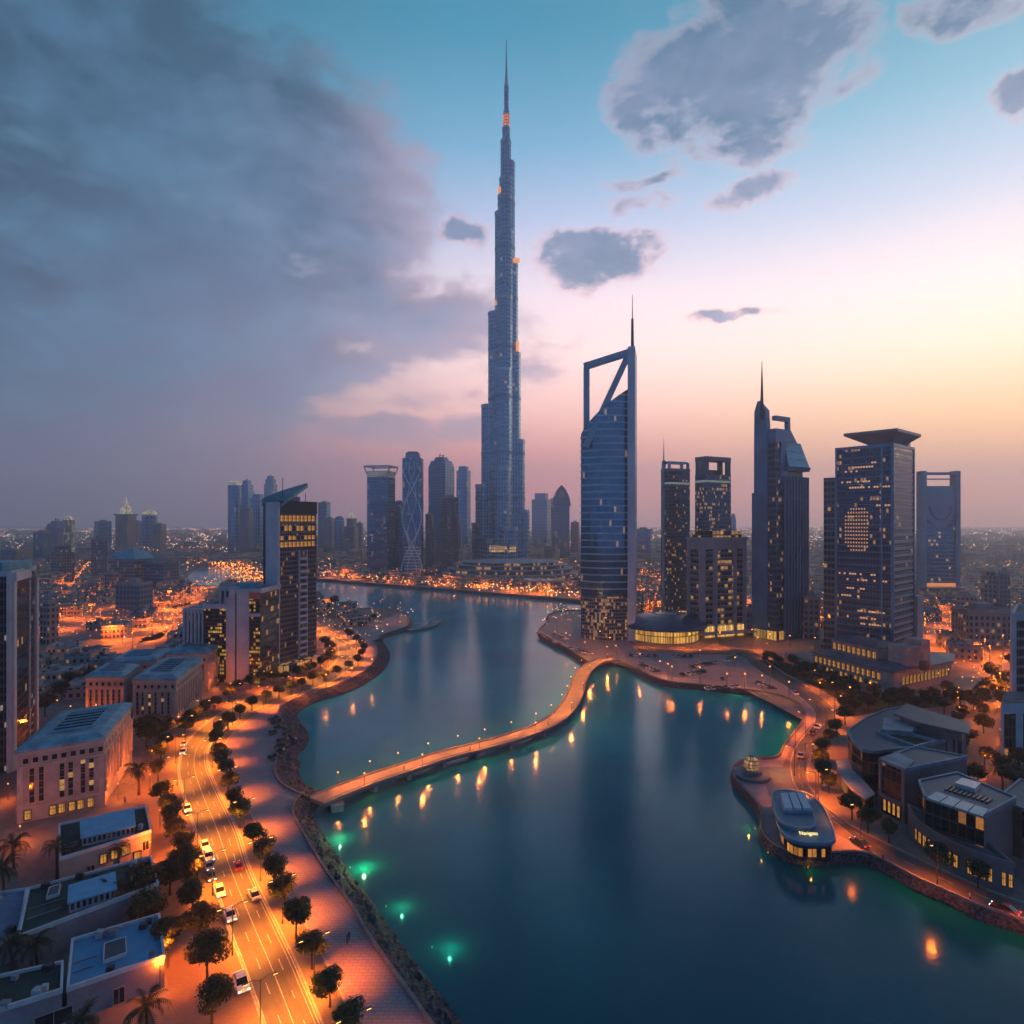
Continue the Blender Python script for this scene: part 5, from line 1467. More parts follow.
# ------------------------------------------------------------------ low buildings in the near left corner
cream = pmat("cream_render", (.27, .24, .27), .8, 0, .14, .3)
blue_roof = pmat("blue_membrane_roof", (.05, .26, .46), .6, 0, .15, .18)
green_roof = pmat("green_felt_roof", (.012, .05, .045), .85, 0, .3, .25)
white_edge = pmat("white_roof_edge", (.55, .55, .58), .6, 0, .1, .4)
def low_building(px, h, roofmat, label, wallm=cream, hatch=None, sky=None, wins=(), name="low_building"):
    """px: roof corners back-left, back-right, front-right, front-left"""
    BL, BR, FR, FL = [G(a, b, h) for a, b in px]
    for p in (BL, BR, FR, FL): p.z = 0
    pts = [FL, FR, BR, BL]
    root = thing(name, cen(pts), label, "low building")
    mb = MB(); mb.prism(pts, 0, h - .35, 0, 1); mb.build("wall", [wallm, roofmat], root)
    mb = MB(); mb.face([(p.x, p.y, h - .33) for p in inset(pts, .3)]); mb.build("roof", roofmat, root)
    r = MB(); r.ring(inset(pts, -.1), h - .6, h + .12, .35); r.build("roof_edge", white_edge, root)
    if sky:
        q = [G(a, b, h + 1.6) for a, b in sky]
        for p in q: p.z = 0
        q = [q[3], q[2], q[1], q[0]]
        m = MB(); m.prism(q, h - .3, h + 1.5, 0, 0); sk = m.build("rooflight", pmat("rooflight_frame", (.30, .30, .33), .6), root)
        m = MB(); m.prism(inset(q, -.25), h + 1.5, h + 1.75, 0, 0, 0); m.build("rooflight_cover", pmat("rooflight_blue", (.10, .36, .56), .45, .1, .12, .4), sk)
        L = (q[1] - q[0]).length; n = int(L / .8)
        for i in range(n):
            g = MB(); g.fbox(q[0], q[1], .25 + i * L / n, .25 + i * L / n + .5, 0, .06, h + .25, h + 1.3); g.build("rooflight_pane", dark_glass, sk)
    for hq in (hatch or ()):
        q = [G(a, b, h + .3) for a, b in hq]; q = [q[3], q[2], q[1], q[0]]
        for p in q: p.z = 0
        m = MB(); m.prism(inset(q, .12), h - .3, h + .2, 0, 0); m.ring(q, h - .3, h + .32, .14, 1); m.build("roof_hatch", [pmat("hatch_lid", (.06, .07, .09), .6), white_edge], root)
    rr = random.Random(int(px[0][1]))
    for k in range(7):
        a, b = rr.uniform(.06, .94), rr.choice([rr.uniform(.06, .2), rr.uniform(.8, .94)])
        p = FL.lerp(FR, a).lerp(BL.lerp(BR, a), b); sz = rr.uniform(.7, 1.4)
        g = MB(); g.box(p, sz, sz * .8, h - .34, h + rr.uniform(.3, .9), rr.uniform(0, .3)); g.build("roof_unit", rr.choice([grey_conc, dark_metal, pale_conc]), root)
    for k in range(2):
        v = rr.uniform(.25, .75); a, b = FL.lerp(BL, v), FR.lerp(BR, v)
        g = MB(); g.tube([a.lerp(b, .04) + Vector((0, 0, h - .2)), a.lerp(b, rr.uniform(.2, .3)) + Vector((0, 0, h - .2))], .09, 6); g.build("roof_pipe", grey_conc, root)
    for (u, z, w, hh, lit) in wins:
        L = (FR - FL).length; window(root, FL, FR, u * L, z, w, hh, lit, 2)
    RESERVED.append(inset(pts, -3))
    return root
low_building([(59, 824), (146, 806), (151, 830), (60, 858)], 6.0, green_roof, "green-roofed low building with a glazed blue rooflight and arched lit front, topmost of three",
             wallm=beige, sky=[(81, 820), (133, 809), (134.5, 826), (82, 838)], wins=[(.28, .8, 1.3, 1.6, False), (.42, 2.0, 1.2, 1.9, True), (.54, 2.2, 1.2, 1.9, True), (.66, 2.3, 1.5, 1.9, True), (.8, .6, 1.3, 1.6, True), (.9, 2.0, 1.2, 1.9, False)])
low_building([(28.5, 888), (151, 856), (158.5, 883), (18, 936)], 6.0, green_roof, "dark green flat-roofed building with a wide blue rooflight in its middle", wallm=cream,
             sky=[(70, 886), (114, 873), (115.5, 889), (69, 903)], hatch=[[(49, 887), (61, 883), (59, 893), (46, 897)], [(131, 876), (149.5, 870.5), (151, 878), (132, 884)]])
o = low_building([(72, 939), (159.5, 913.5), (164.5, 955), (67, 988)], 5.2, blue_roof, "bright blue flat-roofed white building at the lower left, square hatch on top", wallm=cream,
             hatch=[[(104, 943), (126, 936), (127, 952), (103, 961)]], wins=[(.46, .1, 1.4, 2.4, False), (-.3, .2, 4.5, 2.2, False)])
low_building([(-40, 984), (63, 961), (62, 989), (-44, 1022)], 5.2, green_roof, "dark flat roof with white rim, left neighbour of the blue roof", wallm=cream)
low_building([(-40, 898), (27, 888), (18, 936), (-46, 958)], 4.0, pmat("pale_blue_roof", (.14, .20, .30), .7), "plain pale blue flat roof at the left edge beside the green roof", wallm=cream)

# ------------------------------------------------------------------ cultural complex on the right
def cultural():
    wallm = pmat("taupe_cladding", (.17, .145, .16), .75, 0, .12, .12)
    roofm = pave_mat("slate_roof_tiles", (.055, .105, .15), (.09, .155, .21), 1.3, .5)
    rlight = pmat("light_slate_roof", (.16, .25, .33), .5, .25, .2, .3)
    gl = facade("gallery_dark_glass", 1.6, 3.0, .12, .16, (.012, .016, .024), (.04, .038, .045), lit=.22, e=.8, warm=(1, .36, .08), seed=111, cluster=.9, cscale=.12)
    def at(px, py, z):
        p = G(px, py, z); p.z = 0; return p
    def block(name, label, roof_px, h, faces, extra=None):
        pts = [at(a, b, h) for a, b in roof_px]
        if area2(pts) < 0: pts = pts[::-1]; faces = None or faces
        root = thing(name, cen(pts), label, "gallery")
        mb = MB(); n = len(pts); u = 0
        for i in range(n):
            mb.wall(pts[i], pts[(i + 1) % n], 0, h, faces[i % len(faces)])
        mb.face([(p.x, p.y, h) for p in pts], 2)
        mb.build("wall", [wallm, gl, roofm], root)
        r = MB(); r.ring(inset(pts, -.2), h - .5, h + .35, .5); r.build("roof_edge", rlight, root)
        RESERVED.append(inset(pts, -6))
        return root, pts
    # rear gallery: curved glazed front and stacked roofs
    h = 12.0
    rp = [(848, 731), (852, 741), (862, 750), (874, 752), (908, 748), (944, 741), (960, 729), (950, 722), (908, 706), (886, 710), (866, 718)]
    root, pts = block("rear_gallery", "rearmost gallery with overlapping slate roofs and curved dark glass front", rp, h, [1, 1, 1, 1, 0, 0, 0, 0, 0, 0, 0])
    t1 = [at(a, b, h + 3) for a, b in [(908, 705), (969, 724), (966, 733), (918, 722), (896, 714)]]
    t1 = t1 if area2(t1) > 0 else t1[::-1]
    mb = MB(); mb.prism(inset(t1, 1.0), h, h + 2.6, 0, 0); mb.build("upper_wall", wallm, root)
    mb = MB(); mb.prism(inset(t1, -.6), h + 2.6, h + 3.2, 0, 0, 0); mb.build("upper_roof", roofm, root)
    t2 = [at(a, b, h + 2) for a, b in [(884, 716), (918, 723), (912, 730), (882, 728)]]; t2 = t2 if area2(t2) > 0 else t2[::-1]
    mb = MB(); mb.prism(t2, h, h + 1.6, 0, 0); mb.build("clerestory_roof", rlight, root)
    t3 = [at(a, b, h + .6) for a, b in [(876, 732), (886, 728), (938, 741), (916, 747)]]; t3 = t3 if area2(t3) > 0 else t3[::-1]
    mb = MB(); mb.ring(t3, h, h + .9, .6); mb.build("roof_garden_edge", rlight, root)
    mb = MB(); mb.face([(p.x, p.y, h + .12) for p in inset(t3, .6)]); mb.build("roof_garden", pmat("dark_sedum", (.012, .022, .02), .9, 0, .4, .8), root)
    mb = MB(); q0, q1 = at(848, 731, h), at(862, 750, h)
    # tower end lit orange
    e0 = at(947, 735, h + 1.5); e1 = at(966, 731, h + 1.5); e2 = e1 + Vector((1, 9, 0)); e3 = e0 + Vector((1, 9, 0))
    mb = MB(); mb.prism([e0, e1, e2, e3], 0, h + 2.2, 0, 0); mb.build("end_pavilion", wallm, root)
    mb = MB(); mb.fbox(e0, e1, .33 * (e1 - e0).length, .42 * (e1 - e0).length, -.05, .1, 1, h + 1); mb.fbox(e0, e1, .55 * (e1 - e0).length, .75 * (e1 - e0).length, -.05, .1, 1, h + 1); mb.build("tall_slot", dark_glass, root)
    # middle gallery: box with pale side wall
    h2 = 13.5
    m2 = [(880.5, 759), (905, 769.5), (967, 757), (915, 747)]
    root, pts = block("box_gallery", "middle box-like gallery with taupe side wall and dark glass face to the road", m2, h2, [1, 0, 0, 0])
    FLp, NCp = pts[0], pts[1]
    L = (NCp - FLp).length
    mb = MB(); mb.fbox(FLp, NCp, -.3, .5, -.1, .4, 0, h2 + .2); mb.fbox(FLp, NCp, L - .7, L + .2, -.1, .4, 0, h2 + .2); mb.fbox(FLp, NCp, .5, L - .7, -.1, .5, 3.9, 5.0); mb.build("facade_frame", wallm, root)
    for i in range(4): window(root, FLp, NCp, .9 + i * (L - 1.8) / 4, .7, (L - 1.8) / 4 - .5, 2.9, True, 1)
    q = [at(a, b, h2 + .7) for a, b in [(881, 758), (898, 751), (914, 760), (905, 768)]]; q = q if area2(q) > 0 else q[::-1]
    mb = MB(); mb.prism(q, h2, h2 + .5, 0, 0); mb.build("raised_roof_panel", rlight, root)
    # front gallery
    h3 = 12.5
    m3 = [(925, 797), (984, 815.5), (1016, 798), (957, 773), (919, 781)]
    root, pts = block("front_gallery", "front gallery with big dark glass wall above a curved lit podium", m3, h3, [1, 0, 0, 0, 1])
    FLp, NCp = pts[0], pts[1]
    q = [at(a, b, h3 + .8) for a, b in [(926, 796), (983, 815), (989, 808), (936, 790)]]; q = q if area2(q) > 0 else q[::-1]
    ql = inset(q, 0)
    for i in range(4):
        a, b = i / 4 + .01, (i + 1) / 4 - .01
        m = MB(); m.prism([q[0].lerp(q[1], a), q[0].lerp(q[1], b), q[3].lerp(q[2], b), q[3].lerp(q[2], a)], h3, h3 + .5, 0, 0); m.build("roof_panel", pmat("pale_roof_glass", (.20, .34, .42), .35, .2, .1, .3), root)
    m = MB(); p = [at(a, b, h3 + 1) for a, b in [(955, 783), (975, 789), (981, 783), (962, 778)]]; p = p if area2(p) > 0 else p[::-1]
    m.prism(p, h3, h3 + 1.1, 0, 0); m.build("roof_lantern", pmat("pale_skylight", (.5, .52, .55)), root)
    m = MB(); p = [at(a, b, h3 + .3) for a, b in [(944, 789), (990, 803), (995, 799), (950, 785)]]; p = p if area2(p) > 0 else p[::-1]
    for i in range(10):
        a = i / 10; m.prism([p[0].lerp(p[1], a), p[0].lerp(p[1], a + .06), p[3].lerp(p[2], a + .06), p[3].lerp(p[2], a)], h3, h3 + .35, 0, 0)
    m.build("roof_louvre", dark_metal, root)
    # curved podium
    hp = 5.6
    arc = catmull([at(908, 806, hp), at(918, 822, hp), at(946, 841, hp), at(980, 856, hp), at(1014, 866, hp)], 5)
    backp = [arc[-1] + Vector((1, 7, 0)), at(984, 816, h3) + Vector((2, 2, 0)), at(925, 797, h3) + Vector((4, 6, 0))]
    pod = arc + backp
    pod = pod if area2(pod) > 0 else pod[::-1]
    pr = thing("curved_podium", cen(pod), "curved stone podium with a band of bright windows below the front gallery", "podium")
    m = MB(); m.prism(pod, 0, hp, 0, 1); m.build("wall", [wallm, roofm], pr)
    m = MB(); m.ring(inset(pod, -.15), hp - .3, hp + .7, .5); m.build("parapet", wallm, pr)
    run = 0
    for i in range(4, len(arc) - 1):
        a, b = arc[i], arc[i + 1]; L = (b - a).length
        if i in (12, 17): continue
        window(pr, a, b, .25, 1.0, L - .5, 2.7, True, 2)
    RESERVED.append(inset(pod, -4))
    # right neighbour
    h4 = 11
    m4 = [(996, 800), (1062, 822), (1090, 800), (1020, 780)]
    root, pts = block("dark_gallery", "dark gallery wing cut by the right edge beside the front gallery", m4, h4, [1, 0, 0, 0])
    A, B = pts[0], pts[1]; L = (B - A).length
    m = MB(); q = [A + Vector((2, -4, 0)), B + Vector((2, -4, 0)), B + Vector((0, 2, 0)), A + Vector((1, 2, 0))]; m.prism(q, 0, 4.6, 0, 1); m.build("shop_base", [wallm, roofm], root)
    for k in range(4): window(root, q[0], q[1], 1.0 + k * 3.4, .8, 2.6, 2.7, True, 2)
    m = MB()
    for u in (.16, .30): m.fbox(A, B, L * u, L * u + 1.4, 0, .5, 0, h4)
    m.build("rust_pier", pmat("dark_rust", (.10, .06, .05), .8), root)
    # low curved cafe beside the road
    hc = 4.0
    a1 = catmull([at(838, 761, hc), at(841, 773, hc), at(852, 787, hc), at(865, 797, hc)], 5); a2 = catmull([at(873, 793, hc), at(862, 780, hc), at(853, 768, hc), at(848, 760, hc)], 5)
    pl = a1 + a2; pl = pl if area2(pl) > 0 else pl[::-1]
    root = thing("curved_cafe", cen(pl), "low crescent-shaped cafe with a pale roof and amber glass end by the road", "cafe")
    m = MB(); m.prism(pl, 0, hc - .4, 0, 1); m.build("glazed_wall", [gl, roofm], root)
    m = MB(); m.prism(inset(pl, -.5), hc - .4, hc, 0, 0, 0); m.build("roof", pmat("pale_flat_roof", (.38, .42, .46), .6, .1, .15, .4), root)
    window(root, at(863, 796, hc), at(872, 793.5, hc), .4, .4, 2.6, 2.6, True, 2)
    RESERVED.append(inset(pl, -4))
cultural()

# ------------------------------------------------------------------ the pier with its rounded restaurant, the dome and the jetty
def text_mesh(name, body, size, root, loc, rot, mat):
    cu = bpy.data.curves.new(name, 'FONT'); cu.body = body; cu.size = size; cu.extrude = .06; cu.align_x = 'CENTER'
    t = bpy.data.objects.new(name, cu); COL.objects.link(t)
    dg = bpy.context.evaluated_depsgraph_get(); dg.update()
    me = bpy.data.meshes.new_from_object(t.evaluated_get(dg))
    bpy.data.objects.remove(t); bpy.data.curves.remove(cu)
    o = bpy.data.objects.new(name, me); COL.objects.link(o); o.parent = root; o.location = loc; o.rotation_euler = rot
    me.materials.clear(); me.materials.append(mat)
    return o
def restaurant():
    h = 4.4
    def at(px, py, z=h):
        p = G(px, py, z); p.z = 0; return p
    out = catmull([at(772, 798), at(775, 812), at(778, 825), at(786, 836), at(800, 842), at(818, 843), at(831, 842), at(835, 836), at(829, 818), at(820, 804), at(808, 794), at(790, 790), at(777, 791)], 5, True)
    out = out if area2(out) > 0 else out[::-1]
    root = thing("rounded_restaurant", cen(out), "round-nosed restaurant on the pier with stepped blue roof and glowing window band", "restaurant")
    rf = pmat("restaurant_roof", (.10, .19, .27), .5, .2, .15, .25); tr = pmat("restaurant_trim", (.22, .32, .42), .5, .3, .1, .3)
    m = MB(); m.prism(inset(out, .7), 0, h - .8, 0, 0); m.build("glazed_wall", facade("restaurant_glass", 1.0, 3.6, .16, .5, (.02, .02, .03), (.03, .03, .035), lit=.5, e=1.1, warm=(1, .36, .06), seed=121, cluster=.5), root)
    m = MB(); m.prism(out, h - .8, h, 0, 0, 0); m.build("roof", rf, root)
    m = MB(); m.ring(inset(out, -.12), h - .3, h + .2, .35); m.build("roof_edge", tr, root)
    c = cen(out); mid = [c + Vector((-1.2, 1.8, 0)) + (p - c) * .72 for p in out]
    m = MB(); m.prism(mid, h, h + .9, 0, 0); m.build("upper_roof", rf, root)
    m = MB(); m.ring(inset(mid, -.1), h + .7, h + 1.05, .3); m.build("upper_roof_edge", tr, root)
    q = [G(a, b, h + 2.2) for a, b in [(783, 808), (813, 808), (805, 792), (779, 793)]]
    for p in q: p.z = 0
    q = q if area2(q) > 0 else q[::-1]
    m = MB(); m.prism(q, h + .9, h + 1.6, 0, 0); m.build("vent_base", tr, root)
    L0, L1 = q[0], q[1]
    pm = pmat("pale_vent_cover", (.50, .54, .62), .5, .1, .1, .3)
    for k in range(3):
        a, b = .06 + k * .31, .06 + k * .31 + .26
        m = MB(); m.prism([q[0].lerp(q[1], a), q[0].lerp(q[1], b), q[3].lerp(q[2], b), q[3].lerp(q[2], a)], h + 1.6, h + 2.2, 0, 0); m.build("vent_cover", pm, root)
    # lit lettering on the front of the roof
    p = at(809, 836)
    text_mesh("roof_sign", "Navigato", 1.15, root, p - root.location + Vector((0, 0, h + .25)), (R(40), 0, R(-2)), emat("sign_letters", (1, .78, .3), 1.2))
    # round plinth with glass dome, a thing of its own
    p = G(752, 773, 1.0); p.z = 0
    dm = thing("glass_dome", p, "small glowing glass globe on a dark round plinth at the pier's tip", "dome")
    m = MB(); m.prism(ellipse(p, 5.2, 5.2, 0, 28), 0, .9, 0, 0); m.prism(ellipse(p, 2.8, 2.8, 0, 24), .9, 2.0, 0, 0); m.build("plinth", pmat("plinth_stone", (.12, .15, .19), .6), dm)
    m = MB(); m.ball((p.x, p.y, 3.7), 2.3, 16); m.build("globe", facade("globe_glass", 1.0, 1.0, .25, .25, (.05, .05, .05), (.2, .15, .1), lit=.9, e=.9, warm=(1, .5, .2), seed=122, cluster=.1), dm, True)
    m = MB()
    for k in range(8):
        t = 2 * math.pi * k / 8; m.tube([(p.x + 2.35 * math.cos(t) * math.cos(a), p.y + 2.35 * math.sin(t) * math.cos(a), 3.7 + 2.35 * math.sin(a)) for a in [(-.5 + i / 8) * math.pi for i in range(9)]], .06, 4)
    m.build("globe_rib", dark_metal, dm)
restaurant()
dk = [(744, 772), (752, 768), (776, 767), (789, 770), (794, 788), (790, 792), (770, 797), (766, 786), (752, 779)]
deckq = catmull([G(*p) for p in dk], 4, True)
tag(sheet("pier_deck", deckq, .05, pmat("pier_deck_teal", (.09, .16, .21), .6, 0, .15, .3)), kind='structure')

def jetty():
    p = G(412, 628, -1); root = thing("curved_jetty", (p.x, p.y, 0), "low curved jetty with a pale awning reaching into the lake from the left point", "jetty")
    path = catmull([G(408, 630, -.8), G(420, 628, -.8), G(431, 625, -.8), G(438, 620, -.8)], 5)
    m = MB()
    for a, b in zip(path, path[1:]):
        d = (b - a).normalized(); n = Vector((-d.y, d.x, 0)) * 3
        m.hexa([(q.x, q.y, -1.2) for q in (a - n, b - n, b + n, a + n)], [(q.x, q.y, -.6) for q in (a - n, b - n, b + n, a + n)])
    m.build("deck", grey_conc, root)
    m = MB(); p2 = catmull([G(415, 624, 1), G(425, 622, 1.5), G(437, 617, 2)], 6); r = []
    for i, a in enumerate(p2):
        t = i / (len(p2) - 1); w = 2.4 * math.sin(math.pi * (.15 + .8 * t)); r.append([(a.x, a.y - w, 1.2 + t), (a.x, a.y + w, 1.2 + t), (a.x, a.y + w, 1.5 + t), (a.x, a.y - w, 1.5 + t)])
    m.loft(r, 0, 0, 0); m.build("awning", pale_conc, root)
    m = MB()
    for a in path[::4]: m.tube([(a.x, a.y, WZ - .5), (a.x, a.y, -1)], .3, 6)
    m.build("pile", grey_conc, root)
    m = MB()
    for a in p2[1::3]: m.tube([(a.x, a.y, -.7), (a.x, a.y, 1.4)], .15, 6)
    m.build("post", grey_conc, root)
jetty()

# ------------------------------------------------------------------ the curved footbridge
BR_PX = [(318, 801), (334, 794), (370, 780), (404, 769), (440, 757), (474, 748), (506, 739.5), (539, 728), (559, 716.5), (571, 703), (576, 692), (580, 680), (586, 670), (598, 662), (616, 659)]
BR = catmull([G(a, b, .5) for a, b in BR_PX], 6)
def bridge():
    c = BR[len(BR) // 2]; root = thing("footbridge", (c.x, c.y, 0), "long curved footbridge glowing orange across the lake between the two banks", "bridge")
    def sw(i, w):
        a = BR[max(i - 1, 0)]; b = BR[min(i + 1, len(BR) - 1)]; d = (b - a); d = Vector((d.x, d.y, 0)).normalized()
        return Vector((-d.y, d.x, 0)) * w
    hw = 3.4
    def prof(i, pts):
        n = sw(i, 1); p = BR[i]
        return [(p.x + n.x * o, p.y + n.y * o, z) for o, z in pts]
    m = MB(); m.loft([prof(i, [(-hw, .45), (-hw + .5, -.45), (hw - .5, -.45), (hw, .45)]) for i in range(len(BR))], 0, 0, 0); m.build("girder", pmat("bridge_concrete", (.17, .15, .18), .8), root)
    m = MB(); m.loft([prof(i, [(-hw + .4, .47), (-hw + .4, .52), (hw - .4, .52), (hw - .4, .47)]) for i in range(len(BR))], 0, 0, 0); m.build("deck", pave_mat("bridge_paving", (.34, .27, .24), (.24, .19, .17), 1.6), root)
    for s in (-1, 1):
        m = MB(); m.loft([prof(i, [(s * hw - .18, .45), (s * hw + .18, .45), (s * hw + .18, 1.0), (s * hw - .18, 1.0)][::1]) for i in range(len(BR))], 0, 0, 0); m.build("kerb_wall", pmat("bridge_kerb", (.24, .20, .24), .8), root)
        m = MB(); m.loft([prof(i, [(s * hw - .05, 1.45), (s * hw + .05, 1.45), (s * hw + .05, 1.55), (s * hw - .05, 1.55)]) for i in range(len(BR))], 0, 0, 0); m.build("handrail", dark_metal, root)
    for i in range(6, len(BR) - 8, 6):
        p = BR[i]; n = sw(i, 1); a = math.atan2(n.y, n.x)
        m = MB(); m.box(p, 5.6, 1.4, WZ - 1, -.42, a); m.build("pier", grey_conc, root)
    return sw
bridge_side = bridge()
def stone_jamb():
    p = G(337, 802, 0); r = thing("abutment", (p.x, p.y, 0), "grey stone abutment block under the bridge's left end", "abutment")
    m = MB(); m.box(p, 3.2, 2.6, WZ - .6, -.5, .4); m.build("block", grey_conc, r)
    m = MB(); m.box(p, 3.6, 3.0, -.5, -.3, .4); m.build("cap_stone", grey_conc, r)
stone_jamb()
# ------------------------------------------------------------------ trees and palms
def leaf_mat(name, c1, c2):
    m = bpy.data.materials.new(name); m.use_nodes = True
    T = NT(m.node_tree); b = m.node_tree.nodes['Principled BSDF']
    tc = T.new('ShaderNodeTexCoord'); oi = T.new('ShaderNodeObjectInfo')
    n = T.noise(tc.outputs['Object'], 1.1, 4, 0.7)
    c = T.mix(T.smooth(n, .35, .65), c1 + (1,), c2 + (1,))
    c = T.mix(T.m('MULTIPLY', oi.outputs['Random'], .5), c, (c1[0] * 1.5, c1[1] * 1.1, c1[2] * .8, 1))
    T.link(c, b.inputs['Base Color']); b.inputs['Roughness'].default_value = .6
    b.inputs['Specular IOR Level'].default_value = .25
    return m
LEAF = leaf_mat("street_tree_leaf", (.018, .034, .014), (.05, .075, .03))
LEAF2 = leaf_mat("park_tree_leaf", (.016, .03, .014), (.045, .065, .028))
PALM = leaf_mat("palm_leaf", (.014, .026, .014), (.04, .055, .026))
BARK = pmat("bark", (.06, .045, .035), .9, 0, .3, 2.0, .6, 6)

def crown_mesh(seed, rx, rz, zc, n, leaf, mat, lumps=9):
    rr = random.Random(seed); mb = MB()
    L = [(Vector((rr.uniform(-.5, .5) * rx, rr.uniform(-.5, .5) * rx, zc + rr.uniform(-.35, .45) * rz)), rr.uniform(.42, .62)) for _ in range(lumps)]
    L.append((Vector((0, 0, zc)), .78))
    for i in range(n):
        c, f = rr.choice(L)
        v = Vector((rr.gauss(0, 1), rr.gauss(0, 1), rr.gauss(0, 1))).normalized()
        k = rr.uniform(.72, 1.04) if rr.random() < .8 else rr.uniform(.2, .8)
        p = c + Vector((v.x * rx * f * k, v.y * rx * f * k, v.z * rz * f * k))
        if p.z < zc - rz * .82: continue
        nrm = (v + Vector((rr.uniform(-.7, .7), rr.uniform(-.7, .7), rr.uniform(-.3, .9)))).normalized()
        a = nrm.orthogonal().normalized(); b = nrm.cross(a)
        t = rr.uniform(0, 6.28); a, b = a * math.cos(t) + b * math.sin(t), b * math.cos(t) - a * math.sin(t)
        s = leaf * rr.uniform(.6, 1.25)
        mb.face([p - a * s, p - b * s * .5, p + a * s, p + b * s * .5])
    o = mb.build("crown", mat); me = o.data; bpy.data.objects.remove(o); return me
def trunk_mesh(seed, h, r, limbs=5):
    rr = random.Random(seed); mb = MB()
    mb.tube([(0, 0, -.1), (r * .2, 0, h * .3), (-r * .3, r * .2, h * .62), (0, 0, h)], [r * 1.35, r, r * .85, r * .55], 8)
    for k in range(limbs):
        t = 2 * math.pi * k / limbs + rr.uniform(-.4, .4); L = h * rr.uniform(.32, .5)
        z0 = h * rr.uniform(.55, .85)
        mb.tube([(0, 0, z0), (math.cos(t) * L * .45, math.sin(t) * L * .45, z0 + L * .5), (math.cos(t) * L * .85, math.sin(t) * L * .85, z0 + L * .95)], [r * .5, r * .33, r * .14], 6)
    o = mb.build("trunk", BARK, None, True); me = o.data; bpy.data.objects.remove(o); return me
TREES = [(crown_mesh(11 + i, 2.9, 2.3, 4.7, 2600, .27, LEAF), trunk_mesh(30 + i, 3.9, .17)) for i in range(3)]
PARK = [(crown_mesh(51 + i, 3.4, 2.6, 4.6, 1500, .42, LEAF2, 12), trunk_mesh(60 + i, 3.8, .2)) for i in range(3)]
def palm_meshes(seed, h):
    rr = random.Random(seed); mb = MB()
    lean = Vector((rr.uniform(-.6, .6), rr.uniform(-.6, .6), 0))
    path = [lean * (k / 7) ** 2 + Vector((0, 0, h * k / 7 - .1)) for k in range(8)]
    mb.tube(path, [.34, .27, .24, .22, .21, .2, .2, .24], 9)
    o = mb.build("trunk", BARK, None, True); tr = o.data; bpy.data.objects.remove(o)
    mb = MB(); top = path[-1]
    for k in range(24):
        t = k * 2.399 + rr.uniform(-.2, .2); e0 = rr.uniform(-.25, 1.15); L = rr.uniform(2.6, 3.6)
        dirv = Vector((math.cos(t), math.sin(t), 0)); sidev = Vector((-math.sin(t), math.cos(t), 0))
        pr = None
        for j in range(15):
            s = j / 14; el = e0 - 1.7 * s * s
            p = (top if pr is None else pr) + (dirv * math.cos(el) + Vector((0, 0, math.sin(el)))) * (L / 14)
            if pr is not None:
                w = .62 * math.sin(math.pi * (.1 + .85 * s)) + .06
                fw = (p - pr) * 1.8
                for sd in (-1, 1):
                    tip = pr + sidev * sd * w + fw * .8 + Vector((0, 0, -.32 * w - .1 * s))
                    mb.face([pr, pr + fw * .45, tip])
                mb.face([pr - sidev * .03, p - sidev * .03, p + sidev * .03, pr + sidev * .03])
            pr = p
    o = mb.build("fronds", PALM); fr = o.data; bpy.data.objects.remove(o)
    return fr, tr
PALMS = [palm_meshes(70 + i, 5.2 + i * .8) for i in range(3)]
def plant(name, meshes, p, s, label, group, rz, cat="tree", crown="crown"):
    root = thing(name, (p.x, p.y, 0), label, cat, group, rz); root.scale = (s, s, s * random.Random(int(p.x * 7 + p.y)).uniform(.9, 1.12))
    for nm, me in ((crown, meshes[0]), ("trunk", meshes[1])):
        o = bpy.data.objects.new(nm, me); COL.objects.link(o); o.parent = root
    return root
rt = random.Random(4)
SEA_ROW = [(350, 1046), (330, 1007), (312, 969), (296, 939), (285, 908), (275, 887), (265, 869), (254, 852), (240, 828), (236, 812), (229, 793), (226, 780), (222, 771), (217, 761), (216, 750), (220, 740), (228, 730),
           (240, 719), (252, 711), (266, 704), (279, 698), (291, 694), (302, 690), (313, 685.5), (324, 682), (336, 677.5), (349, 671), (358, 666), (363, 659), (364, 653), (361, 648), (356, 643.5), (351, 640), (347, 637), (361, 630), (368, 624), (374, 621)]
for i, (a, b) in enumerate(SEA_ROW):
    p = G(a, b)
    plant("street_tree", TREES[i % 3], p, rt.uniform(.92, 1.1) * (1.0 if i < 9 else .94 if i < 17 else .88), "round-crowned street tree in the seaward row of the left boulevard, %s from its near end" % nth(i), "street trees along the boulevard's lake side", rt.uniform(0, 6))
LAND_ROW = [(212, 1024), (207, 985), (199, 947), (193, 914), (188, 896), (183, 877), (181, 860), (175, 846), (172, 832), (169, 820), (161, 806), (158, 781), (161, 763), (165, 751), (185, 737), (191, 727),
            (198, 721), (207, 717), (215, 710), (229, 702), (238, 692), (250, 689.5), (262, 686), (274, 684), (285, 682.5), (297, 680), (306, 676), (314, 672.5), (321, 669), (327, 665), (331, 660), (330, 654), (325, 648)]
for i, (a, b) in enumerate(LAND_ROW):
    p = G(a, b)
    plant("street_tree", TREES[(i + 1) % 3], p, rt.uniform(.95, 1.15) * (1.05 if i < 6 else .95), "dark street tree in the landward row of the left boulevard, %s from its near end" % nth(i), "street trees along the boulevard's land side", rt.uniform(0, 6))
RIGHT_ROW = [(978, 888), (937, 876), (889, 843), (868, 834), (852, 820), (829, 793), (822, 784), (819, 768), (822, 757), (830, 746), (837, 737), (845, 725), (844, 713)]
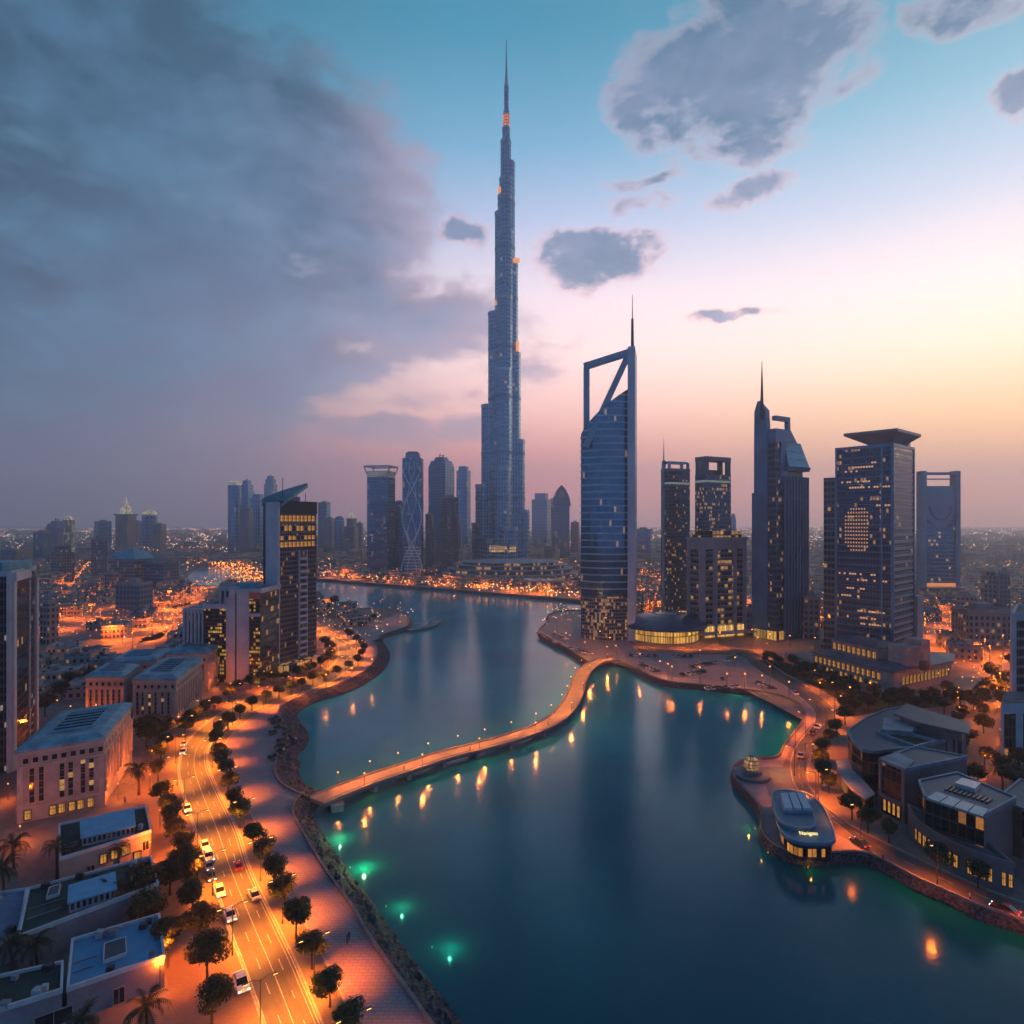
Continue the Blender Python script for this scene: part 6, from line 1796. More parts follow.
for i, (a, b) in enumerate(RIGHT_ROW):
    plant("street_tree", TREES[i % 3], G(a, b), rt.uniform(.85, 1.05) * (.8 if i in (0, 2) else 1), "street tree beside the right lakeside road, %s from its near end" % nth(i), "street trees along the right lakeside road", rt.uniform(0, 6))
PALM_PX = [(14, 874, 1.25), (4, 906, 1.2), (57, 880, 1.0), (94, 866, 1.0), (119, 868, .8), (14, 985, 1.1), (38, 976, 1.15), (138, 912, 1.0), (108, 925, .9), (147, 1040, 1.1), (84, 1050, .9), (1003, 792, 1.0), (1018, 798, 1.1), (139, 795, 1.3)]
PALM_TXT = ["by the left edge, upper of two stacked", "by the left edge, lower of two stacked", "before the topmost green-roofed building, left of three", "before the topmost green-roofed building, middle of three", "before the topmost green-roofed building, right and shortest",
            "leftmost between green roof and dark roof", "second from left between green roof and dark roof", "at the right end of the middle green roof", "between the green roof and the blue roof", "below the blue-roofed building's corner", "at the bottom edge below the blue roof",
            "left of two beside the white-framed edge tower", "right of two beside the white-framed edge tower", "standing alone beside the nearest beige civic block"]
for i, ((a, b, s), t) in enumerate(zip(PALM_PX, PALM_TXT)):
    plant("palm_tree", PALMS[i % 3], G(a, b), s, "dark feathery palm " + t, "palms around the low buildings", rt.uniform(0, 6), "palm", "fronds")
BIG = [(147, 748, 1.7, "large dark tree between the nearest and second beige civic blocks"), (160, 742, 1.3, "broad dark tree right of the large one between civic blocks"), (150, 930, 1.0, "dark tree squeezed between green roof and boulevard pavement, upper"), (163, 958, .9, "dark tree squeezed between blue roof and boulevard pavement, lower"),
       (148, 905, 1.1, "dark tree at the right end of the green roof beside the row"), (170, 895, 1.1, "bushy dark tree doubling the landward row near the green roof"), (100, 745, 1.3, "dark tree behind the nearest civic block's roof, left"), (112, 728, 1.2, "dark tree behind the nearest civic block's roof, right"), (45, 716, 1.3, "dark tree in the gap right of the striped edge tower, near"), (62, 700, 1.2, "dark tree in the gap right of the striped edge tower, middle"), (72, 688, 1.2, "dark tree in the gap right of the striped edge tower, far"),
       (92, 686, 1.3, "dark tree left of the rear civic roofs"), (335, 606, 1.5, "lone dark bushy tree on the left point near the jetty"), (326, 612, 1.2, "small dark tree left of the lone one on the left point")]
for i, (a, b, s, t) in enumerate(BIG):
    plant("broad_tree", PARK[i % 3], G(a, b), s, t, None, rt.uniform(0, 6))
# the wooded park in front of the terraced hall and the dark trees inland of the galleries
lawn = catmull([G(*p) for p in [(764, 660), (790, 664), (850, 688), (900, 700), (950, 694), (955, 704), (925, 708), (880, 712), (848, 716), (838, 700), (805, 682), (772, 668)]], 4, True)
tag(sheet("park_lawn", lawn, .02, pmat("dark_lawn", (.03, .05, .02), .95, 0, .4, .2)), kind='structure')
k = 0
for t in range(900):
    a, b = rt.uniform(762, 958), rt.uniform(658, 714)
    p = G(a, b)
    if not inside(p, lawn): continue
    if any(inside(p, r) for r in RESERVED): pass
    if any((p - q).length < 4.2 for q in [o.location for o in bpy.data.objects if o.name.startswith("park_tree")]): continue
    if k >= 58: break
    plant("park_tree", PARK[k % 3], p, rt.uniform(.55, .95), "dark park tree in the grove between the lakeside road and the terraced hall", "trees in the grove before the terraced hall", rt.uniform(0, 6)); k += 1
INL = []
for t in range(900):
    a, b = rt.uniform(944, 1022), rt.uniform(668, 792)
    p = G(a, b)
    if any(inside(p, r) for r in RESERVED) or any((p - q).length < 6.5 for q in INL): continue
    if len(INL) >= 30: break
    INL.append(p)
    plant("inland_tree", PARK[len(INL) % 3], p, rt.uniform(.7, 1.25), "dark tree among orange lights inland of the galleries on the right", "dark trees inland of the galleries", rt.uniform(0, 6))

# ------------------------------------------------------------------ street lamps, each with its own light
lamp_metal = pmat("lamp_post_metal", (.07, .07, .08), .5, .5)
def lamp_template(double, h=8.6, arm=2.1, name="street_lamp"):
    r = thing(name, (0, 0, 0), "x", "street lamp")
    m = MB(); m.tube([(0, 0, 0), (0, 0, .8), (0, 0, .8), (0, 0, h)], [.16, .14, .09, .06], 8); m.build("pole", lamp_metal, r)
    for s in ((1, -1) if double else (1,)):
        m = MB(); m.tube([(0, 0, h - .3), (s * arm * .5, 0, h + .15), (s * arm, 0, h + .1)], .05, 6); m.build("arm", lamp_metal, r)
        m = MB(); m.box((s * arm, 0), .75, .32, h, h + .14); hd = m.build("lamp_head", lamp_metal, r)
        m = MB(); m.box((s * arm, 0), .6, .26, h - .07, h - .005); m.build("lens", orange_glow, hd)
    return r
T2 = lamp_template(True); T1 = lamp_template(False)
GLOBE_ = thing("globe_lamp", (0, 0, 0), "x", "street lamp")
m = MB(); m.tube([(0, 0, 0), (0, 0, 3.4)], .07, 6); m.build("pole", lamp_metal, GLOBE_)
m = MB(); m.ball((0, 0, 3.65), .2, 10); m.build("globe", emat("globe_light", (1, .45, .13), 3.5), GLOBE_)
used = {}
def put(tmpl, p, rz, label, group, lights):
    if tmpl.name not in used: o = tmpl; used[tmpl.name] = 1
    else:
        o = tmpl.copy(); COL.objects.link(o)
        for ch in kids(tmpl):
            if ch.type != 'LIGHT': copy_tree(ch, o)
    o.location = (p.x, p.y, p.z); o.rotation_euler = (0, 0, rz); tag(o, label, None, group)
    for (lp, kind, kw) in lights:
        l = light_at(lp, kind, o, **kw)
        if abs(lp[0]) > .5: l.rotation_euler = (0, -R(12) if lp[0] > 0 else R(12), 0)
    return o
KROAD = dict(col=GOLDEN, power=P_ROAD, radius=.35, typ='SPOT', cone=112, blend=.7)
KPAVE = dict(col=SODIUM, power=P_PAVE, radius=.35, typ='SPOT', cone=112, blend=.7)
KPROM = dict(col=SODIUM, power=P_PROM, radius=.35, typ='SPOT', cone=96, blend=.9)
def walk(line, step, start=0.0):
    out = []; acc = start
    for a, b in zip(line, line[1:]):
        L = (b - a).length
        while acc < L:
            d = (b - a).normalized(); out.append((a + d * acc, math.atan2(d.y, d.x))); acc += step
        acc -= L
    return out
def clear_of_trees(line, step, start):
    """lamps about every `step` metres, each shifted to where the tree crowns leave it most room"""
    fine = walk(line, 1.0, 0); tr = [o.location.xy for o in bpy.data.objects if o.name.startswith(("street_tree", "broad_tree", "palm_tree"))]
    out = []; k = int(start)
    while k < len(fine):
        w = range(max(0, k - 7), min(len(fine), k + 8))
        j = max(w, key=lambda i: min(min((t - fine[i][0].xy).length for t in tr), 4.5) - abs(i - k) * .02)
        out.append(fine[j]); k += step
    return out
sea = [q for q in clear_of_trees(offs(LR, -1.0), 21, 6) if q[0].y < 520 and q[0].y > 70]
for i, (p, a) in enumerate(sea):
    put(T2, p, a + math.pi / 2, "double-armed sodium street lamp between boulevard and promenade, %s from the near end" % nth(i), "double street lamps along the boulevard", [((2.1, 0, 8.45), "road_lamp", KROAD), ((-2.1, 0, 8.45), "promenade_lamp", KPROM)])
land = [q for q in clear_of_trees(offs(LL, 1.0), 21, 14) if q[0].y < 520 and q[0].y > 70]
for i, (p, a) in enumerate(land):
    put(T2, p, a - math.pi / 2, "double-armed sodium street lamp on the boulevard's landward kerb, %s from the near end" % nth(i), "street lamps on the landward kerb", [((2.1, 0, 8.45), "road_lamp", KROAD), ((-2.1, 0, 8.45), "pavement_lamp", KPAVE)])
rl = [q for q in clear_of_trees(offs(RR, -.8), 21, 5) if q[0].y > 90 and not any(inside(q[0], rv) for rv in RESERVED)]
for i, (p, a) in enumerate(rl):
    put(T1, p, a + math.pi / 2, "sodium lamp on the lakeside road's inland kerb, %s from its far end" % nth(i), "street lamps along the lakeside road", [((2.1, 0, 8.45), "lakeside_lamp", dict(col=SODIUM, power=P_LAKE, radius=.3, typ='SPOT', cone=122, blend=.7))])
ll = [q for q in walk(offs(RL, .9), 19, 4) if 90 < q[0].y < 235 and q[0].x > 60]
for i, (p, a) in enumerate(ll):
    put(T1, p, a - math.pi / 2, "sodium lamp on the lakeside road's water-side kerb, %s from its far end" % nth(i), "street lamps along the lakeside road", [((2.1, 0, 8.45), "lakeside_lamp", dict(col=SODIUM, power=P_LAKE, radius=.3, typ='SPOT', cone=122, blend=.7))])
KGL = dict(col=(1, .26, .04), power=P_GLOBE, radius=.3)
n = 0
for i in range(8, len(BR) - 4, 5):
    s = 1 if n % 2 == 0 else 1
    p = BR[i] + bridge_side(i, 3.15); p.z = .9
    put(GLOBE_, p, 0, "small glowing globe lamp on the footbridge's far parapet, %s from the left bank" % nth(n), "globe lamps on the footbridge", [((0, 0, 3.65), "globe_lamp_light", KGL)]); n += 1
n2 = 0
for i in range(10, len(BR) - 4, 10):
    p = BR[i] - bridge_side(i, 3.15); p.z = .9
    put(GLOBE_, p, 0, "small glowing globe lamp on the footbridge's near parapet, %s from the left bank" % nth(n2), "globe lamps on the footbridge", [((0, 0, 3.65), "globe_lamp_light", KGL)]); n2 += 1
# lamps along the far quay and the right-hand quay
KFAR = dict(col=(1, .24, .03), power=P_FAR, radius=.25, typ='SPOT', cone=166, blend=.35)
BIGG = thing("quay_lamp", (0, 0, 0), "x", "street lamp")
m = MB(); m.tube([(0, 0, 0), (0, 0, 7)], .12, 6); m.build("pole", lamp_metal, BIGG)
m = MB(); m.ball((0, 0, 7.3), .24, 10); m.build("globe", emat("quay_light", (1, .26, .035), 7), BIGG)
fl = walk(offs([Vector((p.x, p.y, 0)) for p in far_sh], 3.0), 26, 60)
for i, (p, a) in enumerate(fl[:18]):
    put(BIGG, p + Vector((rt.uniform(-6, 6), rt.uniform(0, 5), 0)), 0, "orange lamp on the far quay, %s from the left, mirrored in the lake" % nth(i), "lamps on the far quay", [((0, 0, 7.3), "quay_lamp_light", KFAR)])
QR = [(607, 660), (616, 659), (672, 682), (668, 679), (727, 690), (762, 692), (789, 699), (600, 643), (566, 645), (556, 628), (566, 619), (700, 683), (745, 690)]
for i, (a, b) in enumerate(QR):
    put(BIGG, G(a, b), 0, "orange lamp on the right-hand quay, %s counted along the shore" % nth(i), "lamps on the right-hand quay", [((0, 0, 7.3), "quay_lamp_light", KFAR)])
LQ = [(326, 691), (352, 684), (372, 674), (408, 622), (398, 618), (380, 625), (345, 615), (330, 622)]
for i, (a, b) in enumerate(LQ):
    put(BIGG, G(a, b), 0, "orange lamp near the left bank's edge, %s counted towards the point" % nth(i), "lamps on the left bank", [((0, 0, 7.3), "quay_lamp_light", KFAR)])
# plaza lamps: pools of light around the towers' feet
PL = [(700, 664, 0), (735, 672, 0), (770, 682, 0), (585, 655, 0), (640, 668, 0), (660, 676, 1), (720, 645, 0), (752, 641, 1), (770, 646, 1), (790, 648, 1), (690, 646, 1), (610, 650, 0), (815, 650, 0), (820, 700, 0), (850, 705, 0), (870, 700, 0)]
for i, (a, b, w) in enumerate(PL):
    put(BIGG, G(a, b), 0, "orange plaza lamp at the towers' feet on the right bank, %s of the scattered ones" % nth(i), "plaza lamps on the right bank", [((0, 0, 7.3), "quay_lamp_light", KFAR)])
# lamps around the low buildings and behind the galleries
ND = [(168, 968), (160, 990), (118, 800), (150, 790), (160, 828), (125, 848), (150, 862), (8, 800), (20, 845), (132, 778), (152, 765), (84, 735), (110, 716), (70, 728), (190, 700), (218, 690), (255, 681), (985, 770), (1000, 742), (975, 720), (985, 700), (962, 742), (1005, 690), (965, 706), (945, 700), (995, 715)]
SM = thing("path_lamp", (0, 0, 0), "x", "street lamp")
m = MB(); m.tube([(0, 0, 0), (0, 0, 4.2)], .07, 6); m.build("pole", lamp_metal, SM)
m = MB(); m.ball((0, 0, 4.4), .17, 10); m.build("globe", emat("path_light", (1, .3, .05), 2.5), SM)
KP = dict(col=SODIUM, power=P_PATH, radius=.3)
for i, (a, b) in enumerate(ND):
    put(SM, G(a, b), 0, "small orange path lamp %s, %s of its group" % ("by the civic and low buildings" if a < 400 else "behind the galleries on the right", nth(i if a < 400 else i - 17)), "path lamps by the civic buildings" if a < 400 else "path lamps behind the galleries", [((0, 0, 4.4), "path_lamp_light", KP)])
# lights in the lake wall; the last is added for the restaurant windows' reflection
for i, (a, b, c, w) in enumerate([(327, 839, (.3, 1, .35), 1), (350, 868, (.5, 1, .3), 1.5), (386, 907, (.12, .9, .35), .6), (432, 948, (.1, .8, .4), .8), (755, 829, (1, .5, .06), .3), (768, 853, (1, .45, .06), .08), (808, 868, (1, .4, .03), .2)]):
    p = G(a, b, WZ); 
    r = thing("wall_light", (p.x, p.y, WZ), ("greenish water light at the foot of the left rock wall, %s from the bridge" % nth(i)) if i < 4 else ("yellow light at the foot of the pier wall, %s counted from the dome" % nth(i - 4)), "water light", "lights in the lake wall")
    m = MB(); m.ball((p.x, p.y, WZ + .3), .07, 8); m.tube([(p.x, p.y, WZ - .5), (p.x, p.y, WZ + .2)], .08, 6); m.build("lamp_glass", emat("water_light_%d" % i, c, .7), r)
    q = Vector((3.2 if i < 4 else -1.6, -.2, 0)) if i != 6 else Vector((0, -1.4, 0))
    light_at(q + Vector((0, 0, 1.7)), "water_light_%d" % i, r, col=c, power=P_WATER * w, radius=.1).data.specular_factor = 0.0

# ------------------------------------------------------------------ cars
glassm = pmat("car_glass", (.012, .014, .018), .08, 0, .1, .5, spec=.8); tyre = pmat("tyre_rubber", (.02, .02, .022), .85)
headl = emat("headlight_glass", (1, .9, .75), 5); taill = emat("tail_light_glass", (1, .05, .02), 3.0); rimm = pmat("wheel_rim", (.35, .35, .37), .35, .7)
def car_paint(n, c): return pmat(n, c, .28, .1, .05, .5)
headoff = pmat("headlight_off", (.4, .4, .42), .2); tailoff = pmat("tail_light_off", (.12, .01, .01), .3)
def car_template(name, paint, label, L=5.2, W=2.05, cab=(0.26, 0.80), hh=1.5, on=True):
    r = thing(name, (0, 0, 0), label, "car")
    def ring(x, w, z0, z1): return [(x, -w / 2, z0), (x, w / 2, z0), (x, w / 2 * .94, z1), (x, -w / 2 * .94, z1)]
    sec = [(0, .82, .42, .62), (.03, .94, .3, .78), (.2, 1, .24, .86), (.5, 1, .22, .9), (.8, 1, .24, .95), (.96, .95, .3, .95), (1, .86, .42, .8)]
    m = MB(); m.loft([[(x * L - L / 2, y, z) for (x_, y, z) in ring(0, W * w, a, b)] for x, w, a, b in sec], 0, 0, 0); m.build("body", paint, r, True)
    c0, c1 = cab
    cs = [(c0, .84, .85, .92), (c0 + .13, .78, .88, hh), (c1 - .12, .78, .9, hh), (c1 + .06, .84, .9, .96)]
    m = MB(); m.loft([[(x * L - L / 2, y, z) for (x_, y, z) in ring(0, W * w, a, b)] for x, w, a, b in cs], 0, 0, 0); m.build("windows", glassm, r, True)
    m = MB(); x0, x1 = (c0 + .14) * L - L / 2, (c1 - .12) * L - L / 2
    m.hexa([(x0, -W * .36, hh - .03), (x1, -W * .36, hh - .03), (x1, W * .36, hh - .03), (x0, W * .36, hh - .03)], [(x0 + .1, -W * .33, hh + .05), (x1 - .1, -W * .33, hh + .05), (x1 - .1, W * .33, hh + .05), (x0 + .1, W * .33, hh + .05)]); m.build("roof", paint, r)
    for sx in (.2, .79):
        for sy in (-1, 1):
            x = sx * L - L / 2; y = sy * (W / 2 - .1)
            m = MB(); m.tube([(x, y - .12, .33), (x, y + .12, .33)], .33, 14); w = m.build("wheel", tyre, r)
            m = MB(); m.tube([(x, y + sy * .125, .33), (x, y + sy * .14, .33)], .2, 10); m.build("rim", rimm, w)
    for sy in (-1, 1):
        m = MB(); m.box((-L / 2 + .06, sy * W * .33), .12, .34, .58, .74); m.build("headlight", headl if on else headoff, r)
        m = MB(); m.box((L / 2 - .03, sy * W * .33), .1, .34, .68, .84); m.build("tail_light", taill if on else tailoff, r)
    return r
def along(pairs_L, pairs_R, t, px):
    """point on the road nearest to the pixel and heading there"""
    q = G(*px); best = min(range(len(pairs_L) - 1), key=lambda i: (pairs_L[i].lerp(pairs_R[i], t) - q).length)
    a, b = pairs_L[best].lerp(pairs_R[best], t), pairs_L[best + 1].lerp(pairs_R[best + 1], t); d = b - a
    return q, math.atan2(d.y, d.x)
white_c = car_template("white_car", car_paint("white_car_paint", (.75, .74, .72)), "x")
silver_c = car_template("silver_car", car_paint("silver_car_paint", (.42, .43, .45)), "x", 4.8, 1.95)
dark_c = car_template("dark_car", car_paint("dark_car_paint", (.05, .055, .07)), "x", 4.7, 1.95)
red_c = car_template("red_car", car_paint("red_car_paint", (.30, .03, .02)), "x", 4.6, 1.95)
ucar = {}
def put_car(t, p, rz, label, group=None, z=.02, s=1.0):
    o = t if t.name not in ucar else copy_tree(t); ucar[t.name] = 1
    o.location = (p.x, p.y, z); o.rotation_euler = (0, 0, rz); o.scale = (s, s, s); tag(o, label, None, group)
for (t, a, b, fl, lab, s) in [(white_c, 241, 985, 0, "white car nearest the bottom edge, on the boulevard's left lane", 1.2), (white_c, 230, 917, 0, "white car alone on the boulevard's left line, second from the bottom", 1.1), (white_c, 219.5, 893, 0, "white car just ahead of the solitary one on the left line", 1.1),
                             (dark_c, 211, 878, 0, "dark car at the tail of the white pair on the boulevard", 1.05), (white_c, 208.5, 858, 0, "longer white car leading the little queue on the boulevard", 1.2), (white_c, 205, 847, 0, "white car closely ahead of the queue's longer white car", 1.05), (silver_c, 209, 868, 0, "silver car in the middle of the little queue", 1.0),
                             (silver_c, 254, 897, 1, "silver car on the boulevard's seaward lane with lights on", 1.1), (white_c, 187, 810, 0, "white car by the kerb beside the topmost green roof", 1.1), (white_c, 183, 753, 0, "white car entering the bend of the boulevard", 1.1), (silver_c, 184, 745, 0, "silver car just beyond the white one in the bend", 1.0),
                             (red_c, 238, 868, 1, "dark red car on the boulevard's seaward lane beyond the silver one", 1.0)]:
    q, h = along(LL, LR, .12 if not fl else .85, (a, b)); put_car(t, q, h if not fl else h + math.pi, lab, "cars on the left boulevard", s=s * .84)
for (t, a, b, lab) in [(silver_c, 801, 757, "silver car on the right lakeside road beside the pier"), (white_c, 818, 728, "white car on the bend of the right lakeside road"), (dark_c, 813, 734, "dark car just below the white one on the lakeside bend"), (dark_c, 860, 845, "dark car on the lakeside road above the restaurant's nose"), (white_c, 795, 694, "white car coming down the lakeside road past the grove"), (red_c, 1005, 912, "dark red car on the lakeside road near the right edge")]:
    q, h = along(RL, RR, .4, (a, b)); put_car(t, q, h, lab, "cars on the right lakeside road")
# parked cars: right plaza rows, left promenade bay
def row(px0, px1, n, rz):
    a, b = G(*px0), G(*px1); d = b - a; n = max(2, int(d.length / 3.1)); h = math.atan2(d.y, d.x) + 1.25
    return [(a.lerp(b, (i + .5) / n), h + rt.uniform(-.06, .06) + (math.pi if rt.random() < .3 else 0)) for i in range(n) if rt.random() < .85]
lots = row((704, 690), (740, 687), 8, 1.2) + row((718, 680), (735, 680), 5, .9) + row((690, 668), (716, 663), 8, .5) + row((640, 664), (664, 676), 6, 2.2) + row((756, 683), (774, 690), 6, .4) + row((680, 676), (706, 672), 6, 1.5) + row((725, 662), (738, 655), 6, .6) + row((628, 656), (700, 657), 14, 1.5) + row((537, 632), (560, 645), 8, 2.2) + row((570, 648), (590, 655), 6, .4) + row((555, 634), (566, 640), 5, 2)
pd, ps, pw = car_template("parked_dark_car", car_paint("dark_car_paint", 0), "x", 4.7, 1.95, on=False), car_template("parked_silver_car", car_paint("silver_car_paint", 0), "x", 4.7, 1.95, on=False), car_template("parked_white_car", car_paint("white_car_paint", 0), "x", 4.7, 1.95, on=False)
tm = [pd, pd, ps, pw]
for i, (p, rz) in enumerate(lots): put_car(tm[(i * 7 + 3) % 4], p, rz, "small car parked on the right bank plaza between towers and lake", "cars parked on the right bank plaza", .01, .95)
bay = [(272, 721), (276, 719), (280, 722), (274, 724), (283, 726), (279, 728), (285, 731), (289, 734), (284, 736), (290, 738), (286, 741), (293, 736), (281, 742), (288, 744), (284, 747), (279, 747), (292, 741), (271, 734), (275, 733), (272, 759), (276, 757), (282, 752)]
for i, (a, b) in enumerate(bay):
    put_car(pd, G(a, b), rt.uniform(0, 3.1), "dark car in the loose parking bay by the left rock wall" if i < 19 else "dark car standing apart below the left parking bay", "cars in the left parking bay" if i < 19 else "cars below the left parking bay", .01, .8)

# ------------------------------------------------------------------ people
def person_mesh(seed, stride, top, legs):
    bm_pts = {'pel': (0, 0, .95), 'sp': (0, 0, 1.2), 'ch': (0, .01, 1.38), 'nk': (0, 0, 1.5), 'hd': (0, -.01, 1.62), 'ht': (0, 0, 1.74),
              'h1': (.09, 0, .9), 'k1': (.1, -stride * .5 - .03, .5), 'a1': (.1, -stride, .09), 't1': (.1, -stride - .14, .04), 'h2': (-.09, 0, .9), 'k2': (-.1, stride * .35 - .04, .5), 'a2': (-.1, stride, .1), 't2': (-.1, stride - .13, .04),
              's1': (.19, 0, 1.4), 'e1': (.25, .04 + stride * .3, 1.12), 'w1': (.25, -.08 + stride * .3, .88), 's2': (-.19, 0, 1.4), 'e2': (-.25, .04 - stride * .3, 1.12), 'w2': (-.25, -.1 - stride * .3, .9)}
    rad = {'pel': .13, 'sp': .12, 'ch': .14, 'nk': .055, 'hd': .095, 'ht': .07, 'h1': .09, 'k1': .06, 'a1': .045, 't1': .04, 'h2': .09, 'k2': .06, 'a2': .045, 't2': .04, 's1': .06, 'e1': .045, 'w1': .035, 's2': .06, 'e2': .045, 'w2': .035}
    ed = [('pel', 'sp'), ('sp', 'ch'), ('ch', 'nk'), ('nk', 'hd'), ('hd', 'ht'), ('pel', 'h1'), ('h1', 'k1'), ('k1', 'a1'), ('a1', 't1'), ('pel', 'h2'), ('h2', 'k2'), ('k2', 'a2'), ('a2', 't2'), ('ch', 's1'), ('s1', 'e1'), ('e1', 'w1'), ('ch', 's2'), ('s2', 'e2'), ('e2', 'w2')]
    ks = list(bm_pts); me = bpy.data.meshes.new("person"); me.from_pydata([bm_pts[k] for k in ks], [(ks.index(a), ks.index(b)) for a, b in ed], [])
    ob = bpy.data.objects.new("person", me); COL.objects.link(ob)
    ob.modifiers.new("skin", 'SKIN'); sd = ob.modifiers.new("sub", 'SUBSURF'); sd.levels = 1; sd.render_levels = 1
    for i, k in enumerate(ks):
        me.skin_vertices[0].data[i].radius = (rad[k], rad[k]); me.skin_vertices[0].data[i].use_root = k == 'pel'
    dg = bpy.context.evaluated_depsgraph_get(); dg.update()
    nm = bpy.data.meshes.new_from_object(ob.evaluated_get(dg)); bpy.data.objects.remove(ob)
    for mt in (pmat("skin", (.35, .2, .14), .6), top, legs, pmat("dark_hair", (.015, .012, .01), .7)): nm.materials.append(mt)
    for p in nm.polygons:
        z = p.center.z
        p.material_index = 3 if z > 1.67 else 0 if z > 1.49 or (abs(p.center.x) > .2 and z < .95) else 1 if z > .93 else 2
        p.use_smooth = True
    return nm
PM = [person_mesh(1, .0, pmat("dark_shirt", (.03, .03, .05), .8), pmat("dark_trousers", (.025, .025, .03), .8)), person_mesh(2, .26, pmat("pale_shirt", (.45, .42, .4), .8), pmat("dark_trousers", (.025, .025, .03))), person_mesh(3, .2, pmat("rust_shirt", (.3, .07, .03), .8), pmat("dark_trousers", (.025, .025, .03)))]
for i, (a, b, rz, t) in enumerate([(349, 941, 1.0, "person in dark clothes standing in the brightest promenade light"), (347, 944, 2.2, "person in pale shirt beside the dark figure in the promenade light"), (259, 848, .4, "person in dark clothes under the near seaward trees"), (294, 804, 2.5, "person in pale shirt walking where the promenade meets the bridge"), (335, 996, .8, "person in rust shirt by the second tree from the bottom"), (883, 862, 1.5, "person in dark clothes crossing the lit lakeside road"), (970, 901, 1.2, "person in pale shirt on the lakeside road near the right edge"),
                                   (800, 856, .3, "person in dark clothes at the restaurant's nose"), (790, 850, 2, "person in rust shirt on the pier walk beside the restaurant"), (125, 803, .5, "person in pale shirt beside the nearest civic block"), (404, 771, 1.3, "person in dark clothes walking on the bridge's left half"), (470, 751, 1.2, "person in rust shirt walking along the bridge's middle"), (548, 726, 1, "person in pale shirt on the bridge before its upward bend")]):
    o = bpy.data.objects.new("person", PM[0 if "dark" in t else 1 if "pale" in t else 2]); COL.objects.link(o)
    z = .52 if "bridge's" in t else .012
    p = G(a, b, z); o.location = (p.x, p.y, z); o.rotation_euler = (0, 0, rz); o.scale = (1.05,) * 3; tag(o, t, "person", "people out walking")

# ------------------------------------------------------------------ the low city all around
CITY = random.Random(77)
hw = [facade("house_wall_a", 2.6, 3.3, .5, .5, (.02, .025, .035), (.34, .29, .27), lit=.16, e=.8, seed=201, cluster=.5, warm=(1, .45, .14)), facade("house_wall_b", 3.0, 3.3, .55, .5, (.02, .025, .035), (.27, .26, .28), lit=.12, e=.8, seed=202, cluster=.5, warm=(1, .5, .16)),
      facade("house_wall_c", 2.2, 3.2, .45, .45, (.02, .025, .03), (.42, .35, .30), lit=.2, e=.8, seed=203, cluster=.5, warm=(1, .42, .12))]
hr = [pmat("house_roof_a", (.32, .29, .29), .9, 0, .3, .3), pmat("house_roof_b", (.20, .21, .24), .9, 0, .3, .3), pmat("house_roof_c", (.40, .35, .32), .9, 0, .3, .3)]
ctext = ["tan", "grey", "sandy"]
def house_template(i):
    rr = random.Random(i); sx, sy, h = rr.uniform(10, 20), rr.uniform(9, 16), rr.choice([3.6, 4, 4, 5, 6, 7, 8])
    r = thing("flat_roof_house", (0, 0, 0), "x", "house"); k = i % 3
    P = [Vector((-sx / 2, -sy / 2, 0)), Vector((sx / 2, -sy / 2, 0)), Vector((sx / 2, sy / 2, 0)), Vector((-sx / 2, sy / 2, 0))]
    m = MB(); m.prism(P, 0, h, 0, 1); m.ring(inset(P, -.05), h - .2, h + .7, .3, 1); m.build("wall", [hw[k], hr[k]], r)
    m = MB(); m.box((rr.uniform(-2, 2), rr.uniform(-2, 2)), 3.5, 3, h, h + 2.6); m.build("stair_hut", hr[(k + 1) % 3], r)
    for j in range(3):
        m = MB(); m.box((rr.uniform(-sx * .4, sx * .4), rr.uniform(-sy * .4, sy * .4)), 1.4, 1.1, h, h + 1.0); m.build("roof_unit", dark_metal, r)
    return r, h, max(sx, sy)
HT = [house_template(i) for i in range(12)]
STREETS_PX = [[(163, 541), (185, 549), (215, 560), (245, 571), (266, 582)], [(166, 547), (200, 560), (236, 574), (262, 590)], [(62, 592), (70, 583), (80, 571), (88, 560)], [(-10, 668), (30, 648), (60, 636), (110, 645), (165, 634), (186, 622)],
              [(40, 622), (75, 616), (110, 622), (150, 612), (182, 605), (215, 596)], [(120, 660), (150, 640), (175, 612), (200, 590), (215, 582)], [(150, 600), (120, 590), (90, 596), (50, 600), (10, 598)],
              [(1100, 612), (985, 612), (960, 624), (930, 634), (905, 642)], [(918, 608), (945, 614), (975, 636), (1010, 660)], [(955, 692), (985, 670), (1030, 652)], [(958, 790), (975, 745), (980, 705), (1000, 680), (1040, 668)],
              [(318, 577), (372, 581), (440, 584.5), (520, 590), (580, 596), (640, 600), (700, 606), (760, 614), (830, 612)], [(320, 571), (400, 574), (452, 576)], [(566, 582), (620, 588), (660, 596)], [(640, 575), (700, 590), (735, 600), (760, 608)], [(-10, 800), (12, 772), (30, 748), (50, 728), (75, 716)]]
STREETS = [catmull([G(*p) for p in s], 6) for s in STREETS_PX]
mb = MB(); 
for s in STREETS:
    o = offs(s, 5.5); o2 = offs(s, -5.5)
    for i in range(len(s) - 1): mb.face([(q.x, q.y, .028) for q in (o2[i], o2[i + 1], o[i + 1], o[i])])
tag(mb.build("city_streets", ASPH), kind='structure')
lake_big = LAKE_CCW
def near_street(p): return min(dist_line(p, s) for s in STREETS) if p.y < 1500 else 99
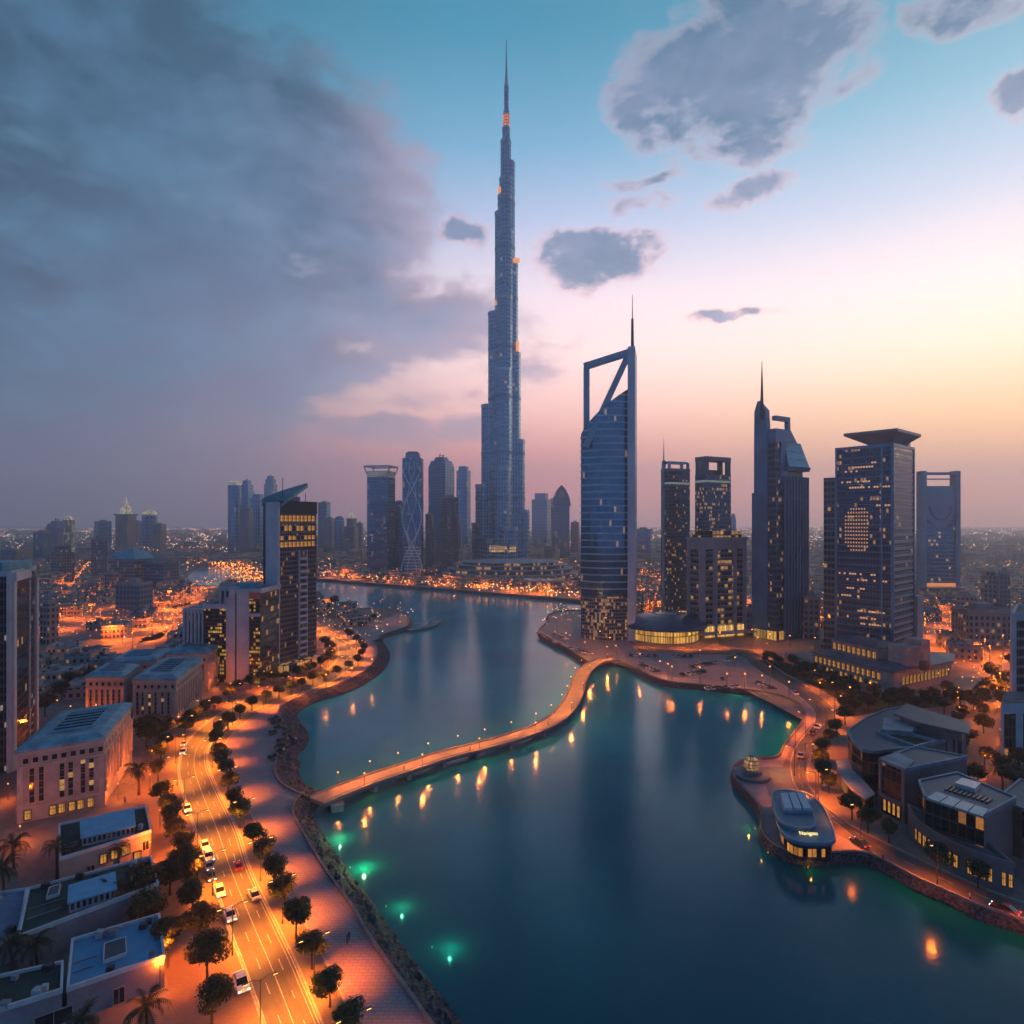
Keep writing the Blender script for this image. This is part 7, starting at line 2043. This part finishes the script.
def blocked(p, r):
    for dx, dy in ((0, 0), (r, 0), (-r, 0), (0, r), (0, -r)):
        q = (p.x + dx, p.y + dy)
        if inside(q, lake_big) or inside(q, creek): return True
    if any(inside(p, rv) for rv in RESERVED): return True
    if p.y < 700:
        if dist_line(p, LL) < 26 or dist_line(p, RL) < 24 or dist_line(p, RR) < 20: return True
    return near_street(p) < 7 + r * .6
cands = []
for side in (0, 1):
    ang = .35 if side == 0 else -.5
    for gx in range(-60, 61):
        for gy in range(0, 60):
            if gx % 5 == 0 or gy % 4 == 0: continue
            u, v = gx * 21 + CITY.uniform(-3, 3), gy * 19 + CITY.uniform(-3, 3)
            x, y = u * math.cos(ang) - v * math.sin(ang), u * math.sin(ang) + v * math.cos(ang)
            p = Vector((x, y + 200, 0))
            if p.y < 200 or p.y > 1150 or abs(p.x / p.y) > .86: continue
            if (side == 0) != (p.x < p.y * -.05): continue
            if p.x < 0 and p.y < 255: continue
            if -.2 < p.x / p.y < .16 and p.y < 700: continue
            if p.x > 0 and p.y < 330 and p.x / p.y < .73: continue
            cands.append((p.length, p, ang))
cands.sort(key=lambda t: t[0])
LM = [(o.location, t) for o, t in [(o, o.get('label')) for o in bpy.data.objects if o.name in ("striped_tower", "fin_roof_tower", "stepped_office", "hipped_roof_hotel", "notched_tower", "slab_roof_tower", "terraced_hall", "white_framed_tower", "open_frame_tower", "curved_office_tower", "terraced_podium", "spired_tower", "lattice_tower")]]
LMN = {"striped_tower": "striped edge tower", "fin_roof_tower": "fin-roofed tower", "stepped_office": "stepped office", "hipped_roof_hotel": "teal-roofed hotel", "notched_tower": "notched tower", "slab_roof_tower": "slab-roofed tower", "terraced_hall": "terraced hall", "white_framed_tower": "white-framed edge tower", "open_frame_tower": "open-frame tower", "curved_office_tower": "curved office tower", "terraced_podium": "terraced podium", "spired_tower": "spired tower", "lattice_tower": "lattice tower"}
LMO = [(bpy.data.objects[k].location.copy(), v) for k, v in LMN.items() if k in bpy.data.objects]
houses = []; firsth = set(); rest = []
for dist, p, ang in cands:
    i = CITY.randrange(12); r, h, sz = HT[i]
    if blocked(p, sz * .6): continue
    if len(houses) < 285 :
        o = r if i not in firsth else copy_tree(r); firsth.add(i)
        o.location = p; o.rotation_euler = (0, 0, ang + CITY.choice([0, math.pi / 2])); houses.append((o, i % 3))
    else: rest.append((p, ang))
cnt = {}
for o, k in houses:
    l, nmx = min(LMO, key=lambda t: (t[0] - o.location).length)
    v = o.location - l; a = "behind" if v.y > abs(v.x) * .6 else "before" if v.y < -abs(v.x) * .6 else "left of" if v.x < 0 else "right of"
    key = (ctext[k], a, nmx); c = cnt.get(key, 0); cnt[key] = c + 1
    tag(o, "%s flat-roofed house %s the %s, %s nearest of that colour there" % (ctext[k], a, nmx, nth(c)), None, "low flat-roofed houses of the old quarters")
# everything further away reads as one carpet of roofs
mb = MB()
def add_house(p, ang, sx, sy, h, k):
    P = []
    for x, y in ((-1, -1), (1, -1), (1, 1), (-1, 1)):
        x *= sx / 2; y *= sy / 2; P.append(Vector((p.x + x * math.cos(ang) - y * math.sin(ang), p.y + x * math.sin(ang) + y * math.cos(ang), 0)))
    mb.prism(P, 0, h, k, 3 + k)
    if CITY.random() < .4: mb.box((p.x, p.y), sx * .3, sy * .3, h, h + 2.5, ang, 3 + k)
for p, ang in rest: add_house(p, ang, CITY.uniform(10, 20), CITY.uniform(9, 16), CITY.choice([4, 5, 7, 8, 10, 12]), CITY.randrange(3))
for t in range(7500):
    y = 1100 * (6.0 ** CITY.random()); x = CITY.uniform(-.9, .9) * y
    p = Vector((x, y, 0))
    if any(inside(p, rv) for rv in RESERVED) or inside(p, lake_big): continue
    big = y / 1800
    add_house(p, CITY.choice([.35, -.5, 0]), CITY.uniform(12, 26) * (1 + big * .5), CITY.uniform(12, 22) * (1 + big * .5), CITY.choice([5, 7, 9, 12, 14, 18, 26 if CITY.random() < .3 else 10]), CITY.randrange(3))
o = mb.build("distant_rooftops", hw + hr); tag(o, "carpet of distant low rooftops fading into the haze", "rooftops", kind='stuff')
# lights of the city: too many to count
def dots(name, mat, pts):
    mb = MB()
    for p, r in pts:
        a = [p + Vector(v) * r for v in ((1, 0, 0), (0, 1, 0), (-1, 0, 0), (0, -1, 0))]; tz, bz = p + Vector((0, 0, r)), p - Vector((0, 0, r))
        for i in range(4):
            mb.face([a[i], a[(i + 1) % 4], tz]); mb.face([a[(i + 1) % 4], a[i], bz])
    mat.cycles.emission_sampling = 'NONE'
    o = mb.build(name, mat); tag(o, "countless tiny lamps of the distant city, " + name.split('_')[0], "lights", kind='stuff')
da, db, dc = [], [], []
for t in range(8000):
    y = 380 * (17 ** CITY.random()); x = CITY.uniform(-.86, .86) * y; p = Vector((x, y, CITY.uniform(4, 9)))
    if inside(p, lake_big) or inside(p, creek) or any(inside(p, rv) for rv in RESERVED): continue
    r = y / F * CITY.uniform(.22, .5) if y > 900 else CITY.uniform(.18, .32)
    (da if CITY.random() < .62 else db if CITY.random() < .75 else dc).append((p, r))
far_o, far_w = [], []
for t in range(9000):      # the sparkle of the far districts under the haze
    y = 1300 * (4.6 ** CITY.random()); x = CITY.uniform(-.88, .88) * y; p = Vector((x, y, CITY.uniform(6, 22)))
    cl_ = noise.noise(Vector((x / 420, y / 900, 7)))
    if cl_ < -.12 + CITY.uniform(-.25, .25) or any(inside(p, rv) for rv in RESERVED): continue
    (far_o if CITY.random() < .45 else far_w).append((p, y / F * CITY.uniform(.2, .42)))
for s in STREETS:
    for off in (-6.5, 6.5):
        for p, a in walk(offs(s, off), 13 if s[0].y < 900 else 22, 3):
            if p.y < 230: continue
            da.append((p + Vector((CITY.uniform(-1.5, 1.5), CITY.uniform(-2, 2), CITY.uniform(5, 8))), max(.24, p.y / F * CITY.uniform(.22, .45))))
for t in range(420):       # the bright esplanade on the far shore
    x = CITY.uniform(318, 600); yb = 577 + (x - 318) * .073 + CITY.uniform(-1, 9); p = G(x, yb)
    if inside(p, lake_big): continue
    p.z = CITY.uniform(2, 7); (da if CITY.random() < .6 else db).append((p, CITY.uniform(.35, .75)))
for t in range(500):       # traffic on the bright motorway
    s = STREETS[CITY.randrange(2)]; q = s[CITY.randrange(len(s) - 1)]; da.append((q + Vector((CITY.uniform(-25, 25), CITY.uniform(-30, 30), 2 + CITY.random() * 6)), q.y / F * CITY.uniform(.3, .6)))
dots("amber_far_lights", emat("far_dot_amber", (1, .42, .16), 5), far_o); dots("pale_far_lights", emat("far_dot_pale", (1, .74, .62), 4), far_w)
dots("orange_city_lights", emat("city_dot_orange", (1, .27, .04), 4.2), da); dots("golden_city_lights", emat("city_dot_gold", (1, .48, .15), 4.0), db); dots("white_city_lights", emat("city_dot_white", (1, .8, .6), 3.6), dc)
# the stronger street lamps that throw the orange glow between the houses
TALL = thing("mast_lamp", (0, 0, 0), "x", "street lamp")
m = MB(); m.tube([(0, 0, 0), (0, 0, 11)], .14, 6); m.build("pole", lamp_metal, TALL)
m = MB(); m.ball((0, 0, 11.3), .3, 8); m.build("lamp_globe", emat("mast_light", (1, .30, .05), 4), TALL)
nl = 0
for s in STREETS:
    far = s[len(s) // 2].y > 700
    for p, a in walk(s, 100 if far else 48, 20):
        if nl >= 120: break
        if p.y < 270 or any(inside(p, rv) for rv in RESERVED): continue
        put(TALL, p + Vector((0, 0, 0)), 0, "tall sodium mast lamp along the glowing city streets", "mast lamps in the city streets", [((0, 0, 11.3), "mast_lamp_far" if far else "mast_lamp_near", dict(col=SODIUM, power=P_MASTF if far else P_MAST, radius=.8, typ='SPOT', cone=150, blend=.7))]); nl += 1
GLOWS = [(75, 618), (100, 628), (60, 630), (130, 618), (150, 607), (170, 600), (88, 610), (110, 640), (55, 645), (165, 625), (145, 628), (85, 640), (125, 606), (172, 610), (205, 600), (925, 640), (935, 665), (960, 680), (990, 680), (940, 650), (985, 660), (1000, 700), (955, 640), (975, 690), (915, 655), (640, 590), (655, 610), (745, 600), (700, 596), (815, 625), (330, 590), (330, 600), (345, 575), (390, 582), (420, 578), (480, 586), (560, 588), (540, 594), (450, 582), (510, 592)]
for (a, b) in GLOWS:
    p = G(a, b)
    if inside(p, lake_big) or any(inside(p, rv) for rv in RESERVED): continue
    put(TALL, p, 0, "tall sodium mast lamp standing among the low roofs", "mast lamps among the roofs", [((0, 0, 11.3), "mast_lamp_far" if p.y > 700 else "mast_lamp_near", dict(col=SODIUM, power=P_MAST, radius=.8, typ='SPOT', cone=150, blend=.7))])
